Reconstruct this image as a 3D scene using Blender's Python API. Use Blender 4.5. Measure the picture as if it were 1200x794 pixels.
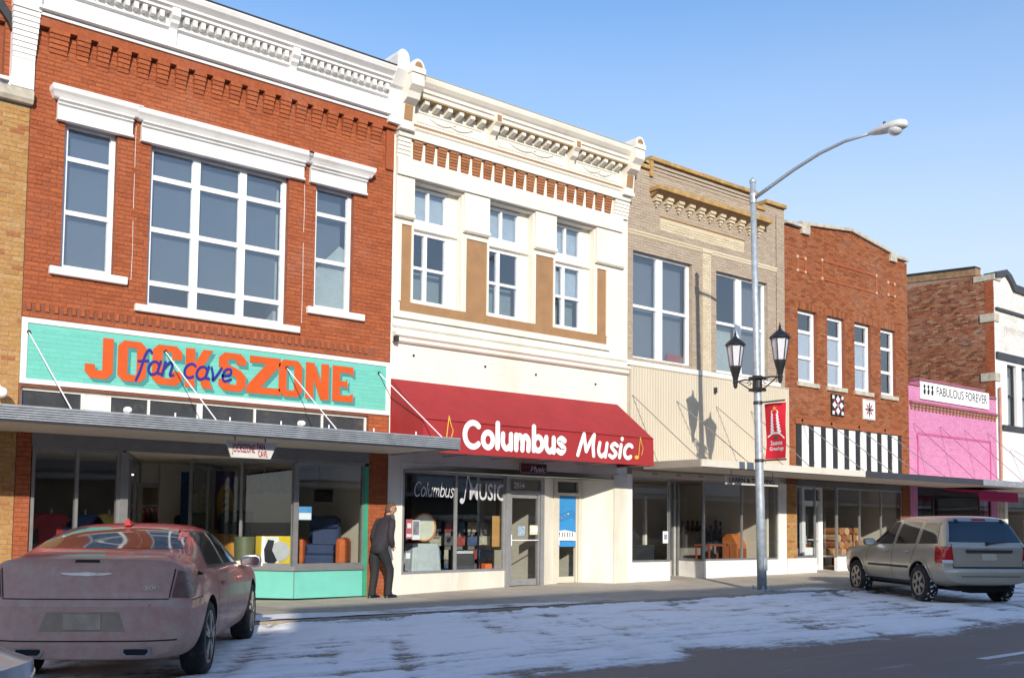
import bpy, bmesh, math, random
import numpy as np
from mathutils import Vector, Matrix
from mathutils.bvhtree import BVHTree

for _o in list(bpy.data.objects):
    bpy.data.objects.remove(_o)
scn = bpy.context.scene
COL = scn.collection
random.seed(7)
RNG = np.random.default_rng(7)
rad = math.radians

# ------------------------------------------------------------------ camera
# x runs along the row of shops, y points at the shops, z is up; the shop fronts stand on y = D
FPX, CX, CY = 1200.0, 600.0, 538.0          # focal length and principal point in photo pixels
H, D = 1.44, 17.0
YAW, PITCH, ROLL = rad(39.0), math.atan(1200 / 18900), math.atan(200 / 18900)
FW = Vector((math.sin(YAW) * math.cos(PITCH), math.cos(YAW) * math.cos(PITCH), math.sin(PITCH)))
_r0 = Vector((math.cos(YAW), -math.sin(YAW), 0))
_u0 = _r0.cross(FW)
RV = math.cos(ROLL) * _r0 + math.sin(ROLL) * _u0
UV = -math.sin(ROLL) * _r0 + math.cos(ROLL) * _u0
camd = bpy.data.cameras.new('camera')
cam = bpy.data.objects.new('camera', camd)
COL.objects.link(cam)
cam.matrix_world = Matrix(((RV.x, UV.x, -FW.x, 0), (RV.y, UV.y, -FW.y, 0), (RV.z, UV.z, -FW.z, H), (0, 0, 0, 1)))
camd.sensor_fit = 'HORIZONTAL'
camd.sensor_width = 36.0
camd.lens = 36.0
camd.shift_y = (CY - 397.0) / 1200.0
camd.clip_start = 0.05
camd.clip_end = 6000
scn.camera = cam

# ------------------------------------------------------------------ sky, sun, exposure
SUN_EL, SUN_AZ = rad(20.0), rad(29.0)       # light travels towards (sin az, cos az)
world = bpy.data.worlds.new('World')
scn.world = world
world.use_nodes = True
_nt = world.node_tree
_bg = _nt.nodes['Background']
_sky = _nt.nodes.new('ShaderNodeTexSky')
_sky.sky_type = 'NISHITA'
_sky.sun_disc = False
_sky.sun_elevation = SUN_EL
_sky.sun_rotation = SUN_AZ + math.pi
_sky.air_density = 0.9
_sky.dust_density = 0.7
_sky.ozone_density = 2.3
_bg.inputs["Strength"].default_value = 0.15
# thin high cloud that thickens towards the horizon, drawn by direction
_tc = _nt.nodes.new('ShaderNodeTexCoord')
_mp = _nt.nodes.new('ShaderNodeMapping')
_mp.inputs['Scale'].default_value = (1.0, 1.0, 4.5)
_mp.inputs['Rotation'].default_value = (0.12, 0.0, 0.5)
_nt.links.new(_tc.outputs['Generated'], _mp.inputs[0])
_cn = _nt.nodes.new('ShaderNodeTexNoise')
_cn.inputs['Scale'].default_value = 1.3
_cn.inputs['Detail'].default_value = 4
_cn.inputs['Roughness'].default_value = .55
_nt.links.new(_mp.outputs[0], _cn.inputs['Vector'])
_sx = _nt.nodes.new('ShaderNodeSeparateXYZ')
_nt.links.new(_tc.outputs['Generated'], _sx.inputs[0])
_el = _nt.nodes.new('ShaderNodeMapRange')
_el.inputs['From Min'].default_value, _el.inputs['From Max'].default_value = .52, .15
_nt.links.new(_sx.outputs[2], _el.inputs['Value'])
_cr = _nt.nodes.new('ShaderNodeMapRange')
_cr.inputs['From Min'].default_value, _cr.inputs['From Max'].default_value = -.6, .70
_nt.links.new(_cn.outputs['Fac'], _cr.inputs['Value'])
_cf = _nt.nodes.new('ShaderNodeMath')
_cf.operation = 'MULTIPLY'
_nt.links.new(_el.outputs[0], _cf.inputs[0])
_nt.links.new(_cr.outputs[0], _cf.inputs[1])
_hs = _nt.nodes.new('ShaderNodeHueSaturation')
_hs.inputs['Saturation'].default_value = 1.2
_nt.links.new(_sky.outputs[0], _hs.inputs['Color'])
_mx = _nt.nodes.new('ShaderNodeMix')
_mx.data_type = 'RGBA'
_mx.inputs[7].default_value = (3.2, 3.45, 3.75, 1)
_nt.links.new(_cf.outputs[0], _mx.inputs[0])
_nt.links.new(_hs.outputs[0], _mx.inputs[6])
_nt.links.new(_mx.outputs[2], _bg.inputs['Color'])
_sd = bpy.data.lights.new('sun', 'SUN')
_sd.energy = 2.95
_sd.angle = rad(0.53)
_sd.color = (1.0, 0.92, 0.80)
sun = bpy.data.objects.new('sun', _sd)
COL.objects.link(sun)
_dirv = Vector((math.sin(SUN_AZ) * math.cos(SUN_EL), math.cos(SUN_AZ) * math.cos(SUN_EL), -math.sin(SUN_EL)))
sun.rotation_euler = _dirv.to_track_quat('-Z', 'Y').to_euler()
sun.location = (-20, -30, 40)
scn.view_settings.view_transform = 'Standard'
scn.view_settings.look = 'None'
scn.view_settings.exposure = 0.72
scn.view_settings.gamma = 1.0
scn.view_settings.use_curve_mapping = False
try:
    scn.cycles.use_denoising = True
    scn.cycles.max_bounces = 8
    scn.cycles.transparent_max_bounces = 16
    scn.cycles.sample_clamp_indirect = 6.0
except Exception:
    pass

# ------------------------------------------------------------------ photo pixel -> place
def ray(px, py):
    return FW + RV * ((px - CX) / FPX) - UV * ((py - CY) / FPX)
def P(px, py, dep=0.0):
    d = ray(px, py)
    t = (D + dep) / d.y
    return t * d.x, H + t * d.z
def PX(px, py, dep=0.0):
    return P(px, py, dep)[0]
def gnd(px, py, z):
    d = ray(px, py)
    t = (z - H) / d.z
    return t * d.x, t * d.y

# ------------------------------------------------------------------ meshes and objects
class MB:
    def __init__(s):
        s.v, s.f = [], []
    def add(s, vs, fs):
        o = len(s.v)
        s.v.extend([tuple(v) for v in vs])
        s.f.extend([tuple(i + o for i in f) for f in fs])
        return s
    def quad(s, a, b, c, d):
        return s.add((a, b, c, d), ((0, 1, 2, 3),))
    def box(s, x0, x1, y0, y1, z0, z1):
        return s.add([(x0, y0, z0), (x1, y0, z0), (x1, y1, z0), (x0, y1, z0), (x0, y0, z1), (x1, y0, z1), (x1, y1, z1), (x0, y1, z1)],
                     [(0, 1, 5, 4), (1, 2, 6, 5), (2, 3, 7, 6), (3, 0, 4, 7), (4, 5, 6, 7), (3, 2, 1, 0)])
    def bar(s, a, b, w, h=None, up=(0, 0, 1)):
        a, b = Vector(a), Vector(b)
        h = w if h is None else h
        d = (b - a).normalized()
        u = Vector(up)
        if abs(d.dot(u)) > .98:
            u = Vector((1, 0, 0))
        r = d.cross(u).normalized()
        u = r.cross(d)
        vs = []
        for p in (a, b):
            for i, j in ((-1, -1), (1, -1), (1, 1), (-1, 1)):
                vs.append(p + r * (i * w / 2) + u * (j * h / 2))
        return s.add(vs, [(0, 1, 5, 4), (1, 2, 6, 5), (2, 3, 7, 6), (3, 0, 4, 7), (0, 3, 2, 1), (4, 5, 6, 7)])
    def wallbox(s, ax, ay, bx, by, z0, z1, th):
        "upright slab on the plan line a-b, thickness th to the left of its direction"
        d = Vector((bx - ax, by - ay, 0)).normalized()
        n = Vector((-d.y, d.x, 0)) * th
        A, B = Vector((ax, ay, 0)), Vector((bx, by, 0))
        vs = [A, B, B + n, A + n]
        return s.add([(p.x, p.y, z0) for p in vs] + [(p.x, p.y, z1) for p in vs],
                     [(0, 1, 5, 4), (1, 2, 6, 5), (2, 3, 7, 6), (3, 0, 4, 7), (4, 5, 6, 7), (3, 2, 1, 0)])
    def prism(s, poly, y0, y1):
        "polygon in (x, z) pushed through y0..y1"
        n = len(poly)
        vs = [(x, y0, z) for x, z in poly] + [(x, y1, z) for x, z in poly]
        fs = [tuple(range(n)), tuple(range(2 * n - 1, n - 1, -1))]
        fs += [(i, (i + 1) % n, n + (i + 1) % n, n + i)[::-1] for i in range(n)]
        return s.add(vs, fs)
    def prismx(s, poly, x0, x1):
        "polygon in (y, z) pushed through x0..x1"
        n = len(poly)
        vs = [(x0, y, z) for y, z in poly] + [(x1, y, z) for y, z in poly]
        fs = [tuple(range(n))[::-1], tuple(range(n, 2 * n))]
        fs += [(i, (i + 1) % n, n + (i + 1) % n, n + i) for i in range(n)]
        return s.add(vs, fs)
    def tube(s, pts, r, n=8, cap=True):
        pts = [Vector(p) for p in pts]
        rs = r if isinstance(r, (list, tuple)) else [r] * len(pts)
        rings, up = [], None
        for i, p in enumerate(pts):
            d = (pts[min(i + 1, len(pts) - 1)] - pts[max(i - 1, 0)]).normalized()
            if up is None:
                up = Vector((0, 0, 1)) if abs(d.z) < .9 else Vector((1, 0, 0))
            a = d.cross(up).normalized()
            up = a.cross(d).normalized()
            rings.append([p + (a * math.cos(2 * math.pi * k / n) + up * math.sin(2 * math.pi * k / n)) * rs[i] for k in range(n)])
        vs = [v for g in rings for v in g]
        fs = []
        for i in range(len(pts) - 1):
            for k in range(n):
                fs.append((i * n + k, i * n + (k + 1) % n, (i + 1) * n + (k + 1) % n, (i + 1) * n + k))
        if cap:
            fs.append(tuple(range(n - 1, -1, -1)))
            fs.append(tuple((len(pts) - 1) * n + k for k in range(n)))
        return s.add(vs, fs)
    def lathe(s, prof, c=(0, 0, 0), n=16, axis='z'):
        "profile of (radius, height) turned about an axis through c"
        vs, fs = [], []
        for r, h in prof:
            for k in range(n):
                a = 2 * math.pi * k / n
                p = (r * math.cos(a), r * math.sin(a), h)
                if axis == 'y':
                    p = (p[0], p[2], p[1])
                elif axis == 'x':
                    p = (p[2], p[0], p[1])
                vs.append((c[0] + p[0], c[1] + p[1], c[2] + p[2]))
        m = len(prof)
        for i in range(m - 1):
            for k in range(n):
                fs.append((i * n + k, i * n + (k + 1) % n, (i + 1) * n + (k + 1) % n, (i + 1) * n + k))
        fs.append(tuple(range(n - 1, -1, -1)))
        fs.append(tuple((m - 1) * n + k for k in range(n)))
        return s.add(vs, fs)
    def build(s, name, mat, parent=None, smooth=False, bevel=0.0):
        me = bpy.data.meshes.new(name)
        me.from_pydata(s.v, [], s.f)
        if mat is not None:
            me.materials.append(mat)
        bm = bmesh.new()
        bm.from_mesh(me)
        bmesh.ops.recalc_face_normals(bm, faces=bm.faces)
        bm.to_mesh(me)
        bm.free()
        if smooth:
            me.polygons.foreach_set('use_smooth', [True] * len(me.polygons))
        return link(name, me, parent, bevel)

def link(name, me, parent=None, bevel=0.0):
    o = bpy.data.objects.new(name, me)
    COL.objects.link(o)
    if parent is not None:
        o.parent = parent
    if bevel:
        b = o.modifiers.new('bevel', 'BEVEL')
        b.width = bevel
        b.segments = 2
        b.limit_method = 'ANGLE'
    return o
def thing(name, label, cat, loc=(0, 0, 0), rz=0.0, group=None):
    o = bpy.data.objects.new(name, None)
    COL.objects.link(o)
    o.empty_display_size = .3
    o.location = loc
    o.rotation_euler = (0, 0, rz)
    return tag(o, label, cat, group)
def tag(o, label, cat, group=None):
    o['label'] = label
    o['category'] = cat
    if group:
        o['group'] = group
    return o
def structure(o):
    o['kind'] = 'structure'
    return o
def stuff(o):
    o['kind'] = 'stuff'
    return o
def smooth_by_angle(o, deg=35):
    me = o.data
    me.polygons.foreach_set('use_smooth', [True] * len(me.polygons))
    try:
        me.set_sharp_from_angle(angle=rad(deg))
    except Exception:
        pass

# ------------------------------------------------------------------ materials
def _new(name):
    m = bpy.data.materials.new(name)
    m.use_nodes = True
    nt = m.node_tree
    return m, nt, nt.nodes['Principled BSDF']
def _n(nt, kind, **kw):
    n = nt.nodes.new(kind)
    for k, v in kw.items():
        if k in n.inputs:
            n.inputs[k].default_value = v
        else:
            setattr(n, k, v)
    return n
def c4(c):
    return (c[0], c[1], c[2], 1.0)
def srgb(r, g, b):
    f = lambda v: (v / 255 / 12.92) if v / 255 <= .04045 else ((v / 255 + .055) / 1.055) ** 2.4
    return (f(r), f(g), f(b))
def mixc(nt, a, b, fac, mode='MIX'):
    m = nt.nodes.new('ShaderNodeMix')
    m.data_type = 'RGBA'
    m.blend_type = mode
    for sock, v in ((6, a), (7, b), (0, fac)):
        if hasattr(v, 'links'):
            nt.links.new(v, m.inputs[sock])
        elif sock == 0:
            m.inputs[0].default_value = v
        else:
            m.inputs[sock].default_value = c4(v)
    return m.outputs[2]
def math_(nt, op, a, b=0.0, clamp=False):
    m = nt.nodes.new('ShaderNodeMath')
    m.operation = op
    m.use_clamp = clamp
    for i, v in enumerate((a, b)):
        if hasattr(v, 'links'):
            nt.links.new(v, m.inputs[i])
        else:
            m.inputs[i].default_value = v
    return m.outputs[0]
def coords(nt, scale=(1, 1, 1), kind='Object'):
    tc = nt.nodes.new('ShaderNodeTexCoord')
    mp = nt.nodes.new('ShaderNodeMapping')
    mp.inputs['Scale'].default_value = scale
    nt.links.new(tc.outputs[kind], mp.inputs[0])
    return mp.outputs[0]
def noise(nt, vec, scale=5, detail=4, rough=.55):
    n = _n(nt, 'ShaderNodeTexNoise', Scale=scale, Detail=detail, Roughness=rough)
    nt.links.new(vec, n.inputs['Vector'])
    return n.outputs['Fac']
def ramp(nt, fac, stops, interp='LINEAR'):
    r = nt.nodes.new('ShaderNodeValToRGB')
    r.color_ramp.interpolation = interp
    e = r.color_ramp.elements
    e[0].position, e[0].color = stops[0][0], c4(stops[0][1])
    e[1].position, e[1].color = stops[-1][0], c4(stops[-1][1])
    for p, c in stops[1:-1]:
        x = e.new(p)
        x.color = c4(c)
    nt.links.new(fac, r.inputs[0])
    return r.outputs[0]
def bumpn(nt, bs, height, strength=.3, dist=.01):
    b = _n(nt, 'ShaderNodeBump', Strength=strength, Distance=dist)
    nt.links.new(height, b.inputs['Height'])
    nt.links.new(b.outputs[0], bs.inputs['Normal'])
MATS = {}
def pm(name, base, rough=.6, var=.12, scale=3.0, bump=0.0, bscale=60.0, metal=0.0, streak=False, dirt=None, dirt_amt=0.0, coat=0.0, spec=.5):
    "plain surface: base colour with uneven tone, optional dirt that gathers in its own patches, fine relief"
    if name in MATS:
        return MATS[name]
    m, nt, bs = _new(name)
    v = coords(nt, (1, 1, .25) if streak else (1, 1, 1))
    n1 = noise(nt, v, scale, 5, .6)
    lo = tuple(c * (1 - var) for c in base)
    hi = tuple(min(1, c * (1 + var)) for c in base)
    col = ramp(nt, n1, [(.3, lo), (.7, hi)])
    if dirt:
        n2 = noise(nt, v, scale * .6, 6, .7)
        f = ramp(nt, n2, [(.52, (0, 0, 0)), (.72, (dirt_amt,) * 3)])
        col = mixc(nt, col, dirt, f)
    nt.links.new(col, bs.inputs['Base Color'])
    r2 = math_(nt, 'ADD', math_(nt, 'MULTIPLY', noise(nt, v, scale * 2.3, 3), .25), rough - .12, True)
    nt.links.new(r2, bs.inputs['Roughness'])
    bs.inputs['Metallic'].default_value = metal
    bs.inputs['Specular IOR Level'].default_value = spec
    bs.inputs['Coat Weight'].default_value = coat
    bs.inputs['Coat Roughness'].default_value = .06
    if bump:
        bumpn(nt, bs, noise(nt, coords(nt), bscale, 4, .6), bump, .01)
    MATS[name] = m
    return m
def brickmat(name, stops, rough=.85, weather=(.5, .42, .34), wamt=.18, soot=.12, grain=(.72, 1.12)):
    "each brick its own tone, with weathering patches over the whole wall"
    m, nt, bs = _new(name)
    g = nt.nodes.new('ShaderNodeNewGeometry')
    oi = nt.nodes.new('ShaderNodeObjectInfo')
    rv = math_(nt, 'FRACT', math_(nt, 'ADD', g.outputs['Random Per Island'], oi.outputs['Random']))
    col = ramp(nt, rv, stops)
    tc = nt.nodes.new('ShaderNodeNewGeometry')
    pos = tc.outputs['Position']
    n1 = noise(nt, pos, 22, 5, .65)
    col = mixc(nt, col, ramp(nt, n1, [(.3, (grain[0],) * 3), (.7, (grain[1],) * 3)]), 1.0, 'MULTIPLY')
    n2 = noise(nt, pos, .9, 6, .7)
    col = mixc(nt, col, weather, math_(nt, 'MULTIPLY', ramp(nt, n2, [(.5, (0, 0, 0)), (.75, (1, 1, 1))]), wamt))
    n3 = noise(nt, pos, 2.1, 6, .75)
    col = mixc(nt, col, (.03, .025, .02), math_(nt, 'MULTIPLY', ramp(nt, n3, [(.55, (0, 0, 0)), (.8, (1, 1, 1))]), soot))
    nt.links.new(col, bs.inputs['Base Color'])
    bs.inputs['Roughness'].default_value = rough
    bs.inputs['Specular IOR Level'].default_value = .25
    bumpn(nt, bs, noise(nt, pos, 90, 4, .7), .35, .006)
    MATS[name] = m
    return m
def glassmat(name, tint=(.86, .9, .9), f0=.05, edge=.9, gl=(1, 1, 1)):
    "window glass: clear with a reflection that grows towards grazing angles"
    m, nt, bs = _new(name)
    nt.nodes.remove(bs)
    out = nt.nodes['Material Output']
    tr = _n(nt, 'ShaderNodeBsdfTransparent', Color=c4(tint))
    gs = _n(nt, 'ShaderNodeBsdfGlossy', Color=c4(gl), Roughness=.012)
    w = nt.nodes.new('ShaderNodeLayerWeight')
    f = math_(nt, 'ADD', math_(nt, 'MULTIPLY', math_(nt, 'POWER', w.outputs['Facing'], 5.0), edge), f0, True)
    b = _n(nt, 'ShaderNodeBump', Strength=.012, Distance=.02)
    nt.links.new(noise(nt, coords(nt), 1.6, 2), b.inputs['Height'])
    nt.links.new(b.outputs[0], gs.inputs['Normal'])
    mx = nt.nodes.new('ShaderNodeMixShader')
    nt.links.new(f, mx.inputs[0])
    nt.links.new(tr.outputs[0], mx.inputs[1])
    nt.links.new(gs.outputs[0], mx.inputs[2])
    nt.links.new(mx.outputs[0], out.inputs[0])
    MATS[name] = m
    return m

WHITE = pm('white_paint', (.74, .735, .72), .55, .06, 2.0, .12, 40, streak=True, dirt=(.42, .40, .36), dirt_amt=.35)
CREAM = pm('cream_white_paint', (.74, .71, .62), .6, .06, 1.6, .12, 40, streak=True, dirt=(.46, .39, .29), dirt_amt=.45)
SILLW = pm('painted_sill', (.72, .71, .67), .7, .1, 4, .25, 30, dirt=(.3, .28, .24), dirt_amt=.4)
TRIMW = pm('window_trim_white', (.80, .81, .82), .4, .04, 3)
BROWNP = pm('brown_paint', (.33, .185, .085), .65, .1, 3, .15, 40, dirt=(.2, .12, .07), dirt_amt=.4)
OCHRE = pm('ochre_coping_stone', (.40, .25, .09), .9, .3, 6, .5, 18, dirt=(.12, .09, .06), dirt_amt=.6)
STONE = pm('grey_limestone', (.46, .42, .34), .9, .22, 5, .4, 25, dirt=(.16, .14, .11), dirt_amt=.6)
BLACKW = pm('black_trim', (.022, .024, .028), .5, .15, 4)
DARKM = pm('dark_metal', (.03, .032, .036), .45, .2, 6)
ALU = pm('aluminium_frame', (.42, .42, .41), .42, .1, 5, metal=.75)
GALV = pm('galvanised_metal', (.46, .49, .52), .48, .16, 5, .1, 20, metal=.55, dirt=(.24, .22, .2), dirt_amt=.4)
GALVP = pm('galvanised_pole', (.40, .45, .49), .5, .22, 9, .1, 40, metal=.4, dirt=(.2, .2, .2), dirt_amt=.35)
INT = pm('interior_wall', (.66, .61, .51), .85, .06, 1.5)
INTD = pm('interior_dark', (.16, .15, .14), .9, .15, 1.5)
FLOORI = pm('interior_floor', (.12, .07, .045), .6, .2, 2)
CEIL = pm('soffit_board', (.60, .52, .43), .8, .08, 2)
TURQ = pm('turquoise_paint', (.15, .50, .42), .55, .05, 3, .1, 40)
GLASS = glassmat('shop_glass', tint=(.95, .97, .97), f0=.045, edge=.8)
GLASSU = glassmat('upper_window_glass', (.84, .87, .9), .13, .9, (.9, .95, 1.0))
ORANGE = pm('orange_sign_paint', (.58, .085, .008), .5, .08, 4)
TEALSH = pm('teal_shadow_paint', (.055, .24, .24), .55, .08, 4)
NAVY = pm('navy_sign_paint', (.02, .018, .22), .5, .06, 4)
GOLD = pm('gold_print', (.72, .42, .06), .5, .06, 4)
LETW = pm('white_lettering', (.85, .85, .85), .5, .03, 4)
BLACKL = pm('black_lettering', (.015, .015, .017), .5, .03, 4)

# ------------------------------------------------------------------ writing
def text_mesh(body, bold=0.0):
    cu = bpy.data.curves.new('text', 'FONT')
    cu.body = body
    cu.size = 1.0
    cu.offset = bold
    cu.extrude = 0.0
    cu.resolution_u = 3
    o = bpy.data.objects.new('text', cu)
    COL.objects.link(o)
    dg = bpy.context.evaluated_depsgraph_get()
    dg.update()
    me = bpy.data.meshes.new_from_object(o.evaluated_get(dg))
    bpy.data.objects.remove(o)
    bpy.data.curves.remove(cu)
    return me
def put_text(name, body, fn, mat, parent, bold=0.0, sx=1.0):
    "fn maps (u, v) in 0..1 to a point on the surface"
    me = text_mesh(body, bold)
    n = len(me.vertices)
    a = np.empty(n * 3)
    me.vertices.foreach_get('co', a)
    a = a.reshape(-1, 3)
    lo, hi = a.min(0), a.max(0)
    for i, v in enumerate(me.vertices):
        v.co = fn((a[i, 0] - lo[0]) / (hi[0] - lo[0]), (a[i, 1] - lo[1]) / (hi[1] - lo[1]))
    me.materials.clear()
    me.materials.append(mat)
    me.name = name
    return link(name, me, parent)
def flat(x0, x1, z0, z1, y, shear=0.0):
    return lambda u, v: (x0 + (x1 - x0) * u + shear * (v - .5) * (z1 - z0), y, z0 + (z1 - z0) * v)
def spline(pts, k=6):
    pts = [np.array(p, float) for p in pts]
    if len(pts) < 3:
        return pts
    q = [2 * pts[0] - pts[1]] + pts + [2 * pts[-1] - pts[-2]]
    out = []
    for i in range(1, len(q) - 2):
        a, b, c, d = q[i - 1:i + 3]
        for t in np.linspace(0, 1, k, endpoint=False):
            out.append(.5 * ((2 * b) + (c - a) * t + (2 * a - 5 * b + 4 * c - d) * t * t + (3 * b - a - 3 * c + d) * t ** 3))
    out.append(pts[-1])
    return out
def ell(cx, cy, rx, ry, a0=0, a1=360, n=22):
    return [(cx + rx * math.cos(rad(a0 + (a1 - a0) * i / n)), cy + ry * math.sin(rad(a0 + (a1 - a0) * i / n))) for i in range(n + 1)]
GLY = {  # strokes per letter: ('s' smooth | 'l' straight, points), advance
    'C': ([('l', ell(.36, .37, .31, .35, 48, 312))], .66),
    'o': ([('l', ell(.24, .25, .19, .22))], .50),
    'l': ([('l', [(.08, .76), (.08, .04)])], .20),
    'u': ([('s', [(.06, .46), (.06, .18), (.2, .03), (.36, .14)]), ('l', [(.38, .46), (.38, .03)])], .50),
    'm': ([('l', [(.06, .46), (.06, .03)]), ('s', [(.06, .28), (.18, .45), (.31, .34), (.31, .03)]), ('s', [(.31, .28), (.43, .45), (.56, .34), (.56, .03)])], .68),
    'b': ([('l', [(.07, .76), (.07, .04)]), ('l', ell(.25, .25, .18, .21))], .50),
    's': ([('s', [(.32, .41), (.18, .47), (.06, .37), (.18, .26), (.31, .15), (.18, .02), (.03, .08)])], .38),
    'M': ([('s', [(.0, .02), (.06, .36), (.14, .70)]), ('s', [(.14, .70), (.24, .40), (.33, .16)]), ('s', [(.33, .16), (.45, .46), (.58, .70)]), ('s', [(.58, .70), (.60, .34), (.68, .03)])], .78),
    'i': ([('l', [(.08, .45), (.08, .04)]), ('l', [(.085, .64), (.09, .66)])], .20),
    'c': ([('l', ell(.23, .25, .19, .22, 50, 310))], .42),
    'f': ([('s', [(.36, .68), (.26, .76), (.17, .6), (.12, .1), (.06, -.2)]), ('l', [(.0, .38), (.3, .42)])], .34),
    'a': ([('l', ell(.2, .22, .17, .2, 30, 340)), ('s', [(.38, .44), (.36, .1), (.48, .06)])], .48),
    'n': ([('l', [(.06, .44), (.04, .02)]), ('s', [(.05, .22), (.2, .44), (.31, .34), (.3, .06), (.42, .06)])], .46),
    'v': ([('s', [(.0, .42), (.1, .2), (.14, .03), (.26, .24), (.34, .44)])], .38),
    'e': ([('s', [(.06, .2), (.3, .26), (.28, .42), (.12, .4), (.05, .2), (.16, .03), (.36, .12)])], .40),
    ' ': ([], .28)}
def ribbon(mb, pts, w, fn, cap=True):
    "fn maps (u, v) to a surface point; flat brush stroke with round ends"
    pts = [np.array(p, float) for p in pts]
    vs, fs = [], []
    L, Rr = [], []
    for i, p in enumerate(pts):
        d = pts[min(i + 1, len(pts) - 1)] - pts[max(i - 1, 0)]
        d = d / (np.linalg.norm(d) + 1e-9)
        nrm = np.array((-d[1], d[0])) * w / 2
        L.append(p + nrm)
        Rr.append(p - nrm)
    ring = list(L)
    d = pts[-1] - pts[-2]
    a0 = math.atan2(d[1], d[0])
    capend = [pts[-1] + w / 2 * np.array((math.cos(a0 + t), math.sin(a0 + t))) for t in np.linspace(math.pi / 2, -math.pi / 2, 7)]
    d = pts[0] - pts[1]
    a1 = math.atan2(d[1], d[0])
    capst = [pts[0] + w / 2 * np.array((math.cos(a1 + t), math.sin(a1 + t))) for t in np.linspace(math.pi / 2, -math.pi / 2, 7)]
    n = len(pts)
    vs = [fn(*p) for p in L] + [fn(*p) for p in Rr]
    fs = [(i, i + 1, n + i + 1, n + i) for i in range(n - 1)]
    closed = np.linalg.norm(pts[0] - pts[-1]) < 1e-6
    if closed:
        t = pts[1] - pts[-2]
        t = t / np.linalg.norm(t)
        nrm = np.array((-t[1], t[0])) * w / 2
        vs[0] = vs[n - 1] = fn(*(pts[0] + nrm))
        vs[n] = vs[2 * n - 1] = fn(*(pts[0] - nrm))
    mb.add(vs, fs)
    if cap and not closed:
        mb.add([fn(*p) for p in capend], [tuple(range(7))])
        mb.add([fn(*p) for p in capst], [tuple(range(7))])
def brush(word, w, fnl, shear=0.0, gap=0.0):
    "list of meshes, one per letter; fnl(layer) gives the surface map for that stroke"
    adv = sum(GLY[c][1] + gap for c in word)
    x, out, layer = 0.0, [], 0
    for c in word:
        st, a = GLY[c]
        if st:
            mb = MB()
            for kind, pts in st:
                pp = spline(pts) if kind == 's' else [np.array(p) for p in pts]
                pp = [np.array(((x + p[0] + shear * p[1]) / adv, p[1])) for p in pp]
                # stroke width is in letter units, so draw in letter units and scale in the map
                layer = (layer + 1) % 4
                q = [np.array((p[0] * adv, p[1])) for p in pp]
                f = fnl(layer)
                ribbon(mb, q, w, lambda u, v, f=f: f(u / adv, v))
            out.append((c, mb))
        x += a + gap
    return out
# ------------------------------------------------------------------ ground, road, pavement, snow
ZR = -0.08                                   # road
YK = 13.50                                   # kerb face
def zwall(x):
    return min(.27, max(0.0, .045 + .0115 * (x - 10.8)))
def zwalk(x, y):
    t = (y - YK) / (D - YK)
    return .04 + (zwall(x) - .04) * min(1.3, max(0, t))

def m_asphalt():
    m, nt, bs = _new('asphalt')
    v = coords(nt)
    agg = noise(nt, v, 130, 3, .7)
    big = noise(nt, v, .35, 6, .65)
    vs = coords(nt, (.12, 1.3, 1))
    wear = noise(nt, vs, 1.4, 5, .6)
    col = ramp(nt, big, [(.3, (.185, .140, .112)), (.7, (.255, .197, .162))])
    col = mixc(nt, col, ramp(nt, agg, [(.3, (.55,) * 3), (.75, (1.5,) * 3)]), .8, 'MULTIPLY')
    col = mixc(nt, col, (.27, .225, .20), math_(nt, 'MULTIPLY', ramp(nt, wear, [(.5, (0, 0, 0)), (.7, (1, 1, 1))]), .5))
    salt = noise(nt, coords(nt, (.25, 1.0, 1)), 2.2, 8, .72)
    col = mixc(nt, col, (.62, .64, .68), math_(nt, 'MULTIPLY', ramp(nt, salt, [(.60, (0, 0, 0)), (.70, (1, 1, 1))]), .55))
    nt.links.new(col, bs.inputs['Base Color'])
    nt.links.new(math_(nt, 'ADD', math_(nt, 'MULTIPLY', big, .35), .5), bs.inputs['Roughness'])
    bumpn(nt, bs, agg, .5, .01)
    return m
def m_snow():
    m, nt, bs = _new('packed_snow')
    g = nt.nodes.new('ShaderNodeAttribute')
    g.attribute_name = 'thick'
    v = coords(nt)
    n1 = noise(nt, v, 11, 8, .78)
    n2 = noise(nt, coords(nt, (.35, 1.6, 1)), 2.0, 5, .65)
    t = math_(nt, 'ADD', g.outputs['Fac'], math_(nt, 'MULTIPLY', math_(nt, 'SUBTRACT', n1, .5), 1.0))
    col = ramp(nt, t, [(.0, (.22, .185, .16)), (.16, (.42, .39, .36)), (.36, (.74, .73, .71)), (.8, (.95, .945, .93))])
    col = mixc(nt, col, (.42, .38, .34), math_(nt, 'MULTIPLY', ramp(nt, n2, [(.55, (0, 0, 0)), (.72, (1, 1, 1))]), .28))
    nt.links.new(col, bs.inputs['Base Color'])
    bs.inputs['Roughness'].default_value = .75
    bs.inputs['Subsurface Weight'].default_value = .0
    bumpn(nt, bs, noise(nt, v, 45, 5, .7), .5, .02)
    return m
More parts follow.
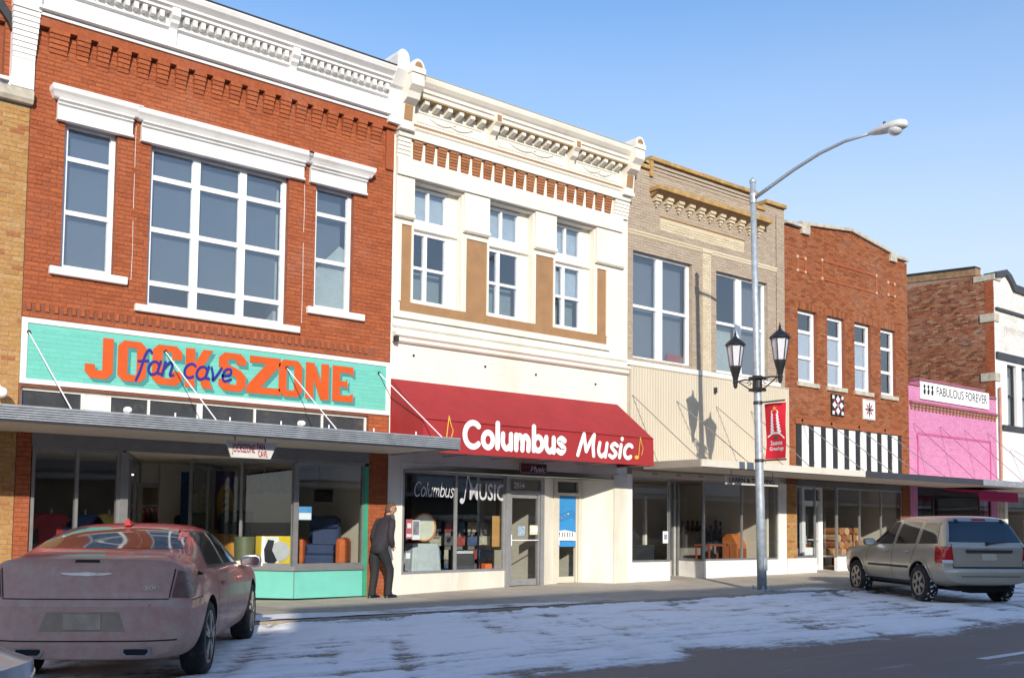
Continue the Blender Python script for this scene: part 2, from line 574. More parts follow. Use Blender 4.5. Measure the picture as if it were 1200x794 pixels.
def m_concrete(name, a, b):
    m, nt, bs = _new(name)
    g = nt.nodes.new('ShaderNodeNewGeometry')
    pos = g.outputs['Position']
    oi = nt.nodes.new('ShaderNodeObjectInfo')
    n1 = noise(nt, pos, 1.1, 7, .7)
    n2 = noise(nt, pos, 26, 4, .7)
    col = ramp(nt, n1, [(.3, a), (.7, b)])
    col = mixc(nt, col, ramp(nt, n2, [(.3, (.8,) * 3), (.7, (1.15,) * 3)]), 1.0, 'MULTIPLY')
    col = mixc(nt, col, ramp(nt, oi.outputs['Random'], [(0, (.86,) * 3), (1, (1.1,) * 3)]), 1.0, 'MULTIPLY')
    n3 = noise(nt, pos, 3.2, 6, .75)
    col = mixc(nt, col, (.10, .085, .07), math_(nt, 'MULTIPLY', ramp(nt, n3, [(.55, (0, 0, 0)), (.75, (1, 1, 1))]), .5))
    nt.links.new(col, bs.inputs['Base Color'])
    bs.inputs['Roughness'].default_value = .85
    bumpn(nt, bs, n2, .3, .01)
    return m
ASPH, SNOW = m_asphalt(), m_snow()
CONC = m_concrete('pavement_concrete', (.40, .355, .295), (.54, .48, .40))
KERBM = m_concrete('kerb_concrete', (.30, .24, .18), (.42, .35, .28))

structure(MB().quad((-3000, -3000, ZR - .06), (3000, -3000, ZR - .06), (3000, 3000, ZR - .06), (-3000, 3000, ZR - .06)).build('ground', pm('bare_ground', (.2, .18, .15), .95, .2, .2)))
structure(MB().quad((-400, -5.0, ZR), (400, -5.0, ZR), (400, YK, ZR), (-400, YK, ZR)).build('road', ASPH))
# kerbs in lengths of about 3 m
kb = structure(MB().box(-60, 80, YK + .02, YK + .16, ZR - .05, .0).build('kerb', KERBM))
for i in range(-5, 16):
    x0 = i * 3.0
    MB().box(x0 + .006, x0 + 2.994, YK, YK + .17, ZR - .05, .04).build('kerb_stone', KERBM, kb, bevel=.015)
sw = structure(MB().add([(-60, YK + .17, -.03), (80, YK + .17, -.03), (80, D + 1.4, -.01), (-60, D + 1.4, -.01)], [(0, 1, 2, 3)]).build('pavement', pm('joint_dirt', (.07, .06, .05), .95)))
ys = [YK + .175, 15.15, D + 1.35]
for i in range(-4, 30):
    for j in range(2):
        x0, x1, y0, y1 = i * 1.55 + .005, (i + 1) * 1.55 - .005, ys[j] + .004, ys[j + 1] - .004
        vs = [(x, y, zwalk(x, y)) for x, y in ((x0, y0), (x1, y0), (x1, y1), (x0, y1))] + [(x, y, -.05) for x, y in ((x0, y0), (x1, y0), (x1, y1), (x0, y1))]
        MB().add(vs, [(0, 1, 2, 3), (0, 1, 5, 4), (1, 2, 6, 5), (2, 3, 7, 6), (3, 0, 4, 7)]).build('paving_slab', CONC, sw)
structure(MB().box(-60, 80, -8.3, -5.0, ZR - .05, .04).build('far_pavement', CONC))
# painted lane dash
a, b = gnd(1150, 772, ZR), gnd(1200, 765, ZR)
structure(MB().quad((a[0], a[1] - .06, ZR + .004), (a[0] + 3.0, a[1] - .06, ZR + .004), (a[0] + 3.0, a[1] + .07, ZR + .004), (a[0], a[1] + .07, ZR + .004)).build('lane_marking', pm('road_paint', (.72, .72, .70), .7, .2, 8, dirt=(.1, .09, .09), dirt_amt=.9)))

def vnoise(x, y, seed):
    r = np.random.default_rng(seed)
    tab = r.random((256, 256))
    xi, yi = np.floor(x).astype(int), np.floor(y).astype(int)
    fx, fy = x - xi, y - yi
    fx, fy = fx * fx * (3 - 2 * fx), fy * fy * (3 - 2 * fy)
    g = lambda i, j: tab[(xi + i) % 256, (yi + j) % 256]
    return (g(0, 0) * (1 - fx) + g(1, 0) * fx) * (1 - fy) + (g(0, 1) * (1 - fx) + g(1, 1) * fx) * fy
def fbm(x, y, seed, oct=4):
    s, a, t = 0, 1, 0
    for i in range(oct):
        s = s + a * vnoise(x * 2 ** i, y * 2 ** i, seed + i)
        t += a
        a *= .55
    return s / t
def field(name, x0, x1, y0, y1, step, fn, mat, base):
    nx, ny = int((x1 - x0) / step) + 1, int((y1 - y0) / step) + 1
    X, Y = np.meshgrid(np.linspace(x0, x1, nx), np.linspace(y0, y1, ny), indexing='ij')
    h, th = fn(X, Y)
    Z = base(X, Y) + h
    me = bpy.data.meshes.new(name)
    co = np.stack([X, Y, Z], -1).reshape(-1, 3)
    idx = np.arange(nx * ny).reshape(nx, ny)
    q = np.stack([idx[:-1, :-1], idx[1:, :-1], idx[1:, 1:], idx[:-1, 1:]], -1)
    keep = (h[:-1, :-1] > -.006) | (h[1:, 1:] > -.006)
    q = q[keep].reshape(-1, 4)
    me.from_pydata(co, [], q.tolist())
    at = me.attributes.new('thick', 'FLOAT', 'POINT')
    at.data.foreach_set('value', th.reshape(-1).astype(np.float32))
    me.polygons.foreach_set('use_smooth', [True] * len(me.polygons))
    me.materials.append(mat)
    return stuff(link(name, me))
def snow_street(X, Y):
    n1 = fbm(X * .6, Y * 2.6, 3, 5)                    # drawn out along the street by passing wheels
    n2 = fbm(X * 3.1, Y * 3.1, 21, 4)
    ang = rad(59)
    U, V = X * math.cos(ang) + Y * math.sin(ang), -X * math.sin(ang) + Y * math.cos(ang)
    tr = fbm(U * .25, V * 2.2, 40, 4)                  # tracks of cars backing out of the bays
    edge = 8.35 + 1.0 * (fbm(X * .35, X * 0 + 3.3, 60, 4) - .5) + .4 * (n2 - .5)
    n3 = fbm(X * 1.3, Y * 8.5, 130, 4)
    n4 = fbm(X * 7, Y * 7, 150, 3)
    m = .78 + 1.2 * (n1 - .46) + 1.5 * (n3 - .5) + .6 * (n4 - .5) + .9 * (n2 - .5) - 2.4 * np.clip(tr - .57, 0, 1)
    m = m - np.clip((edge - Y) * 1.5, 0, 3) + .35 * np.exp(-((Y - edge - .35) / .22) ** 2)
    m = m - .25 * np.clip((Y - 12.95) * 2.5, 0, 1) * (n1 + .2)
    # tread prints
    pr = .5 + .5 * np.sin(U * 55)
    m = m - .30 * np.clip(tr - .53, 0, .08) / .08 * pr
    # compacted wheel ruts beside the parked cars
    for cx, cy, ln in ((3.9, 10.6, 5.5), (21.6, 11.2, 5.0)):
        du, dv = (X - cx) * math.cos(ang) + (Y - cy) * math.sin(ang), -(X - cx) * math.sin(ang) + (Y - cy) * math.cos(ang)
        for s in (-.8, .8):
            m = m - .5 * np.exp(-((dv - s) / .13) ** 2) * (np.abs(du) < ln) * (.5 + n2)
    # wheel tracks running along the street
    for y0_, am, wl, ph in ((8.95, .25, 9, 0), (9.6, .3, 11, 1.2), (10.5, .5, 13, 2.2), (11.3, .45, 10, .4), (12.2, .3, 12, 3.0)):
        dy = Y - (y0_ + am * np.sin(X / wl * 2 + ph))
        g = np.exp(-(dy / .10) ** 2)
        m = m - g * (.30 + .35 * (np.sin(X * 42 + dy * 30) > 0)) * np.clip((n2 - .38) * 5, 0, 1)
        m = m + .22 * np.exp(-((np.abs(dy) - .17) / .05) ** 2)
    m = m + .8 * np.clip((Y - 13.0) / .4, 0, 1) * (n1 > .42)
    m = np.clip(m, -.6, 1.4)
    return np.where(m > 0, .004 + .030 * m + .016 * np.clip(n4 - .45, 0, 1) + .06 * np.clip((Y - 13.1) / .38, 0, 1), .03 * m), np.clip(m, 0, 1)
field('snow', -6, 44, 7.2, 13.49, .04, snow_street, SNOW, lambda X, Y: ZR + 0 * X)
def snow_walk(X, Y):
    n1, n2 = fbm(X * .9, Y * 2.2, 80, 5), fbm(X * 4, Y * 4, 90, 4)
    m = .35 + 1.6 * (n1 - .5) + .8 * (n2 - .5) - np.clip((Y - 13.95 - .5 * np.exp(-((X - 6.6) / 1.6) ** 2) - .35 * np.exp(-((X - 10.2) / 1.3) ** 2)) * 3, 0, 3)
    m = m - .9 * np.clip((X - 12.5) / 2.5, 0, 1) + .9 * np.exp(-((X - 19.8) / 1.6) ** 2) * (Y < 14.4) + .3 * np.exp(-((X - 6.4) / 1.6) ** 2)
    m = np.clip(m, -.6, 1.0)
    return np.where(m > 0, .003 + .02 * m, .03 * m), np.clip(m, 0, 1)
field('pavement_snow', 0, 26, YK + .02, 15.1, .05, snow_walk, SNOW, lambda X, Y: .04 + (.045 + .0115 * (X - 10.8) - .04) * np.clip((Y - YK) / (D - YK), 0, 1))
# ------------------------------------------------------------------ helpers for buildings
def cells(x0, x1, z0, z1, holes):
    xs = sorted({x0, x1, *[min(max(h[0], x0), x1) for h in holes], *[min(max(h[1], x0), x1) for h in holes]})
    zs = sorted({z0, z1, *[min(max(h[2], z0), z1) for h in holes], *[min(max(h[3], z0), z1) for h in holes]})
    for i in range(len(xs) - 1):
        for j in range(len(zs) - 1):
            cx, cz = (xs[i] + xs[i + 1]) / 2, (zs[j] + zs[j + 1]) / 2
            if not any(h[0] < cx < h[1] and h[2] < cz < h[3] for h in holes):
                yield xs[i], xs[i + 1], zs[j], zs[j + 1]
def wall_mesh(x0, x1, z0, z1, holes, y, reveal=.22):
    "front sheet with openings and their reveals"
    mb = MB()
    for a, b, c, d in cells(x0, x1, z0, z1, holes):
        mb.quad((a, y, c), (b, y, c), (b, y, d), (a, y, d))
    for a, b, c, d in holes:
        a, b, c, d = max(a, x0), min(b, x1), max(c, z0), min(d, z1)
        y2 = y + reveal
        mb.quad((a, y, c), (a, y, d), (a, y2, d), (a, y2, c))
        mb.quad((b, y, c), (b, y2, c), (b, y2, d), (b, y, d))
        mb.quad((a, y, d), (b, y, d), (b, y2, d), (a, y2, d))
        mb.quad((a, y, c), (a, y2, c), (b, y2, c), (b, y, c))
    return mb
def brick_list(x0, x1, z0, z1, holes, bl, bh, joint=.010, top=None):
    "running-bond bricks (x0, x1, z0, z1) that miss the openings; top(x) may cut the wall's upper edge"
    out = []
    n = int((z1 - z0) / bh)
    for r in range(n):
        a, b = z0 + r * bh, z0 + (r + 1) * bh
        zc = (a + b) / 2
        cuts = sorted((h[0], h[1]) for h in holes if h[2] < zc < h[3])
        iv, cur = [], x0
        for c, d in cuts:
            if c > cur:
                iv.append((cur, min(c, x1)))
            cur = max(cur, d)
        if cur < x1:
            iv.append((cur, x1))
        off = (r % 2) * bl / 2
        for c, d in iv:
            k = math.floor((c - x0 - off) / bl)
            while True:
                s = x0 + off + k * bl
                if s >= d:
                    break
                p, q = max(s, c) + joint / 2, min(s + bl, d) - joint / 2
                k += 1
                if q - p < .025:
                    continue
                if top and top((p + q) / 2) < b:
                    continue
                out.append((p, q, a + joint / 2, b - joint / 2))
    return out
def brick_field(name, bricks, mat, parent, place, jit=.004, proud=.007):
    "all bricks as one mesh; place(s, d, z) -> point, d = distance out of the wall"
    vs, fs = [], []
    rr = np.random.default_rng(len(bricks))
    for i, (a, b, c, d) in enumerate(bricks):
        o = proud + rr.uniform(-jit, jit)
        a, b = a + rr.uniform(-.002, .002), b + rr.uniform(-.002, .002)
        c, d = c + rr.uniform(-.0015, .0015), d + rr.uniform(-.0015, .0015)
        k = len(vs)
        vs += [place(a, o, c), place(b, o, c), place(b, o, d), place(a, o, d), place(a, -.004, c), place(b, -.004, c), place(b, -.004, d), place(a, -.004, d)]
        fs += [(k, k + 1, k + 2, k + 3), (k + 4, k + 5, k + 1, k), (k + 1, k + 5, k + 6, k + 2), (k + 3, k + 2, k + 6, k + 7), (k + 4, k, k + 3, k + 7)]
    me = bpy.data.meshes.new(name)
    me.from_pydata(vs, [], fs)
    me.materials.append(mat)
    return stuff(link(name, me, parent))
_bm_cache = {}
def brick_wall(bricks, mat, wall, y, single=0, bl=.21, joint=.010):
    "front wall: the `single` nearest whole bricks as their own objects, the rest joined"
    rest = list(bricks)
    if single:
        full = sorted([b for b in bricks if b[1] - b[0] > bl - joint - .002], key=lambda b: b[0])[:single]
        fset = set(full)
        rest = [b for b in bricks if b not in fset]
        w, h = full[0][1] - full[0][0], full[0][3] - full[0][2]
        key = (round(w, 3), round(h, 3), mat.name)
        if key not in _bm_cache:
            e = .004
            me = bpy.data.meshes.new('brick')
            f = [(e, 0, e), (w - e, 0, e), (w - e, 0, h - e), (e, 0, h - e)]
            g = [(0, e, 0), (w, e, 0), (w, e, h), (0, e, h)]
            bk = [(0, .02, 0), (w, .02, 0), (w, .02, h), (0, .02, h)]
            fs = [(0, 1, 2, 3)]
            for o in (0, 4):
                fs += [(o + i, o + 4 + i, o + 4 + (i + 1) % 4, o + (i + 1) % 4)[::-1] for i in range(4)]
            me.from_pydata(f + g + bk, [], fs)
            me.materials.append(mat)
            _bm_cache[key] = me
        for b in full:
            o = bpy.data.objects.new('brick', _bm_cache[key])
            o.location = (b[0], y - random.uniform(.004, .011), b[2])
            COL.objects.link(o)
            o.parent = wall
    return brick_field('brickwork', rest, mat, wall, lambda s, d, z: (s, y - d, z))
def window(parent, x0, x1, z0, z1, y, mull=(), rails=(), fw=.07, mw=.09, rw=.07, depth=.09, mat=None, glass=None, sub='pane', rail_extra=None):
    "frame with mullions and rails (one part); every pane a sub-part"
    mat, glass = mat or TRIMW, glass or GLASSU
    f = MB()
    f.box(x0, x0 + fw, y, y + depth, z0, z1).box(x1 - fw, x1, y, y + depth, z0, z1)
    f.box(x0 + fw, x1 - fw, y, y + depth, z1 - fw, z1).box(x0 + fw, x1 - fw, y, y + depth, z0, z0 + fw)
    xe = [x0 + fw]
    for m in mull:
        f.box(m - mw / 2, m + mw / 2, y + .002, y + depth, z0 + fw, z1 - fw)
        xe += [m - mw / 2, m + mw / 2]
    xe.append(x1 - fw)
    ze = [z0 + fw]
    for r in sorted(rails):
        ze += [r - rw / 2, r + rw / 2]
    ze.append(z1 - fw)
    for i in range(0, len(xe), 2):
        for r in rails:
            f.box(xe[i], xe[i + 1], y + .012, y + depth, r - rw / 2, r + rw / 2)
    fr = f.build('window', mat, parent)
    for i in range(0, len(xe), 2):
        for j in range(0, len(ze), 2):
            tilt = random.uniform(-.003, .003)
            yy = y + depth * (.55 if j == 0 else .45)
            a, b, c, d = xe[i] - .004, xe[i + 1] + .004, ze[j] - .004, ze[j + 1] + .004
            MB().add([(a, yy + tilt, c), (b, yy - tilt, c), (b, yy, d), (a, yy + tilt, d), (a, yy + tilt + .005, c), (b, yy - tilt + .005, c), (b, yy + .005, d), (a, yy + tilt + .005, d)],
                     [(0, 1, 2, 3), (7, 6, 5, 4), (0, 4, 5, 1), (1, 5, 6, 2), (2, 6, 7, 3), (3, 7, 4, 0)]).build('pane', glass, fr)
    return fr
def shell(parent, x0, x1, ztop, deep=13.0, mid=3.2, inner=None, zroof=None):
    "side walls, back, roof deck and the floor between the storeys"
    zr = zroof if zroof is not None else ztop - .6
    y0, y1 = D + .23, D + deep
    g = .03
    m = MB()
    m.box(x0 + g, x0 + g + .12, y0, y1, 0, zr).box(x1 - g - .12, x1 - g, y0, y1, 0, zr).box(x0 + g + .12, x1 - g - .12, y1 - .15, y1, 0, zr)
    w = m.build('party_wall', inner or INT, parent)
    MB().box(x0 + g + .121, x1 - g - .121, y0, y1 - .151, zr - .15, zr).build('roof', DARKM, parent)
    if mid:
        MB().box(x0 + g + .122, x1 - g - .122, y0 + .01, y1 - .152, mid, mid + .25).build('upper_floor', CEIL, parent)
    MB().box(x0 + g + .122, x1 - g - .122, y0 + .8, y1 - .152, 0, zwall((x0 + x1) / 2) + .06).build('shop_floor', FLOORI, parent)
    return w
def mould(mb, x0, x1, prof, y, ends=True):
    "moulding run: profile of (projection, z) from bottom to top, extruded along x in front of plane y"
    poly = [(y - p, z) for p, z in prof] + [(y + .05, prof[-1][1]), (y + .05, prof[0][1])]
    mb.prismx(poly, x0, x1)
    return mb
def tie_rod(parent, a, b, r=.012, mat=None):
    return MB().tube([a, b], r, 6).build('tie_rod', mat or TRIMW, parent)

# brick colours
RED = brickmat('red_brick', [(0, (.31, .082, .033)), (.3, (.36, .098, .038)), (.7, (.40, .112, .043)), (1, (.33, .088, .035))], wamt=.12)
YEL = brickmat('yellow_brick', [(0, (.40, .20, .06)), (.35, (.46, .255, .085)), (.7, (.43, .225, .068)), (.9, (.49, .29, .115)), (.95, (.38, .14, .045)), (1, (.36, .13, .04))], wamt=.1)
TAN = brickmat('tan_brick', [(0, (.37, .295, .225)), (.5, (.40, .325, .25)), (1, (.43, .355, .275))], wamt=.1, soot=.06, grain=(.85, 1.08))
CRM = brickmat('cream_brick', [(0, (.53, .45, .31)), (.5, (.57, .49, .35)), (1, (.61, .53, .385))], wamt=.06, soot=.05, grain=(.9, 1.06))
BRN = brickmat('brown_red_brick', [(0, (.20, .065, .028)), (.25, (.27, .085, .034)), (.6, (.33, .110, .044)), (.85, (.30, .115, .05)), (1, (.36, .135, .058))], wamt=.14, soot=.2)
OLD = brickmat('old_common_brick', [(0, (.10, .045, .028)), (.2, (.22, .075, .038)), (.6, (.31, .105, .05)), (.85, (.30, .15, .085)), (1, (.40, .22, .13))], wamt=.25, soot=.4)
PNK = brickmat('pink_painted_brick', [(0, (.57, .225, .395)), (.5, (.60, .25, .425)), (1, (.63, .275, .455))], rough=.6, weather=(.6, .3, .44), wamt=.15, soot=.03, grain=(.92, 1.05))
TQB = brickmat('turquoise_painted_brick', [(0, (.142, .48, .40)), (.5, (.15, .50, .42)), (1, (.158, .52, .437))], rough=.6, weather=(.2, .52, .45), wamt=.1, soot=.0, grain=(.96, 1.03))
COR = brickmat('brown_painted_brick', [(0, (.30, .115, .05)), (.5, (.36, .15, .068)), (1, (.40, .18, .085))], rough=.7, wamt=.08, soot=.08)
WBR = brickmat('white_painted_brick', [(0, (.70, .69, .66)), (.5, (.76, .75, .72)), (1, (.80, .79, .76))], rough=.7, weather=(.5, .32, .22), wamt=.3, soot=.1)
MORT = pm('mortar', (.30, .20, .15), .95, .2, 8)
MORTR = pm('red_mortar', (.22, .075, .042), .95, .2, 8)
MORTT = pm('tan_mortar', (.33, .275, .215), .95, .2, 8)
# ------------------------------------------------------------------ yellow brick building at the left edge
Y0, Y1 = -6.0, 3.955
ye = thing('brick_building', 'yellow brick building with white pilaster at the left edge of the row', 'building', (0, D, 0))
ye.location = (0, 0, 0)
zl = 7.93
holes = [(.6, 2.9, .1, 2.5), (-2.9, -.2, .1, 2.5)]
w = wall_mesh(Y0, Y1, 0, zl, holes, D).build('wall', MORTT, ye)
yb = brick_list(Y0 + .005, Y1, .02, zl, holes, .215, .074)
brick_wall([b for b in yb if b[1] > 3.45], YEL, w, D, single=300, bl=.215)
brick_field('brickwork', [b for b in yb if b[1] <= 3.45], YEL, w, lambda s, d, z: (s, D - d, z))
wu = wall_mesh(Y0, Y1, zl + .22, 10.4, [(2.2, 3.58, zl + .2, 9.2)], D + .12).build('upper_wall', MORTR, ye)
brick_field('brickwork', brick_list(1.2, 3.66, zl + .22, 10.4, [(2.2, 3.58, zl + .2, 9.2)], .215, .072), RED, wu, lambda s, d, z: (s, D + .12 - d, z))
arch = MB()
for i in range(13):
    a0, a1 = rad(8 + i * 13), rad(8 + (i + 1) * 13)
    cx, cz, r0, r1 = 2.75, 8.55, 1.02, 1.14
    arch.prism([(cx + r0 * math.cos(a0), cz + r0 * math.sin(a0) * 1.1), (cx + r1 * math.cos(a0), cz + r1 * math.sin(a0) * 1.1), (cx + r1 * math.cos(a1), cz + r1 * math.sin(a1) * 1.1), (cx + r0 * math.cos(a1), cz + r0 * math.sin(a1) * 1.1)], D + .02, D + .13)
arch.build('arch_moulding', DARKM, ye)
MB().box(2.2, 3.58, D + .22, D + .24, zl + .2, 9.2).build('window_infill', pm('boarded_window_brick', (.26, .07, .03), .9, .2, 9), ye)
window(ye, 2.45, 3.70, zl + .16, 8.30, D + .02, fw=.05)
led = MB()
mould(led, Y0, Y1 + .02, [(.10, zl - .02), (.14, zl + .04), (.14, zl + .18), (.0, zl + .24)], D)
led.build('stone_ledge', STONE, ye)
pil = MB().box(3.66, 3.99, D - .05, D + .2, zl + .23, 10.45)
pil.build('pilaster', WHITE, ye)
st = MB()
for k in range(9):
    z = 8.62 + k * .085
    st.box(3.66 - .004 * k, 3.99 + .004 * k, D - .06 - .011 * k, D - .04, z, z + .075)
st.box(3.62, 4.03, D - .17, D - .04, 9.385, 9.83)
st.build('stepped_course', WHITE, ye)
cap = MB()
mould(cap, 3.60, 4.08, [(.16, 9.84), (.22, 9.90), (.22, 10.0), (.28, 10.05), (.28, 10.4)], D)
for k in range(5):
    cap.box(3.64 + k * .09, 3.69 + k * .09, D - .24, D - .15, 9.76, 9.84)
cap.build('pilaster_capital', WHITE, ye)
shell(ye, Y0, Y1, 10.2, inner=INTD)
for a, b in ((.6, 2.9), (-2.9, -.2)):
    window(ye, a, b, .1, 2.5, D + .12, fw=.06, mat=ALU, glass=GLASS, mull=((a + b) / 2,))
fl = MB()
fl.lathe([(.05, 0), (.075, .03), (.085, .12), (.07, .16)], (3.66, D - .36, 3.34), 12, 'y')
fl.tube([(3.52, D, 3.52), (3.52, D - .15, 3.56), (3.6, D - .28, 3.46), (3.66, D - .3, 3.38)], .022, 8)
fl.build('flood_light', TRIMW, ye, smooth=True)

# ------------------------------------------------------------------ red brick building with the turquoise sign
X0, X1 = 3.96, 10.66
rb = thing('brick_building', 'red brick building with turquoise painted sign and white cornice', 'building')
W1 = (4.49, 5.31, 5.43, 7.83)
W2 = (5.87, 8.41, 5.02, 7.80)
W3 = (8.97, 9.78, 5.43, 7.80)
TR = (3.99, 10.20, 3.0, 3.50)
SF = (4.18, 10.22, 0.0, 2.70)
hs = [W1, W2, W3, TR, SF]
wall = wall_mesh(X0, X1, 0, 10.2, hs, D).build('wall', MORTR, rb)
hoods = [(4.33, 5.55, 7.80, 8.28), (5.66, 8.70, 7.78, 8.28), (8.80, 10.04, 7.78, 8.28)]
sills = [(4.32, 5.53, 5.30, 5.43), (5.67, 8.67, 4.90, 5.02), (8.82, 10.03, 5.30, 5.43)]
blk = hs + hoods + sills + [(X0, X1, 3.53, 4.58), (X0, X1, 9.2, 10.3), (3.9, 10.3, 4.69, 4.81)]
bl = brick_list(X0 + .004, X1 - .004, .02, 9.2, blk, .215, .0725)
brick_wall(bl, RED, wall, D, single=300, bl=.215)
# dog-tooth course: every other header stands back
for i in range(46):
    x = 4.02 + i * .1345
    MB().box(x, x + .062, D - .022 - random.uniform(0, .006), D + .02, 4.692, 4.808).build('header_brick', RED, wall)
# corbel table
n = 20
xs = [4.06, 4.48] + [4.48 + .3245 * i for i in range(1, 17)] + [9.99, 10.33]
for i in range(len(xs) - 1):
    a, b = xs[i] + .115, xs[i + 1]
    c = MB()
    for k in range(6):
        c.box(a + .004 * (5 - k), b - .004 * (5 - k), D - .015 - .020 * k, D + .01, 8.775 + k * .0725 + .004, 8.775 + (k + 1) * .0725 - .004)
    c.build('corbel', RED, rb)
bnd = [(X0 + .03, X1 - .03, 9.21 + .0725 * k, 9.21 + .0725 * (k + 1)) for k in range(2)]
MB().box(X0 + .02, X1 - .02, D - .115, D + .02, 9.205, 9.36).build('corbel_band', RED, rb)
MB().box(10.46, 10.64, D - .05, D + .01, 8.4, 9.2).build('corner_strip', RED, rb)

# cornice
zc = 9.362
cn = MB()
mould(cn, X0 + .02, X1 - .22, [(.15, zc), (.15, zc + .045), (.12, zc + .05), (.12, zc + .062), (.23, zc + .075), (.23, zc + .12), (.10, zc + .13), (.10, zc + .42), (.17, zc + .44), (.17, zc + .475), (.10, zc + .485), (.10, zc + .72)], D)
cn.build('cornice_frieze', WHITE, rb)
cr = MB()
mould(cr, X0 + .02, X1 - .22, [(.26, zc + .68), (.26, zc + .73), (.32, zc + .75), (.32, zc + .79), (.36, zc + .82), (.42, zc + .86), (.45, zc + .93), (.45, zc + .955)], D)
crown = cr.build('cornice_crown', WHITE, rb)
MB().box(X0, X1 - .2, D - .46, D + .3, zc + .957, zc + .985).build('roof_edge', DARKM, rb)
for i in range(44):
    x = 4.14 + i * .1435
    if min(abs(x + .035 - b) for b in (6.12, 8.36)) < .12 or x > 10.36:
        continue
    MB().box(x, x + .072, D - .24, D - .09, zc + .55, zc + .66).build('dentil', WHITE, crown)
for x in (6.12, 8.36):
    k = MB()
    k.prismx([(D - .31, zc + .74), (D - .31, zc + .60), (D - .25, zc + .55), (D - .24, zc + .50), (D - .16, zc + .44), (D - .13, zc + .2), (D - .09, zc + .2), (D - .09, zc + .74)], x - .07, x + .07)
    k.build('bracket', WHITE, rb)
    MB().box(x - .06, x + .06, D - .125, D - .09, zc + .12, zc + .2).build('bracket_drop', WHITE, rb)
# right end pier with rounded block
e = MB()
e.box(X1 - .24, X1 + .03, D - .20, D + .25, 9.30, zc + .62)
e.prismx([(D - .20, zc + .62), (D - .28, zc + .66), (D - .47, zc + .92), (D - .47, zc + 1.16), (D + .3, zc + 1.16), (D + .3, zc + .62)], X1 - .24, X1 + .03)
e.build('end_pier', WHITE, rb)
t = MB()
t.prism([(X1 - .24, zc + 1.165)] + [(X1 - .105 + .135 * math.cos(rad(a)), zc + 1.17 + .16 * math.sin(rad(a))) for a in range(180, -1, -20)], D - .47, D + .2)
t.build('pier_finial', WHITE, rb)

# hoods, sills, windows
for (a, b, c, d) in hoods:
    h = MB()
    mould(h, a + .02, b - .02, [(.06, c + .02), (.075, c + .04), (.075, c + .22), (.12, c + .235), (.12, c + .255), (.09, c + .26), (.09, c + .275), (.15, c + .29), (.15, c + .315)], D)
    hd = h.build('window_hood', WHITE, rb)
    t = MB()
    zz = [(.12, c + .317), (.135, c + .33), (.17, c + .38), (.21, c + .42), (.22, c + .47), (.22, c + .50)]
    # crown that widens towards its top
    vs, fs = [], []
    for p, z in zz:
        vs += [(a + .02 - p * .55, D - p, z), (b - .02 + p * .55, D - p, z), (b - .02 + p * .55, D + .02, z), (a + .02 - p * .55, D + .02, z)]
    for i in range(len(zz) - 1):
        for k in range(4):
            fs.append((i * 4 + k, i * 4 + (k + 1) % 4, i * 4 + 4 + (k + 1) % 4, i * 4 + 4 + k))
    fs += [(3, 2, 1, 0), tuple(len(vs) - 4 + k for k in range(4))]
    t.add(vs, fs).build('hood_crown', WHITE, hd)
    MB().box(a + .01, b - .01, D - .1, D + .01, c - .02, c + .018).build('hood_drip', WHITE, hd)
for (a, b, c, d) in sills:
    MB().box(a, b, D - .09, D + .2, c, d).build('sill', SILLW, rb, bevel=.012)
yw = D + .10
w1 = window(rb, *W1, yw, rails=(7.25, 6.37), fw=.075, rw=.075)
w2 = window(rb, *W2, yw, mull=(6.71, 7.57), rails=(7.25, 6.36, 5.44), fw=.075, mw=.13, rw=.085)
w3 = window(rb, *W3, yw, rails=(7.25, 6.37), fw=.075, rw=.075)
CURT = pm('pale_curtain', (.55, .60, .52), .9, .1, 6)
BLIND = pm('roller_blind', (.14, .165, .18), .8, .06, 3)
MB().box(4.50, 5.30, yw + .14, yw + .15, 5.44, 7.82).build('blind', BLIND, w1)
MB().box(5.88, 8.28, yw + .14, yw + .15, 5.47, 7.79).build('blind', BLIND, w2)
MB().box(8.3, 8.36, yw + .2, yw + .5, 5.1, 7.7).build('curtain', CURT, w2)
MB().box(8.98, 9.66, yw + .20, yw + .21, 6.4, 7.78).build('blind', BLIND, w3)
MB().prism([(9.1, 5.5), (9.74, 5.5), (9.74, 6.7), (9.62, 6.75), (9.1, 6.2)], yw + .14, yw + .15).build('curtain', CURT, w3)
for i, (x, zz) in enumerate(((5.60, ((8.0, 7.3), (7.2, 6.6), (6.4, 5.4))), (8.72, ((7.7, 6.8), (6.6, 5.1))))):
    c = MB()
    for a, b in zz:
        c.tube([(x, D - .02, a), (x + random.uniform(-.01, .01), D - .021, (a + b) / 2), (x, D - .02, b)], .0045, 5)
    c.build('paint_drip', SILLW, rb)

# painted sign
zs0, zs1 = 3.54, 4.57
sg = MB().box(X0 + .01, X1 - .01, D - .012, D + .02, zs0 + .01, zs1 - .01).build('sign_panel', TURQ, rb)
brick_field('painted_brickwork', brick_list(X0 + .09, X1 - .1, zs0 + .085, zs1 - .085, [], .215, .0725, .006), TQB, sg, lambda s, d, z: (s, D - .012 - d * .5, z), jit=.002)
fr = MB()
for a, b, c, d in ((X0, X1, zs0, zs0 + .08), (X0, X1, zs1 - .08, zs1), (X0, X0 + .09, zs0 + .08, zs1 - .08), (X1 - .09, X1, zs0 + .08, zs1 - .08)):
    fr.box(a, b, D - .03, D + .02, c, d)
fr.build('sign_border', WHITE, rb)
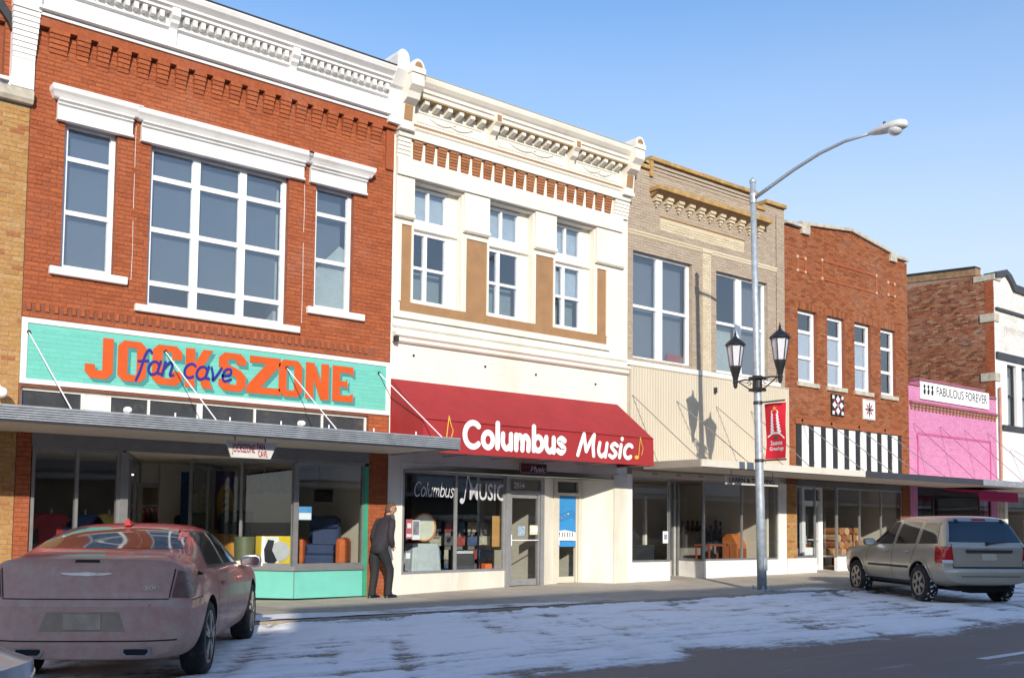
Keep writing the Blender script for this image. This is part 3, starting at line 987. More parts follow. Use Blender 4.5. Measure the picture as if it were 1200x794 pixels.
# block letters: outlines on a 0..1 grid
K = .2
def O_(w=1.0):
    return [[(.2, 0), (w - .2, 0), (w, .14), (w, .86), (w - .2, 1), (.2, 1), (0, .86), (0, .14)], [(.34, .17), (.34, .83), (w - .34, .83), (w - .34, .17)]]
LET = {
    'J': [[(.2, 0), (.78, 0), (1, .16), (1, 1), (.62, 1), (.62, .2), (.38, .2), (.34, .34), (0, .34), (0, .16)]],
    'O': O_(),
    'C': [[(.2, 0), (.8, 0), (1, .14), (1, .36), (.66, .36), (.66, .17), (.34, .17), (.34, .83), (.66, .83), (.66, .66), (1, .66), (1, .86), (.8, 1), (.2, 1), (0, .86), (0, .14)]],
    'K': [[(0, 0), (.34, 0), (.34, .34), (.42, .42), (.64, 0), (1, 0), (.66, .58), (1, 1), (.64, 1), (.34, .62), (.34, 1), (0, 1)]],
    'S': [[(.2, 0), (.8, 0), (1, .14), (1, .42), (.8, .56), (.38, .68), (.34, .72), (.34, .83), (.66, .83), (.66, .7), (1, .7), (1, .86), (.8, 1), (.2, 1), (0, .86), (0, .62), (.2, .5), (.62, .38), (.66, .33), (.66, .17), (.34, .17), (.34, .3), (0, .3), (0, .14)]],
    'Z': [[(0, 0), (1, 0), (1, .18), (.42, .18), (1, .82), (1, 1), (.08, 1), (.08, .82), (.58, .82), (0, .18)]],
    'N': [[(0, 0), (.34, 0), (.34, .55), (.64, 0), (1, 0), (1, 1), (.66, 1), (.66, .46), (.36, 1), (0, 1)]],
    'E': [[(0, 0), (1, 0), (1, .26), (.8, .18), (.36, .18), (.36, .42), (.62, .42), (.72, .34), (.72, .66), (.62, .58), (.36, .58), (.36, .82), (.8, .82), (1, .74), (1, 1), (0, 1)]]}
def outline_letter(ch, x0, x1, z0, z1, y, mat, parent, name='letter', th=.004):
    cu = bpy.data.curves.new('letter', 'CURVE')
    cu.dimensions = '2D'
    cu.fill_mode = 'BOTH'
    cu.extrude = th / 2
    for poly in LET[ch]:
        s = cu.splines.new('POLY')
        s.points.add(len(poly) - 1)
        for p, (u, v) in zip(s.points, poly):
            p.co = (u * (x1 - x0), v * (z1 - z0), 0, 1)
        s.use_cyclic_u = True
    o = bpy.data.objects.new('letter', cu)
    COL.objects.link(o)
    dg = bpy.context.evaluated_depsgraph_get()
    dg.update()
    me = bpy.data.meshes.new_from_object(o.evaluated_get(dg))
    bpy.data.objects.remove(o)
    bpy.data.curves.remove(cu)
    for v in me.vertices:
        v.co = (x0 + v.co.x, y - v.co.z, z0 + v.co.y)
    me.materials.clear()
    me.materials.append(mat)
    me.name = name
    return link(name, me, parent)
px = [(98.6, 131), (137, 170), (177.5, 212), (216.5, 248), (255.5, 287), (288.5, 327.5), (326, 353), (357.5, 384.5), (389, 413)]
for ch, (a, b) in zip('JOCKSZONE', px):
    xa, xb = PX(a, 430), PX(b, 445)
    outline_letter(ch, xa + .05, xb + .05, 3.665, 4.335, D - .0245, TEALSH, sg, 'letter_shadow')
    outline_letter(ch, xa, xb, 3.72, 4.39, D - .030, ORANGE, sg)
xa, xb, zb, ht = PX(158, 440), PX(216, 445), 3.80, .44
for i, (word, a, b) in enumerate((('fan', 158, 203), ('cave', 212, 270))):
    xa, xb = PX(a, 440), PX(b, 445)
    for c, mb in brush(word, .085, lambda L, xa=xa, xb=xb: (lambda u, v: (xa + (xb - xa) * u, D - .036 - L * .0006, 3.86 + .55 * v)), shear=.22):
        mb.build('script_letter', NAVY, sg)

# transom strip above the canopy
yt = D + .08
tr = MB()
for a, b in ((3.99, 4.03), (4.91, 4.965), (5.35, 5.38), (6.83, 6.93), (10.16, 10.2)):
    tr.box(a, b, yt, yt + .08, 3.0, 3.5)
tr.box(3.99, 10.2, yt + .002, yt + .08, 3.45, 3.5)
tr.build('transom_frame', SILLW, rb)
for m in (6.0, 7.9, 9.25):
    MB().box(m - .02, m + .02, yt, yt + .06, 3.0, 3.45).build('transom_mullion', SILLW, rb)
MB().box(4.965, 5.35, yt + .01, yt + .05, 3.0, 3.45).build('vent_panel', pm('grey_panel', (.62, .63, .64), .6, .05, 3), rb)
DGL = pm('dusty_transom_glass', (.05, .055, .062), .18, .2, 3, dirt=(.16, .15, .13), dirt_amt=.6)
for a, b in ((4.03, 4.91), (5.38, 5.98), (6.02, 6.83), (6.93, 7.88), (7.92, 9.23), (9.27, 10.16)):
    MB().box(a, b, yt + .03, yt + .04, 3.0, 3.45).build('transom_pane', DGL, rb)

# canopy
PC = 2.28
zt, zb_ = 2.95, 2.755
cp = MB().box(-5.5, 10.70, D - PC + .03, D - .01, zb_ + .03, zt - .05).build('canopy', CEIL, rb)
for k in range(6):
    zz = zb_ + .008 + k * (zt - zb_) / 6
    MB().prismx([(D - PC + .03, zz), (D - PC - .012, zz + .006), (D - PC - .012, zz + .022), (D - PC + .005, zz + .029), (D - PC + .03, zz + .03)], -5.5, 10.72).build('fascia_rib', GALV, cp)
MB().box(-5.5, 10.72, D - PC - .018, D - PC + .06, zt - .006, zt + .012).build('fascia_cap', GALV, cp)
MB().box(-5.5, 10.71, D - PC - .006, D - PC + .05, zb_ - .018, zb_ + .006).build('fascia_trim', DARKM, cp)
MB().box(10.70, 10.722, D - PC - .012, D - .02, zb_, zt + .01).build('canopy_end', GALV, cp)
def rod_px(parent, a, b, dep, r=.010, mat=None, wall_y=D - .03):
    x, z = P(*a)
    x2, z2 = P(*b, -dep)
    return tie_rod(parent, (x, wall_y, z), (x2, D - dep, z2), r, mat)
for a, b in (((33, 389), (88, 487)), ((193, 412), (258, 498)), ((335, 431), (398, 507)), ((443, 437), (520, 514))):
    rod_px(rb, a, b, 1.75)
    x, z = P(*a)
    MB().lathe([(.03, 0), (.03, .02)], (x, D - .05, z), 8, 'y').build('rod_anchor', DARKM, rb)
for x in (5.16, 8.05):
    f = MB()
    f.lathe([(.03, 0), (.045, .03), (.055, .13), (.045, .15)], (x, D - 1.5, 3.10), 12, 'y')
    f.box(x - .02, x + .02, D - 1.42, D - 1.38, 2.93, 3.1).box(x - .11, x + .11, D - 1.5, D - 1.32, 2.925, 2.945)
    f.build('flood_light', TRIMW, rb, smooth=False)
for i in range(6):
    x = 5.6 + i * .85
    MB().tube([(x, D - PC + .1, 2.955), (x, D - PC + .1, 3.03)], .012, 6).build('vent_pin', TRIMW, cp)
shell(rb, X0, X1, 9.9, mid=2.72)

# shop front: recessed entry between a flat window and a bay
zf = .06
SFM = pm('brushed_shop_frame', (.30, .30, .30), .45, .1, 6, metal=.6)
hd = MB().box(4.18, 10.22, D - .02, D + .12, 2.58, 2.84).build('shopfront_header', pm('dark_header', (.20, .195, .195), .6, .1, 4), rb)
g1 = window(rb, 4.20, 5.55, .12, 2.58, D + .02, mull=(4.88,), fw=.05, mw=.05, mat=SFM, glass=GLASS)
MB().box(5.55, 5.68, D - .005, D + .14, .06, 2.55).build('corner_post', SFM, rb)
def glazed_run(parent, ax, ay, bx, by, z0, z1, n, fmat, gmat=None, fw=.05, name='shop_window', rail=None):
    "glazed screen on a plan line: posts and rails as one part, panes below it"
    A, B = Vector((ax, ay, 0)), Vector((bx, by, 0))
    d = (B - A).normalized()
    L = (B - A).length
    m = MB()
    for i in range(n + 1):
        p = A + d * (L * i / n)
        m.bar((p.x, p.y, z0), (p.x, p.y, z1), fw, fw, up=(d.x, d.y, 0))
    m.bar((ax, ay, z0 + fw / 2), (bx, by, z0 + fw / 2), fw * .9, fw)
    m.bar((ax, ay, z1 - fw / 2), (bx, by, z1 - fw / 2), fw * .9, fw)
    zz = [z0 + fw, z1 - fw]
    if rail:
        m.bar((ax, ay, rail), (bx, by, rail), fw * .9, fw)
        zz = [z0 + fw, rail - fw / 2, rail + fw / 2, z1 - fw]
    o = m.build(name, fmat, parent)
    for i in range(n):
        p, q = A + d * (L * i / n + fw / 2), A + d * (L * (i + 1) / n - fw / 2)
        for k in range(0, len(zz), 2):
            MB().wallbox(p.x, p.y, q.x, q.y, zz[k], zz[k + 1], .006).build('pane', gmat or GLASS, o)
    return o
YB = 20.7
XL, XR = PX(164, 560, YB - D), PX(262, 560, YB - D)
glazed_run(rb, 5.64, D + .12, XL, YB, .3, 2.58, 3, SFM)
MB().wallbox(5.63, D + .1, XL - .01, YB, .05, .3, .06).build('bulkhead', TURQ, rb)
BX = 8.70
glazed_run(rb, 7.35, 18.55, BX - .02, D + .04, .64, 2.58, 2, SFM)
glazed_run(rb, XR, YB, 7.35, 18.57, .1, 2.58, 2, SFM)
glazed_run(rb, BX + .02, D + .02, 10.12, D + .02, .64, 2.58, 1, SFM)
MB().wallbox(7.35, 18.55, BX, D + .0, zf, .56, .08).build('bulkhead', TURQ, rb)
MB().wallbox(BX + .003, D - .004, 10.13, D - .004, zf, .56, .08).build('bulkhead', TURQ, rb)
MB().wallbox(7.33, 18.53, BX - .02, D - .05, .56, .64, .12).build('bay_sill', SFM, rb)
MB().wallbox(BX - .02, D - .05, 10.15, D - .05, .56, .64, .14).build('bay_sill', SFM, rb)
MB().box(BX - .006, BX + .006, D - .012, D + .0, zf, .56).build('bulkhead_strip', ALU, rb)
MB().box(10.125, 10.215, D - .03, D + .12, zf, 2.52).build('side_jamb', pm('green_frame', srgb(60, 150, 120), .5, .08, 4), rb)
MB().box(BX - .05, BX + .05, D - .03, D + .07, .64, 2.52).build('corner_post', SFM, rb)
en = glazed_run(rb, XL, YB, XR, YB, .08, 2.2, 2, pm('pale_door_frame', (.42, .41, .38), .5, .1, 5), GLASS, .09, 'shop_door')
MB().box(XL - .05, XR + .05, YB - .02, YB + .1, 2.2, 2.62).build('door_transom', INT, rb)
MB().tube([((XL + XR) / 2 - .1, YB - .08, .95), ((XL + XR) / 2 - .1, YB - .08, 1.25)], .014, 8).build('door_handle', ALU, en)
MB().box(4.2, 10.5, D + .13, D + 5.0, 2.60, 2.66).build('display_ceiling', pm('pale_soffit', (.70, .60, .48), .8, .05, 2), rb)
MB().box(7.5, 10.5, D + 3.56, D + 3.62, .1, 2.60).build('display_back_wall', INT, rb)
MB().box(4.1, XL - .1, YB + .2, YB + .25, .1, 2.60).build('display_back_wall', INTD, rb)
TUBE = bpy.data.materials.new('lit_tube')
TUBE.use_nodes = True
TUBE.node_tree.nodes['Principled BSDF'].inputs['Emission Color'].default_value = (1, .95, .82, 1)
TUBE.node_tree.nodes['Principled BSDF'].inputs['Emission Strength'].default_value = 4.0
for i_, yy_ in enumerate((D + 5.2, D + 8.0)):
    tl_ = MB().box(5.4, 8.4, yy_ - .08, yy_ + .08, 2.44, 2.52).build('light_fitting', TRIMW, rb)
    MB().tube([(5.45, yy_, 2.42), (8.35, yy_, 2.42)], .02, 8).build('light_tube', TUBE, tl_)
MB().add([(7.40, 18.55, .60), (8.70, 17.06, .60), (10.5, 17.06, .60), (10.5, D + 3.55, .60), (7.40, D + 3.55, .60)], [(0, 1, 2, 3, 4)]).build('display_floor', pm('display_carpet', (.05, .12, .09), .9, .15, 9), rb)
# ------------------------------------------------------------------ white building of the music shop
X0, X1 = 10.66, 17.25
mu = thing('painted_building', 'cream white painted building with brown trim and red shop awning', 'building')
WX = [(11.16, 12.36), (13.06, 14.30), (14.95, 16.15)]
wins = [(a, b, 5.83, 8.30) for a, b in WX]
SFH = (10.98, 16.98, 0.0, 2.62)
brown = [(10.86, 11.10, 5.83, 7.38), (12.46, 13.01, 5.83, 7.38), (14.36, 14.88, 5.83, 7.38), (16.22, 16.52, 5.83, 7.38)]
wall = wall_mesh(X0 + .005, X1, 0, 10.0, wins + [SFH], D, .34).build('wall', CREAM, mu)
for a, b, c, d in brown:
    f = MB()
    MB().box(a, b, D - .012, D + .02, c, d).build('brown_panel', BROWNP, mu)
    f.box(a - .045, a, D - .035, D + .01, c, d + .05).box(b, b + .045, D - .035, D + .01, c, d + .05).box(a, b, D - .036, D + .01, d, d + .05)
    f.build('panel_moulding', CREAM, mu)
MB().box(10.86, 16.53, D - .03, D + .01, 5.63, 5.829).build('brown_base_band', BROWNP, mu)
MB().box(10.70, 16.62, D - .06, D + .01, 5.50, 5.628).build('sill_band', CREAM, mu)
# upper piers and their imposts
for a, b in ((10.70, 11.13), (12.38, 13.04), (14.32, 14.93), (16.17, 17.05)):
    MB().box(a, b, D - .07, D + .0, 7.60, 8.34).build('pier', CREAM, mu)
    m = MB()
    mould(m, a - .01, b + .01, [(.07, 7.50), (.10, 7.53), (.10, 7.57), (.085, 7.598)], D)
    m.build('impost', CREAM, mu)
MB().box(10.70, 16.98, D - .12, D + .0, 8.345, 8.70).build('lintel_band', CREAM, mu)
# brown corbel panels
n = 19
x0c, x1c = 11.04, 16.68
pitch = (x1c - x0c) / n
for i in range(n):
    a = x0c + i * pitch
    c = MB()
    for k in range(7):
        c.box(a + .045, a + pitch - .045, D - .035 - .012 * k, D - .002, 8.705 + k * .058 + .004, 8.705 + (k + 1) * .058 - .004)
    p = c.build('corbel_panel', COR, mu)
MB().box(x0c - .04, x1c + .04, D - .02, D + .0, 8.70, 9.12).build('corbel_ground', CREAM, mu)
for i in range(n + 1):
    a = x0c + i * pitch
    MB().box(a - .042, a + .042, D - .045, D - .021, 8.702, 9.10).build('corbel_spacer', CREAM, mu)
MB().box(10.70, 17.2, D - .14, D + .0, 9.12, 9.30).build('upper_band', CREAM, mu)
for k in range(5):
    for a, b in ((10.70, 11.0), (16.74, 17.2)):
        MB().box(a, b, D - .06 - .014 * k, D + .0, 8.705 + k * .08, 8.775 + k * .08).build('stepped_course', CREAM, mu)
# cornice
zc = 9.30
m = MB()
mould(m, 10.98, 16.92, [(.15, zc + .002), (.17, zc + .03), (.17, zc + .06), (.13, zc + .065), (.13, zc + .11), (.15, zc + .12), (.15, zc + .15), (.10, zc + .16), (.10, zc + .62)], D)
m.build('cornice_frieze', CREAM, mu)
MB().box(10.98, 16.92, D - .165, D - .13, zc + .068, zc + .10).build('cornice_line', BROWNP, mu)
m = MB()
mould(m, 10.98, 16.92, [(.34, zc + .63), (.34, zc + .70), (.38, zc + .72), (.38, zc + .78), (.42, zc + .81), (.48, zc + .88), (.50, zc + .95), (.50, zc + .985)], D)
crown = m.build('cornice_crown', CREAM, mu)
MB().box(10.96, 16.94, D - .51, D + .35, zc + .987, zc + 1.005).build('roof_edge', pm('grey_roof_edge', (.33, .34, .32), .7, .1, 4), mu)
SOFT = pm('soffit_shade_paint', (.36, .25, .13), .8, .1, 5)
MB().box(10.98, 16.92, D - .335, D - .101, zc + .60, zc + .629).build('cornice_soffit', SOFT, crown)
secs = [(11.10, 12.82, 6), (13.16, 15.10, 8), (15.42, 16.82, 6)]
for a, b, k in secs:
    for i in range(k):
        x = a + (b - a) * (i + .5) / k
        MB().prismx([(D - .30, zc + .60), (D - .30, zc + .52), (D - .26, zc + .50), (D - .12, zc + .46), (D - .10, zc + .46), (D - .10, zc + .60)], x - .055, x + .055).build('modillion', CREAM, crown)
    f = MB()
    p0, p1 = a + .02, b - .02
    for q in ((p0, p1, zc + .20, zc + .23), (p0, p1, zc + .40, zc + .43), (p0, p0 + .03, zc + .23, zc + .40), (p1 - .03, p1, zc + .23, zc + .40)):
        f.box(q[0], q[1], D - .118, D - .095, q[2], q[3])
    f.build('frieze_panel_frame', CREAM, mu)
    mid = (a + b) / 2
    for s in (-.25, .25):
        pts = [(mid + s * (b - a) * .5 + (t - .5) * (b - a) * .4, D - .108, zc + .36 - .09 * math.sin(math.pi * t)) for t in np.linspace(0, 1, 9)]
        MB().tube(pts, [.012 + .014 * math.sin(math.pi * t) for t in np.linspace(0, 1, 9)], 6).build('swag', CREAM, mu, smooth=True)
for x in (12.99, 15.26):
    MB().prismx([(D - .42, zc + .76), (D - .42, zc + .58), (D - .34, zc + .52), (D - .30, zc + .42), (D - .20, zc + .36), (D - .14, zc + .16), (D - .1, zc + .16), (D - .1, zc + .76)], x - .085, x + .085).build('bracket', CREAM, mu)
    MB().box(x - .055, x + .055, D - .432, D - .418, zc + .60, zc + .73).build('bracket_panel', BROWNP, mu)
for x0e, x1e in ((10.69, 10.98), (16.92, 17.22)):
    MB().prismx([(D - .58, zc + .95), (D - .58, zc + .72), (D - .46, zc + .62), (D - .42, zc + .50), (D - .26, zc + .42), (D - .22, zc + .1), (D - .22, zc + .0), (D + .2, zc + .0), (D + .2, zc + .95)], x0e, x1e).build('end_bracket', CREAM, mu)
    MB().box(x0e - .02, x1e + .02, D - .24, D + .1, zc - .07, zc - .002).build('bracket_base', CREAM, mu)
    MB().box(x0e - .012, x1e + .012, D - .61, D + .22, zc + .95, zc + 1.06).build('end_cap', CREAM, mu)
    MB().add([(x0e + .05, D - .236, zc + .12), (x1e - .05, D - .236, zc + .12), (x1e - .05, D - .274, zc + .41), (x0e + .05, D - .274, zc + .41), (x0e + .05, D - .2, zc + .12), (x1e - .05, D - .2, zc + .12), (x1e - .05, D - .22, zc + .41), (x0e + .05, D - .22, zc + .41)],
             [(0, 1, 2, 3), (0, 4, 5, 1), (1, 5, 6, 2), (2, 6, 7, 3), (3, 7, 4, 0)]).build('bracket_panel', BROWNP, mu)
    xm, rr = (x0e + x1e) / 2, (x1e - x0e) / 2
    MB().prism([(x0e, zc + 1.061)] + [(xm + rr * math.cos(rad(a)), zc + 1.07 + rr * 1.15 * math.sin(rad(a))) for a in range(180, -1, -15)], D - .58, D + .1).build('finial', CREAM, mu)
    MB().prism([(xm + rr * .6 * math.cos(rad(a)), zc + 1.08 + rr * .7 * math.sin(rad(a))) for a in range(180, -1, -15)], D - .592, D - .578).build('finial_panel', BROWNP, mu)
# windows
SHEER = pm('sheer_curtain', (.62, .68, .70), .9, .08, 9)
for i, (a, b) in enumerate(WX):
    yg = D + .20
    MB().box(a, b, yg - .02, yg + .10, 7.36, 7.56).build('window_transom_bar', CREAM, mu)
    mm = MB()
    mould(mm, a, b, [(.02, 7.37), (.05, 7.39), (.05, 7.43)], yg - .02)
    mm.build('transom_moulding', CREAM, mu)
    gx0, gx1 = a + .03, b - .22
    MB().box(gx1, b, yg - .01, yg + .10, 5.83, 7.36).build('window_casing', CREAM, mu)
    MB().box(gx1 - .02, b, yg - .01, yg + .10, 7.56, 8.30).build('window_casing', CREAM, mu)
    t = window(mu, gx0, gx1 - .02, 7.56, 8.28, yg, mull=((gx0 + gx1) / 2 - .02,), fw=.05, mw=.04)
    s = window(mu, gx0, gx1, 5.90, 7.36, yg, mull=(gx0 + .40,), rails=(6.62,), fw=.06, mw=.075, rw=.06)
    MB().box(a, gx1 + .05, yg - .08, yg + .10, 5.84, 5.90).build('window_sill', CREAM, mu)
    MB().box(gx0, gx1, yg + .16, yg + .17, 7.58, 8.26).build('blind', SHEER, t)
    if i == 2:
        MB().box(gx0, gx1, yg + .16, yg + .17, 6.64, 7.32).build('blind', SHEER, s)
    MB().box(gx0, gx1, yg + .3, yg + .31, 5.92, 6.60).build('lower_blind', pm('green_shade', (.30, .36, .33), .9, .1, 5), s)
# ledge over the shop
m = MB()
mould(m, X0 + .03, X1 - .02, [(.05, 5.0), (.09, 5.03), (.09, 5.09), (.14, 5.13), (.14, 5.18), (.02, 5.22)], D)
m.build('ledge', CREAM, mu)
MB().box(X0 + .02, X0 + .1, D - .16, D - .08, 4.99, 5.10).build('ledge_end', DARKM, mu)
m = MB()
mould(m, X0 + .03, X1 - .02, [(.02, 5.30), (.05, 5.33), (.05, 5.37), (.0, 5.39)], D)
m.build('string_moulding', CREAM, mu)
for x, z in ((11.2, 4.78), (13.0, 4.75), (14.4, 4.72), (16.2, 4.68)):
    MB().lathe([(.025, 0), (.02, .03)], (x, D - .03, z), 8, 'y').build('wall_bolt', DARKM, mu)
for z in (4.42, 4.62, 4.82):
    MB().box(X0 + .02, X1, D - .004, D + .001, z, z + .008).build('plaster_joint', SILLW, mu)
# awning
AWN = pm('red_awning_canvas', (.33, .022, .024), .75, .10, 2.0, .1, 120, streak=True, dirt=(.28, .03, .03), dirt_amt=.4)
ax0, ax1, azt, azm, azb, ap = 10.69, 16.92, 4.27, 3.40, 2.78, 1.15
aw = MB()
aw.prismx([(D - .002, azt), (D - ap, azm), (D - ap - .02, azb), (D - ap, azb), (D - ap + .02, azm - .01), (D - .002, azt - .03)], ax0, ax1)
awn = aw.build('awning', AWN, mu)
for x in (ax0, ax1):
    s = 1 if x == ax0 else -1
    MB().prismx([(D - .003, azt - .01), (D - ap + .01, azm - .012), (D - ap, azb), (D - .003, azb)], min(x, x + s * .004) - .002 * s, max(x, x + s * .004) - .002 * s).build('awning_end', AWN, awn)
for x in np.linspace(ax0 + .02, ax1 - .02, 6):
    MB().tube([(x, D - .02, azt - .05), (x, D - ap + .03, azm - .04), (x, D - ap + .02, azb + .02), (x, D - .02, azb + .02)], .014, 6).build('awning_frame', ALU, awn)
MB().tube([(ax0, D - ap - .022, azm), (ax1, D - ap - .022, azm)], .006, 6).build('awning_seam', AWN, awn)
yv = D - ap - .026
def valance(px0, py0, px1, py1):
    a, b = P(px0, py0, yv - D), P(px1, py1, yv - D)
    return a, b
xa, xb = PX(543, 520, yv - D), PX(664, 530, yv - D)
def fl_(xa, xb, z, hh):
    return lambda L: (lambda u, v: (xa + (xb - xa) * u, yv - .002 - L * .0008 - max(0, .022 * (1 - (v * hh + z - azb) / (azm - azb))) * 0, z + v * hh))
for c, mb in brush('Columbus', .175, fl_(xa, xb, 2.92, .66), gap=.035):
    mb.build('awning_letter', LETW, awn)
xa, xb = PX(677, 525, yv - D), PX(741, 535, yv - D)
for c, mb in brush('Music', .135, fl_(xa, xb, 2.90, .66), shear=.18, gap=.03):
    mb.build('awning_letter', LETW, awn)
def note(parent, x, z, s, y, mat):
    m = MB()
    pts = [(x + s * .11 * math.cos(rad(a)), z + s * .075 * math.sin(rad(a))) for a in range(0, 360, 24)]
    m.prism(pts, y - .004, y)
    f = lambda u, v: (u, y - .005, v)
    ribbon(m, [(x + s * .10, z), (x + s * .16, z + s * .5), (x + s * .2, z + s * .78)], s * .035, f)
    f2 = lambda u, v: (u, y - .006, v)
    ribbon(m, spline([(x + s * .2, z + s * .76), (x + s * .28, z + s * .5), (x + s * .34, z + s * .36), (x + s * .26, z + s * .1)]), s * .03, f2)
    return m.build('music_note', mat, parent)
note(awn, PX(746, 538, yv - D), 2.95, .58, yv, GOLD)
note(awn, PX(519, 528, yv - D), 2.97, .66, yv, GOLD)

# shop front, drawn back towards the doors
A = (11.00, D + .02)
xB, yB = PX(592, 620, .48), D + .48
xC, yC = PX(636, 620, .48), D + .48
xD, yD = PX(648, 620, .62), D + .62
xE, yE = PX(680, 620, .62), D + .62
xF = PX(718, 620, 0.02)
MB().box(X0 + .3, 11.0, D - .012, D + .1, 0, 2.6).build('corner_pilaster', CREAM, mu)
MB().wallbox(A[0], A[1], xB, yB, .0, .44, .1).build('bulkhead', CREAM, mu)
GREYF = pm('grey_shop_frame', (.33, .335, .34), .45, .1, 6, metal=.4)
gw = glazed_run(mu, A[0] + .04, A[1] + .03, xB - .03, yB + .03, .44, 2.50, 2, GREYF, GLASS, .055)
hdr = MB().add([(10.98, D - .01, 2.50), (xB, yB - .03, 2.50), (xC, yC - .03, 2.50), (xF + .2, D - .01, 2.50), (10.98, D - .01, 2.64), (xF + .2, D - .01, 2.64), (xC, yC - .03, 2.64), (xB, yB - .03, 2.64)],
               [(0, 1, 7, 4), (1, 2, 6, 7), (2, 3, 5, 6), (0, 1, 2, 3), (4, 5, 6, 7)])
hdr.build('shopfront_header', CREAM, mu)
def door(parent, ax, ay, bx, by, z0, z1, zt, fmat, kick=.0, stile=.09, name='shop_door'):
    A, B = Vector((ax, ay, 0)), Vector((bx, by, 0))
    d = (B - A).normalized()
    m = MB()
    for s, z0_, z1_ in ((0, z0, zt), (1, z0, zt)):
        p = A if s == 0 else B
        q = p + d * (.045 if s == 0 else -.045)
        m.bar((q.x, q.y, z0_), (q.x, q.y, z1_), .09, .11, up=(d.x, d.y, 0))
    m.bar((ax, ay, z1 + .03), (bx, by, z1 + .03), .10, .07)
    m.bar((ax, ay, zt - .03), (bx, by, zt - .03), .10, .06)
    fr = m.build('door_frame', fmat, parent)
    p, q = A + d * .095, B - d * .095
    MB().wallbox(p.x, p.y + .02, q.x, q.y + .02, z1 + .065, zt - .06, .006).build('transom_pane', GLASS, fr)
    m = MB()
    for s in (0, 1):
        r = p + d * (stile / 2) if s == 0 else q - d * (stile / 2)
        m.bar((r.x, r.y + .015, z0 + .02), (r.x, r.y + .015, z1 - .01), stile, .05, up=(d.x, d.y, 0))
    a2, b2 = p + d * stile, q - d * stile
    m.bar((a2.x, a2.y + .015, z1 - .05), (b2.x, b2.y + .015, z1 - .05), .045, .09)
    m.bar((a2.x, a2.y + .015, z0 + .02 + .07), (b2.x, b2.y + .015, z0 + .02 + .07), .045, .14)
    dr = m.build(name, fmat, parent)
    MB().wallbox(a2.x, a2.y + .013, b2.x, b2.y + .013, z0 + .16, z1 - .095, .006).build('door_glass', GLASS, dr)
    h = MB().tube([(p.x + .04, p.y - .055, .98), (p.x + .04, p.y - .055, 1.22)], .013, 6)
    h.bar((p.x + .04, p.y - .055, 1.10), (b2.x, q.y - .055, 1.10), .02, .02)
    h.build('push_bar', TRIMW, dr)
    return dr
CREAMF = pm('cream_door_frame', (.60, .56, .46), .5, .06, 4)
d1 = door(mu, xB, yB, xC, yC, .09, 2.12, 2.50, GREYF)
d2 = door(mu, xD, yD, xE, yE, .10, 2.12, 2.50, CREAMF)
put_text('door_number', '2514', flat(xB + .26, xB + .56, 2.24, 2.37, yB - .004 + .03), LETW, d1, .01)
MB().wallbox(xC + .004, yC - .02, xD - .004, yD - .02, .05, 2.5, .12).build('door_pier', CREAM, mu)
MB().wallbox(xE + .004, yE, xF, D + .0, .05, 2.5, .1).build('splayed_wall', CREAM, mu)
MB().box(xF, X1 - .004, D - .03, D + .15, 0, 2.62).build('corner_pilaster', CREAM, mu)
shell(mu, X0, X1, 9.9, mid=2.66)
MB().box(11.0, 17.1, D + .01, D + .60, 2.645, 2.658).build('entry_soffit', CEIL, mu)
# display platform and back wall inside
MB().add([(11.06, D + .12, .42), (xB - .1, yB + .12, .42), (xB - .1, D + 2.2, .42), (11.06, D + 2.2, .42)], [(0, 1, 2, 3)]).build('display_floor', FLOORI, mu)
MB().box(11.0, 13.9, D + 4.2, D + 4.3, .1, 2.6).build('display_back_wall', INTD, mu)
MB().box(xC + .25, xC + .33, D + .85, D + 3.2, .1, 2.5).build('lobby_wall', INT, mu)
MB().box(xE + .05, xE + .13, D + .95, D + 3.2, .1, 2.5).build('lobby_wall', INT, mu)
# ------------------------------------------------------------------ tan brick building
X0, X1 = 17.25, 23.39
tb = thing('brick_building', 'tan brick building with ochre coping and beige corrugated panel', 'building')
W1, W2 = (17.43, 19.55, 5.42, 8.06), (20.49, 22.62, 5.40, 8.06)
SF = (17.30, 23.36, 0.0, 2.62)
def top(x):
    return 10.12 if x < 17.98 else (10.36 if x < 22.1 else (10.02 if x < 22.5 else 10.24))
wall = MB()
wm = wall_mesh(X0, X1, 0, 10.0, [W1, W2, SF], D, .2)
wm.box(X0, 17.97, D, D + .3, 10.0, 10.1).box(17.97, 22.1, D, D + .3, 10.0, 10.34).box(22.5, X1, D, D + .3, 10.0, 10.22)
wall = wm.build('wall', MORTT, tb)
panel = (18.37, 21.63, 8.69, 9.02)
blk = [W1, W2, SF, panel, (17.2, 23.45, 3.0, 5.36), (18.0, 22.42, 9.52, 9.70), (17.2, 23.02, 8.42, 8.53), (19.95, 20.28, 5.36, 8.42)]
brick_field('brickwork', brick_list(X0 + .004, X1 - .004, 2.66, 10.4, blk, .21, .068, top=top), TAN, wall, lambda s, d, z: (s, D - d, z))
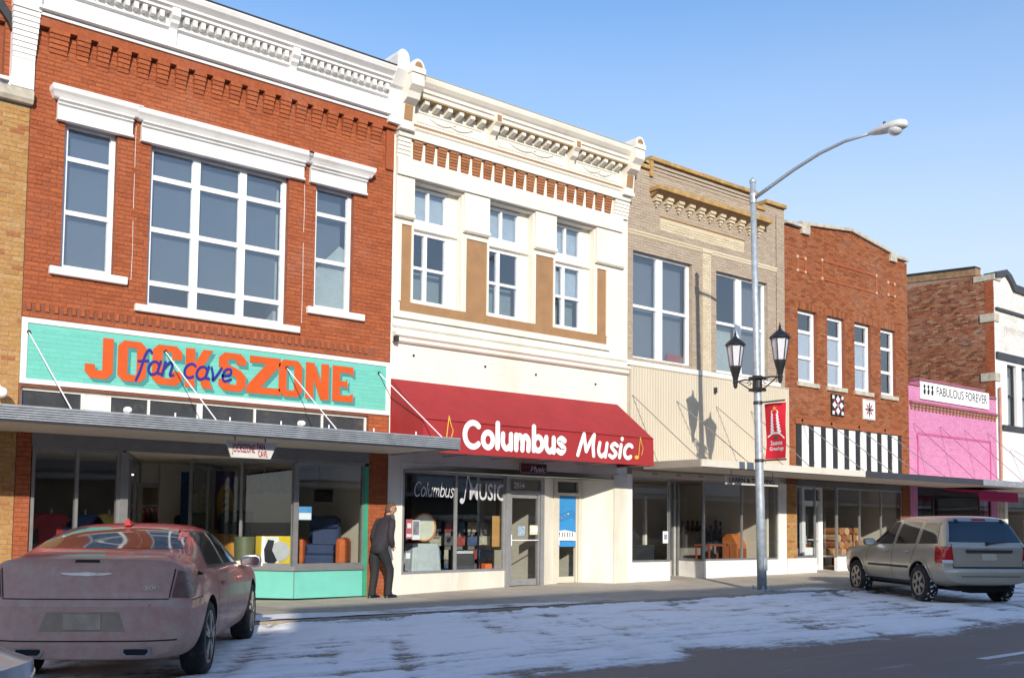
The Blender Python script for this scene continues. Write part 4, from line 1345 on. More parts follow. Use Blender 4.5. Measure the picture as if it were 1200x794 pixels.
# corbelled courses under the coping
for k in range(3):
    MB().box(17.98, 22.1, D - .02 - .012 * k, D + .01, 10.05 + k * .09, 10.05 + k * .09 + .06).build('corbel_course', TAN, tb)
def stones(parent, x0, x1, y0, y1, z0, z1, mat, n, name='coping_stone'):
    for i in range(n):
        a, b = x0 + (x1 - x0) * i / n, x0 + (x1 - x0) * (i + 1) / n
        MB().box(a + .003, b - .003, y0 + random.uniform(-.006, .006), y1, z0, z1 + random.uniform(-.008, .008)).build(name, mat, parent, bevel=.012)
stones(tb, 17.96, 22.12, D - .10, D + .38, 10.345, 10.45, OCHRE, 6)
stones(tb, 17.26, 17.955, D - .08, D + .36, 10.105, 10.21, OCHRE, 1)
stones(tb, 22.125, 22.49, D - .06, D + .36, 10.0, 10.10, OCHRE, 1)
stones(tb, 22.495, 23.40, D - .10, D + .38, 10.225, 10.33, OCHRE, 2)
MB().box(17.97, 18.07, D - .07, D + .3, 9.95, 10.343).build('coping_return', OCHRE, tb)
MB().box(17.99, 18.06, D + .3, D + 3.0, 10.10, 10.40).build('flashing', GALV, tb)
# projecting ledge with brick modillions
stones(tb, 17.98, 22.42, D - .34, D + .02, 9.57, 9.68, OCHRE, 5, 'ledge_stone')
MB().prismx([(D - .02, 9.44), (D - .1, 9.47), (D - .28, 9.565), (D + .01, 9.565)], 18.02, 22.38).build('ledge_bed', BROWNP, tb)
for i in range(11):
    x = 18.10 + i * .40
    c = MB()
    for k, (w, z0, z1, p) in enumerate(((.20, 9.43, 9.50, .17), (.20, 9.36, 9.425, .13), (.12, 9.29, 9.355, .09), (.06, 9.23, 9.285, .06))):
        c.box(x + .1 - w / 2, x + .1 + w / 2, D - p, D - .0, z0, z1)
    c.build('modillion', CRM, tb)
pn = MB().box(panel[0], panel[1], D - .006, D + .05, panel[2], panel[3]).build('brick_panel', CRM, tb)
brick_field('cream_brickwork', brick_list(panel[0] + .01, panel[1] - .01, panel[2] + .005, panel[3], [], .21, .066), CRM, pn, lambda s, d, z: (s, D - .008 - d, z))
MB().box(panel[0] - .02, panel[1] + .02, D - .03, D + .01, panel[3], panel[3] + .03).build('panel_drip', BROWNP, tb)
for a, b in ((X0 + .01, 19.93), (20.30, 23.02)):
    m = MB().box(a, b, D - .035, D + .01, 8.48, 8.53).box(a, b, D - .02, D + .01, 8.42, 8.474)
    m.build('belt_course', CRM, tb)
MB().box(19.93, 20.30, D - .036, D + .01, 8.425, 8.53).build('belt_block', CRM, tb)
pl = MB().box(19.955, 20.275, D - .012, D + .02, 5.36, 8.42).build('pilaster', CRM, tb)
brick_field('pilaster_brickwork', brick_list(19.955, 20.275, 5.36, 8.42, [], .16, .066), CRM, pl, lambda s, d, z: (s, D - .014 - d, z))
MB().box(22.995, 23.015, D - .012, D + .01, 5.36, 10.0).build('expansion_joint', pm('rust_joint', (.14, .06, .03), .9, .2, 6), tb)
yw = D + .11
w1 = window(tb, *W1, yw, mull=(18.47,), rails=(6.73,), fw=.08, mw=.22, rw=.07)
w2 = window(tb, *W2, yw, mull=(21.54,), rails=(6.73,), fw=.08, mw=.22, rw=.07)
SHADE = pm('grey_roller_shade', (.20, .21, .22), .85, .05, 2)
MB().box(17.5, 19.5, yw + .25, yw + .26, 5.5, 8.0).build('blind', SHADE, w1)
MB().box(20.55, 21.5, yw + .25, yw + .26, 5.5, 6.7).build('blind', CURT, w2)
MB().box(21.6, 22.6, yw + .25, yw + .26, 5.5, 8.0).build('blind', SHADE, w2)
MB().box(18.9, 19.4, yw + .12, yw + .18, 5.5, 5.72).build('window_box', pm('red_box', (.45, .06, .03), .7), w1)
MB().box(X0 - .03, 23.06, D - .10, D + .1, 5.24, 5.355).build('sill', SILLW, tb, bevel=.01)
# corrugated panel
CORR = pm('beige_corrugated_metal', (.54, .48, .37), .55, .05, 1.2, streak=True, dirt=(.44, .37, .26), dirt_amt=.5)
vs, fs = [], []
nseg = 264
for i in range(nseg + 1):
    x = X0 + .01 + (X1 + .04 - X0) * i / nseg
    yy = D - .075 - (.009 if (i // 2) % 2 == 0 else 0)
    vs += [(x, yy, 2.86), (x, yy, 5.238)]
for i in range(nseg):
    fs.append((2 * i, 2 * i + 2, 2 * i + 3, 2 * i + 1))
MB().add(vs, fs).build('corrugated_panel', CORR, tb)
MB().box(X0 + .02, X1 + .03, D - .06, D + .0, 2.86, 5.235).build('panel_backing', CORR, tb)
MB().box(X0 + .0, X1 + .05, D - .10, D - .07, 5.225, 5.245).build('panel_cap', CORR, tb)
MB().box(20.28, 20.34, D - .16, D - .09, 4.83, 4.97).build('wire_bracket', DARKM, tb)
# canopy
PC = 2.25
zt, zb_ = 2.915, 2.75
xcd = 23.66
xcg = PX(1152, 562, -PC)
CAN = pm('cream_canopy_fascia', (.66, .62, .52), .55, .06, 2, dirt=(.4, .36, .28), dirt_amt=.4)
cp = MB().box(X0 + .06, X1 - .02, D - PC + .03, D - .09, zb_ + .03, zt - .03).build('canopy', CEIL, tb)
MB().box(X0 + .03, xcd, D - PC - .01, D - PC + .03, zb_, zt).build('canopy_fascia', CAN, cp)
MB().box(X0 + .03, X0 + .055, D - PC + .032, D - .1, zb_, zt).build('canopy_end', pm('taupe_metal', (.30, .265, .22), .6, .08, 3), cp)
MB().box(X0 + .03, xcd, D - PC - .014, D - PC + .0, zb_ - .012, zb_ + .006).build('fascia_trim', DARKM, cp)
for a, b in (((738, 463), (822, 538)), ((790, 470), (880, 548)), ((836, 476), (921, 556)), ((877, 482), (952, 560))):
    x, z = P(*a)
    x2, z2 = P(*b, -1.9)
    tie_rod(tb, (x, D - .09, z), (x2, D - 1.9, 2.9), .011, pm('grey_rod', (.30, .27, .24), .5, .1, 5, metal=.5))
shell(tb, X0, X1, 9.9, mid=2.68)
# shop front
zf = zwall(20)
WBH = pm('white_bulkhead', (.78, .77, .74), .6, .05, 3, dirt=(.4, .37, .32), dirt_amt=.35)
xa = PX(735, 640, .0)
xb_ = PX(785, 640, .0)
xc_, xd_ = PX(795, 640, .9), PX(824, 640, .02)
xe_ = PX(911, 640, .02)
MB().box(X0 + .004, X0 + .16, D - .02, D + .1, 0, 2.66).build('corner_pilaster', WBH, tb)
MB().box(X0 + .16, xb_, D - .012, D + .1, .02, .58).build('bulkhead', WBH, tb)
glazed_run(tb, X0 + .18, D + .03, xb_, D + .03, .58, 2.6, 1, ALU, GLASS, .05)
glazed_run(tb, xb_, D + .05, PX(791, 640, .9), D + .9, .08, 2.6, 1, ALU, GLASS, .05)
glazed_run(tb, xc_, D + .9, xd_, D + .03, .58, 2.6, 1, ALU, GLASS, .05)
MB().wallbox(xc_, D + .88, xd_, D - .012, .02, .58, .1).build('bulkhead', WBH, tb)
glazed_run(tb, xd_ + .03, D + .03, xe_, D + .03, .58, 2.6, 2, ALU, GLASS, .05)
MB().box(xd_ + .003, xe_ + .02, D - .014, D + .09, .02, .58).build('bulkhead', WBH, tb)
MB().box(xe_ + .02, X1 - .01, D - .03, D + .12, .02, 2.62).build('corner_pilaster', WBH, tb)
MB().box(X0 + .16, X1 - .1, D - .01, D + .12, 2.6, 2.75).build('shopfront_header', CEIL, tb)
glazed_run(tb, PX(790, 640, .9), D + .92, xc_, D + .92, .1, 2.6, 1, ALU, GLASS, .06, 'shop_door', rail=2.1)
MB().box(17.6, 23.2, D + 3.6, D + 3.7, .1, 2.66).build('display_back_wall', pm('grey_interior_wall', (.62, .58, .51), .9, .06, 2), tb)
MB().box(xe_ - .08, xe_, D + .3, D + 3.5, .1, 2.66).build('display_side_wall', INT, tb)
# ------------------------------------------------------------------ brown red building with striped panel
X0, X1 = 23.39, 29.74
b4 = thing('brick_building', 'brown red brick building with gabled parapet and two quilt squares', 'building')
WX = [(23.99, 24.87), (25.39, 26.26), (26.78, 27.65), (28.18, 29.02)]
wins = [(a, b, 5.50, 7.54) for a, b in WX]
SF = (23.88, 29.30, 0, 2.62)
def top(x):
    if x < 24.5 or x > 28.75:
        return 9.86
    return 10.0 + (x - 24.5) * .105 if x < 26.6 else 10.24 - (x - 26.6) * .13
wm = wall_mesh(X0, X1, 0, 9.8, wins + [SF], D, .2)
wm.prism([(24.5, 9.8), (28.75, 9.8), (28.75, 9.95), (26.6, 10.22), (24.5, 9.98)], D, D + .3)
wall = wm.build('wall', MORTR, b4)
pan = (25.2, 28.0, 8.62, 9.22)
blk = wins + [SF, (23.86, 29.26, 3.0, 4.32)] + [(a - .06, b + .06, 5.36, 5.50) for a, b in WX] + [(a - .14, b + .14, 7.54, 7.76) for a, b in WX]
bl4 = brick_list(X0 + .01, X1 - .004, 2.66, 10.3, blk, .21, .068, top=top)
brick_field('brickwork', bl4, BRN, wall, lambda s, d, z: (s, D - d, z))
for a, b in WX:
    MB().box(a - .06, b + .06, D - .07, D + .1, 5.37, 5.495).build('sill', STONE, b4, bevel=.01)
    for i in range(16):
        x = a - .12 + i * (b - a + .24) / 16
        MB().box(x + .004, x + (b - a + .24) / 16 - .004, D - .012 - random.uniform(0, .005), D + .02, 7.545, 7.755).build('soldier_brick', BRN, wall)
# brick frames with pale corner stones
LT = pm('pale_corner_stone', (.50, .36, .26), .9, .1, 6)
def frame(x0, x1, z0, z1):
    m = MB()
    for a, b, c, d in ((x0, x1, z0, z0 + .06), (x0, x1, z1 - .06, z1), (x0, x0 + .06, z0 + .06, z1 - .06), (x1 - .06, x1, z0 + .06, z1 - .06)):
        m.box(a, b, D - .028, D + .0, c, d)
    m.build('brick_frame', RED, b4)
    for a in (x0 - .01, x1 - .07):
        for c in (z0 - .01, z1 - .07):
            MB().box(a, a + .08, D - .032, D + .0, c, c + .08).build('corner_stone', LT, b4)
frame(25.12, 28.0, 8.55, 9.15)
for x in (23.95, 28.6):
    frame(x, x + .42, 8.60, 9.05)
# coping
def cop(poly, name='coping_stone'):
    MB().prism(poly, D - .09, D + .36).build(name, STONE, b4, bevel=.012)
cop([(X0 + .02, 9.86), (24.12, 9.86), (24.12, 9.95), (X0 + .02, 9.95)])
cop([(24.13, 9.70), (24.50, 9.70), (24.50, 10.06), (24.13, 10.06)], 'coping_block')
cop([(24.51, 9.985), (25.55, 10.095), (25.55, 10.195), (24.51, 10.085)])
cop([(25.56, 10.096), (26.60, 10.215), (26.60, 10.315), (25.56, 10.196)])
cop([(26.61, 10.215), (27.65, 10.08), (27.65, 10.18), (26.61, 10.315)])
cop([(27.66, 10.08), (28.70, 9.945), (28.70, 10.045), (27.66, 10.18)])
cop([(28.71, 9.70), (29.06, 9.70), (29.06, 9.99), (28.71, 9.99)], 'coping_block')
cop([(29.07, 9.84), (X1, 9.84), (X1, 9.94), (29.07, 9.94)])
yw = D + .10
SHW = pm('white_blind', (.72, .73, .74), .8, .03, 6)
for i, (a, b) in enumerate(WX):
    w = window(b4, a, b, 5.50, 7.54, yw, rails=(6.95, 6.22), fw=.09, rw=.085)
    if i < 3:
        MB().box(a + .08, b - .08, yw + .06, yw + .07, 5.56, 6.92).build('blind', SHW, w)
# quilt squares
QR, QW, QB = pm('quilt_red', (.50, .02, .03), .5), pm('quilt_white', (.8, .8, .8), .5), pm('quilt_black', (.015, .017, .02), .5)
for qi, x0 in enumerate((25.52, 27.15)):
    z0, s = 4.67, .61
    q = MB().box(x0, x0 + s, D - .05, D - .012, z0, z0 + s).build('quilt_square', QB if qi == 0 else QW, b4)
    yq = D - .052
    def tri(pts, mat, k):
        MB().prism([(x0 + u * s, z0 + v * s) for u, v in pts], yq - .002 - .0006 * k, yq).build('quilt_patch', mat, q)
    if qi == 0:
        for u, v in ((.03, .03), (.77, .03), (.03, .77), (.77, .77)):
            tri([(u + .02, v + .02), (u + .18, v + .02), (u + .18, v + .18), (u + .02, v + .18)], QW, 0)
        for k in range(4):
            c, sn = math.cos(k * math.pi / 2), math.sin(k * math.pi / 2)
            R_ = lambda u, v: (.5 + (u - .5) * c - (v - .5) * sn, .5 + (u - .5) * sn + (v - .5) * c)
            tri([R_(.5, .60), R_(.66, .78), R_(.5, .96), R_(.34, .78)], QW, 1)
            tri([R_(.58, .56), R_(.70, .70), R_(.82, .92), R_(.66, .78)], QR, 2)
        tri([(.42, .42), (.58, .42), (.58, .58), (.42, .58)], pm('quilt_grey', (.2, .21, .24), .5), 3)
    else:
        for k in range(8):
            a0, a1 = rad(k * 45 - 18), rad(k * 45 + 18)
            am = rad(k * 45)
            tri([(.5 + .2 * math.cos(a0), .5 + .2 * math.sin(a0)), (.5 + .42 * math.cos(am), .5 + .42 * math.sin(am)), (.5 + .2 * math.cos(a1), .5 + .2 * math.sin(a1)), (.5 + .1 * math.cos(am), .5 + .1 * math.sin(am))], QR if k % 2 else QB, k % 3)
        tri([(.5 + .12 * math.cos(rad(a)), .5 + .12 * math.sin(rad(a))) for a in range(0, 360, 45)], QB, 4)
        for u, v, w_, h_ in ((.02, .02, .96, .03), (.02, .95, .96, .03)):
            tri([(u, v), (u + w_, v), (u + w_, v + h_), (u, v + h_)], pm('quilt_grey', (.2, .21, .24), .5), 0)
# striped panel
st = MB().box(23.87, 29.25, D - .03, D + .0, 2.8, 4.31).build('striped_panel', BLACKW, b4)
n = 9
for i in range(n):
    a = 23.87 + .22 + i * (5.38 - .2) / n
    MB().box(a, a + .31, D - .045, D - .028, 2.8, 4.28).build('white_board', WHITE, st)
MB().box(23.80, 29.32, D - .05, D + .0, 4.31, 4.45).build('striped_panel_cap', BRN, b4)
PC = 2.25
cp = MB().box(X0 + .02, X1 - .02, D - PC + .03, D - .05, 2.78, 2.885).build('canopy', CEIL, b4)
DKF = pm('charcoal_fascia', (.045, .046, .055), .5, .1, 3)
MB().box(xcd + .003, X1 - .003, D - PC - .01, D - PC + .03, 2.75, 2.915).build('canopy_fascia', DKF, cp)
RODM = pm('grey_rod', (.30, .27, .24), .5, .1, 5, metal=.5)
for a, b in ((24.1, 25.4), (25.5, 26.8), (26.9, 28.2), (28.3, 29.5)):
    tie_rod(b4, (a, D - .02, 4.4), (a + .1, D - 1.95, 2.9), .011, RODM)
    MB().lathe([(.05, 0), (.04, .03)], (a, D - .05, 4.41), 8, 'y').build('rod_anchor', DARKM, b4)
shell(b4, X0, X1, 9.7, mid=2.68)
# shop front
MB().box(23.40, 23.86, D - .01, D + .1, 0, 2.62).build('brick_pier', MORTT, b4)
brick_field('pier_brickwork', brick_list(23.41, 23.85, .55, 2.6, [], .21, .068), YEL, b4, lambda s, d, z: (s, D - .012 - d, z))
xa, xb_ = PX(956, 640, .0), PX(968, 640, .7)
xc_ = PX(999, 640, 0)
MB().box(23.41, xa, D - .034, D + .1, .1, .60).build('bulkhead', WBH, b4)
glazed_run(b4, 23.88, D + .03, xa, D + .03, .60, 2.6, 1, ALU, GLASS, .05)
door(b4, xa + .03, D + .5, xa + 1.0, D + .5, .2, 2.15, 2.6, TRIMW)
glazed_run(b4, xa + 1.03, D + .5, xa + 1.06, D + .04, .6, 2.6, 1, ALU, GLASS, .05)
MB().box(xa + 1.04, 29.28, D - .01, D + .1, .15, .62).build('bulkhead', WBH, b4)
glazed_run(b4, xa + 1.08, D + .03, 29.28, D + .03, .62, 2.6, 3, ALU, GLASS, .05)
MB().box(29.29, X1 - .02, D - .02, D + .1, 0, 2.66).build('brick_pier', BRN, b4)
MB().box(23.9, 29.2, D - .02, D + .1, 2.6, 2.76).build('shopfront_header', INTD, b4)
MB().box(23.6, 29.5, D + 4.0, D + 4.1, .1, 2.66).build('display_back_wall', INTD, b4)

# ------------------------------------------------------------------ pink building
X0, X1 = 29.74, 35.46
pk = thing('painted_building', 'low pink painted brick building with white lettered sign', 'building')
SF = (30.2, 35.0, 0, 2.62)
wm = wall_mesh(X0, X1, 0, 5.95, [SF], D, .25)
wm.box(30.4, 34.6, D, D + .3, 5.95, 6.14)
wall = wm.build('wall', pm('pink_paint', (.55, .19, .36), .7, .05, 3), pk)
brick_field('brickwork', brick_list(X0 + .01, X1 - .01, 2.8, 6.1, [(X0, X1, 5.18, 5.46), (30.38, 34.86, 5.58, 6.1)], .21, .068, .012, top=lambda x: 6.13 if 30.4 < x < 34.6 else 5.94), PNK, wall, lambda s, d, z: (s, D - d, z))
MVE = pm('mauve_coping', (.30, .10, .14), .8, .15, 5)
stones(pk, 30.38, 34.62, D - .05, D + .36, 6.145, 6.23, MVE, 4)
stones(pk, X0 + .01, 30.37, D - .05, D + .36, 5.955, 6.04, MVE, 1)
stones(pk, 34.63, X1 - .01, D - .05, D + .36, 5.955, 6.04, MVE, 1)
for a in (29.80, 34.70):
    MB().box(a, a + .5, D + .38, D + .46, 6.0, 6.28).build('roof_vent', DARKM, pk)
sgn = MB().box(30.38, 34.86, D - .06, D - .02, 5.56, 6.12).build('sign_board', LETW, pk)
put_text('sign_lettering', 'FABULOUS FOREVER', flat(31.35, 34.72, 5.74, 6.03, D - .064), BLACKL, sgn, .004)

for k in range(3):
    x = 30.56 + k * .24
    m = MB()
    m.prism([(x, 5.72), (x + .09, 5.72), (x + .12, 5.85), (x + .07, 5.9), (x + .12, 6.0), (x + .03, 6.04), (x - .03, 5.98), (x + .03, 5.9), (x - .03, 5.82)], D - .066, D - .061)
    m.build('sign_emblem', BLACKL, sgn)
TNB = pm('tan_corbel', (.30, .16, .10), .85, .2, 6)
m = MB()
mould(m, X0 + .03, X1 - .03, [(.05, 5.36), (.10, 5.38), (.10, 5.44), (.0, 5.48)], D)
m.build('string_course', MVE, pk)
for i in range(26):
    x = X0 + .08 + i * .217
    c = MB().box(x, x + .12, D - .085, D + .0, 5.28, 5.355).box(x + .02, x + .10, D - .055, D + .0, 5.19, 5.276)
    c.build('corbel', TNB, pk)
f = MB()
for a, b, c, d in ((30.2, 35.0, 4.42, 4.48), (30.2, 30.26, 2.9, 4.42), (34.94, 35.0, 2.9, 4.42)):
    f.box(a, b, D - .03, D + .0, c, d)
f.build('sign_frame_moulding', pm('deep_pink_paint', (.50, .10, .26), .7, .1, 4), pk)
for x in (30.0, 31.6, 33.2, 34.8):
    tie_rod(pk, (x, D - .02, 4.75), (x + .1, D - 1.95, 2.9), .012, pm('mauve_rod', (.38, .12, .22), .6))
cp = MB().box(X0 + .02, X1 - .02, D - PC + .03, D - .02, 2.78, 2.885).build('canopy', CEIL, pk)
MB().box(X0 + .0, xcg, D - PC - .01, D - PC + .03, 2.75, 2.915).build('canopy_fascia', DKF, cp)
MB().box(xcg + .003, X1 - .003, D - PC - .012, D - PC + .03, 2.75, 2.925).build('metal_fascia', GALV, cp)
shell(pk, X0, X1, 6.0, mid=0, zroof=5.8, inner=INTD)
brick_field('pier_brickwork', brick_list(X0 + .02, 30.2, .1, 2.74, [], .21, .068) + brick_list(35.0, X1 - .02, .1, 2.74, [], .21, .068), PNK, pk, lambda s, d, z: (s, D - .004 - d, z))
MB().box(30.2, 35.0, D - .01, D + .1, 2.55, 2.75).build('shopfront_header', BLACKW, pk)
glazed_run(pk, 30.22, D + .05, 31.2, D + .05, .2, 2.55, 1, DARKM, GLASS, .05)
glazed_run(pk, 31.25, D + .05, 31.9, D + 1.2, .2, 2.55, 1, DARKM, GLASS, .05)
glazed_run(pk, 33.6, D + 1.2, 34.2, D + .05, .2, 2.55, 1, DARKM, GLASS, .05)
glazed_run(pk, 34.22, D + .05, 34.98, D + .05, .2, 2.55, 1, DARKM, GLASS, .05)
glazed_run(pk, 31.92, D + 1.22, 33.58, D + 1.22, .2, 2.55, 2, DARKM, GLASS, .06, 'shop_door', rail=2.1)

# ------------------------------------------------------------------ white fronted building at the right edge
X0, X1 = 35.46, 43.0
wb = thing('painted_building', 'white fronted building with old brick side wall at the right edge', 'building')
def xpl(px, py, X):
    d = ray(px, py)
    t = X / d.x
    return t * d.y, H + t * d.z
ya, za = xpl(1064, 327, X0)
yb_, zb2 = xpl(1150, 317, X0)
zf_ = 10.42
# side wall facing the pink roof
def stop(y):
    return zb2 - .15 - (y - yb_) * (zb2 - za) / (ya - yb_) if y > yb_ else zf_ - .3
side = MB().prismx([(D + .02, 0), (D + .02, zf_ - .25), (yb_, zf_ - .25), (yb_, stop(yb_ + .01)), (ya + 5, stop(ya + 5)), (ya + 5, 0)], X0, X0 + .3).build('side_wall', MORT, wb)
bs_ = brick_list(D + .32, ya + 5, 5.7, 10.5, [], .205, .068, top=stop)
brick_field('side_brickwork', bs_, OLD, side, lambda s, d, z: (X0 - d, s, z), jit=.005)
brick_field('corner_brickwork', brick_list(D + .0, D + .32, 5.7, 10.2, [], .16, .068), RED, side, lambda s, d, z: (X0 - .004 - d, s, z))
sl = (zb2 - za) / (ya - yb_)
MB().prismx([(yb_ + .2, stop(yb_ + .2)), (ya + 5, stop(ya + 5)), (ya + 5, stop(ya + 5) + .26), (yb_ + .2, stop(yb_ + .2) + .26)], X0 - .03, X0 + .34).build('side_coping', pm('weathered_coping', (.28, .17, .09), .9, .3, 6, .4, 20, dirt=(.10, .08, .06), dirt_amt=.6), wb)
MB().prismx([(yb_ + .2, stop(yb_ + .2) + .262), (ya + 5, stop(ya + 5) + .262), (ya + 5, stop(ya + 5) + .33), (yb_ + .2, stop(yb_ + .2) + .33)], X0 - .06, X0 + .36).build('roof_membrane', BLACKW, wb)
MB().box(X0 - .03, X0 + .45, D - .06, yb_ + .3, zf_ - .22, zf_ + .0).build('corner_block', STONE, wb, bevel=.02)
for z in (8.72, 6.62):
    MB().box(X0 - .05, X0 + .3, D - .05, D + .5, z, z + .3).build('quoin_stone', STONE, wb, bevel=.02)
wx = [(36.35, 37.05), (37.45, 38.15), (38.5, 39.2)]
wins = [(a, b, 5.1, 7.3) for a, b in wx]
SF = (35.9, 42.8, 0, 2.6)
wf = wall_mesh(X0 + .01, X1, 0, 10.0, wins + [SF], D, .25).build('wall', WHITE, wb)
bw = brick_list(X0 + .02, X1 - .1, 7.75, 10.0, [], .21, .068)
brick_field('brickwork', bw, WBR, wf, lambda s, d, z: (s, D - d, z))
MB().prism([(X0 + .0, zf_ - .15), (X0 + .5, zf_ - .05), (X0 + .8, zf_ + .06), (X0 + 1.1, zf_ - .12), (X0 + 1.4, zf_ - .42), (X1, zf_ - .52), (X1, zf_ - .30), (X0 + 1.5, zf_ - .18), (X0 + 1.15, zf_ + .12), (X0 + .8, zf_ + .26), (X0 + .4, zf_ + .14), (X0 + .0, zf_ + .05)], D - .12, D + .35).build('parapet_cap', DKF, wb)
MB().prism([(X0 + .01, 9.95), (X1, 9.95), (X1, zf_ - .5), (X0 + 1.4, zf_ - .40), (X0 + 1.1, zf_ - .1), (X0 + .8, zf_ + .06), (X0 + .01, zf_ - .1)], D - .004, D + .3).build('parapet', WBR, wb)
MB().box(X0 + .05, X1, D - .10, D + .0, 9.14, 9.23).build('string_course', DKF, wb)
for i in range(22):
    x = X0 + .5 + i * .16
    MB().prismx([(D - .01, 8.35), (D - .1, 8.62), (D - .01, 8.62)], x, x + .08).build('saw_tooth', WBR, wb)
MB().box(X0 + .05, X1, D - .08, D + .0, 7.42, 7.66).build('lintel_band', DKF, wb)
for a, b in wx:
    w = window(wb, a, b, 5.1, 7.3, D + .1, rails=(6.2,), mat=BLACKW)
    MB().box(a + .05, b - .05, D + .25, D + .26, 5.2, 6.9).build('curtain', CURT, w)
MB().box(X0 + .3, X1, D - .14, D + .0, 4.95, 5.1).build('sill_band', DKF, wb)
MB().tube([(X0 + .14, D - .09, 6.4), (X0 + .14, D - .09, 2.95)], .045, 10).build('downpipe', pm('rust_pipe', (.45, .22, .15), .7, .2, 6), wb)
cp = MB().box(X0 + .02, X1, D - PC + .03, D - .02, 2.78, 2.885).build('canopy', CEIL, wb)
MB().box(X0 + .0, X1, D - PC - .012, D - PC + .03, 2.75, 2.925).build('metal_fascia', GALV, cp)
RSP = pm('raspberry_canvas', (.55, .02, .13), .75, .08, 3)
xr0, xr1 = PX(1149, 578, -1.2), PX(1193, 578, -1.2)
aw2 = MB().prismx([(D - .05, 2.75), (D - 1.2, 2.66), (D - 1.2, 2.34), (D - 1.16, 2.34), (D - 1.14, 2.6), (D - .05, 2.7)], xr0, xr1).build('shop_awning', RSP, wb)
tie_rod(wb, (36.4, D - .05, 4.3), (37.4, D - 1.95, 2.9), .02, GALV)
tie_rod(wb, (37.9, D - .05, 4.3), (38.4, D - 1.95, 2.9), .02, GALV)
MB().box(37.55, 38.9, D - .03, D + .0, 3.75, 4.2).build('wall_sign', pm('mustard_sign', (.45, .36, .08), .6), wb)
shell(wb, X0 + .3, X1, 9.8, mid=2.68)
for i in range(4):
    x = X0 + .5 + i * 1.7
    MB().box(x, x + .2, D - .02, D + .1, 0, 2.6).build('shopfront_post', WBH, wb)
    glazed_run(wb, x + .22, D + .05, x + 1.68, D + .05, .5, 2.58, 1, ALU, GLASS, .05)
    MB().box(x + .2, x + 1.7, D - .01, D + .09, .05, .5).build('bulkhead', WBH, wb)
MB().box(X0 + .05, X0 + .5, D - .01, D + .1, 0, 2.66).build('stone_pier', STONE, wb)

# ------------------------------------------------------------------ the row across the street (seen in the glass, shades the road)
YO = -8.3
OPP = [(-34, -20, 8.5, 'tan'), (-20, -5.2, 8.75, 'brown'), (-5.2, 3.2, 9.85, 'white'), (3.2, 10.2, 9.65, 'red'), (10.2, 19, 9.35, 'brown'), (19, 31, 9.2, 'tan'), (31, 43, 8.6, 'red'), (43, 54, 9.3, 'white'), (54, 68, 8.2, 'brown'), (68, 84, 9.0, 'red'), (84, 104, 8.4, 'tan')]
OPL = ['tan brick building across the street, far left', 'brown brick building across the street lettered Treasures', 'white fronted building across the street behind the camera',
       'red brick building across the street, right of the white one', 'brown brick building across the street, right of the red one', 'tan brick building across the street, sixth from its left end', 'red brick building across the street, seventh from its left end', 'white fronted building across the street, farther along the row',
       'brown brick building across the street, ninth from its left end', 'red brick building across the street, tenth from its left end', 'tan brick building at the far right end across the street']
OM = {'tan': pm('opposite_tan_brick', (.16, .12, .085), .9, .15, 1), 'brown': pm('opposite_brown_brick', (.12, .05, .03), .9, .15, 1), 'white': pm('opposite_white_front', (.30, .29, .26), .8, .1, 1), 'red': pm('opposite_red_brick', (.14, .045, .025), .9, .15, 1)}
for (a, b, h, k), lab in zip(OPP, OPL):
    ob = thing('street_building', lab, 'building')
    n = max(3, int((b - a) / 2.2))
    hol = [(a + (b - a) * (i + .25) / n, a + (b - a) * (i + .75) / n, 5.0, 7.4) for i in range(n)] + [(a + .4, b - .4, .5, 2.8)]
    wm = MB()
    for p, q, c, d in cells(a + .01, b - .01, 0, h, hol):
        wm.quad((p, YO, c), (p, YO, d), (q, YO, d), (q, YO, c))
    wm.box(a + .02, b - .02, YO - 9, YO - .3, 0, h - .3)
    wm.build('wall', OM[k], ob)
    for p, q, c, d in hol:
        MB().box(p, q, YO - .12, YO - .1, c, d).build('window', DGL, ob)
        MB().box(p - .05, q + .05, YO + .0, YO + .08, c - .12, c).build('sill', SILLW, ob)
    MB().box(a + .02, b - .02, YO - .29, YO + .25, h - .35, h).build('cornice', SILLW if k != 'white' else STONE, ob)
    MB().box(a + .02, b - .02, YO + .02, YO + 1.6, 3.0, 3.2).build('canopy', GALV, ob)
    sb = MB().box(a + .5, b - .5, YO + .0, YO + .06, 3.4, 4.3).build('sign_board', LETW if k in ('tan', 'white') else OM['white'], ob)
    if 'Treasures' in lab:
        me = put_text('sign_lettering', 'Treasures', lambda u, v: (-11.5 - 6.0 * u + 3.0, YO + .066, 3.5 + .7 * v), BLACKL, sb, .01)
# ------------------------------------------------------------------ cars
def pchip(xs, ys):
    xs, ys = np.array(xs, float), np.array(ys, float)
    h = np.diff(xs)
    d = np.diff(ys) / h
    m = np.zeros_like(ys)
    m[0], m[-1] = d[0], d[-1]
    for i in range(1, len(xs) - 1):
        if d[i - 1] * d[i] > 0:
            w1, w2 = 2 * h[i] + h[i - 1], h[i] + 2 * h[i - 1]
            m[i] = (w1 + w2) / (w1 / d[i - 1] + w2 / d[i])
    def f(x):
        i = int(np.clip(np.searchsorted(xs, x) - 1, 0, len(xs) - 2))
        t = (x - xs[i]) / h[i]
        t = min(1, max(0, t))
        return (2 * t ** 3 - 3 * t * t + 1) * ys[i] + (t ** 3 - 2 * t * t + t) * h[i] * m[i] + (-2 * t ** 3 + 3 * t * t) * ys[i + 1] + (t ** 3 - t * t) * h[i] * m[i + 1]
    return f
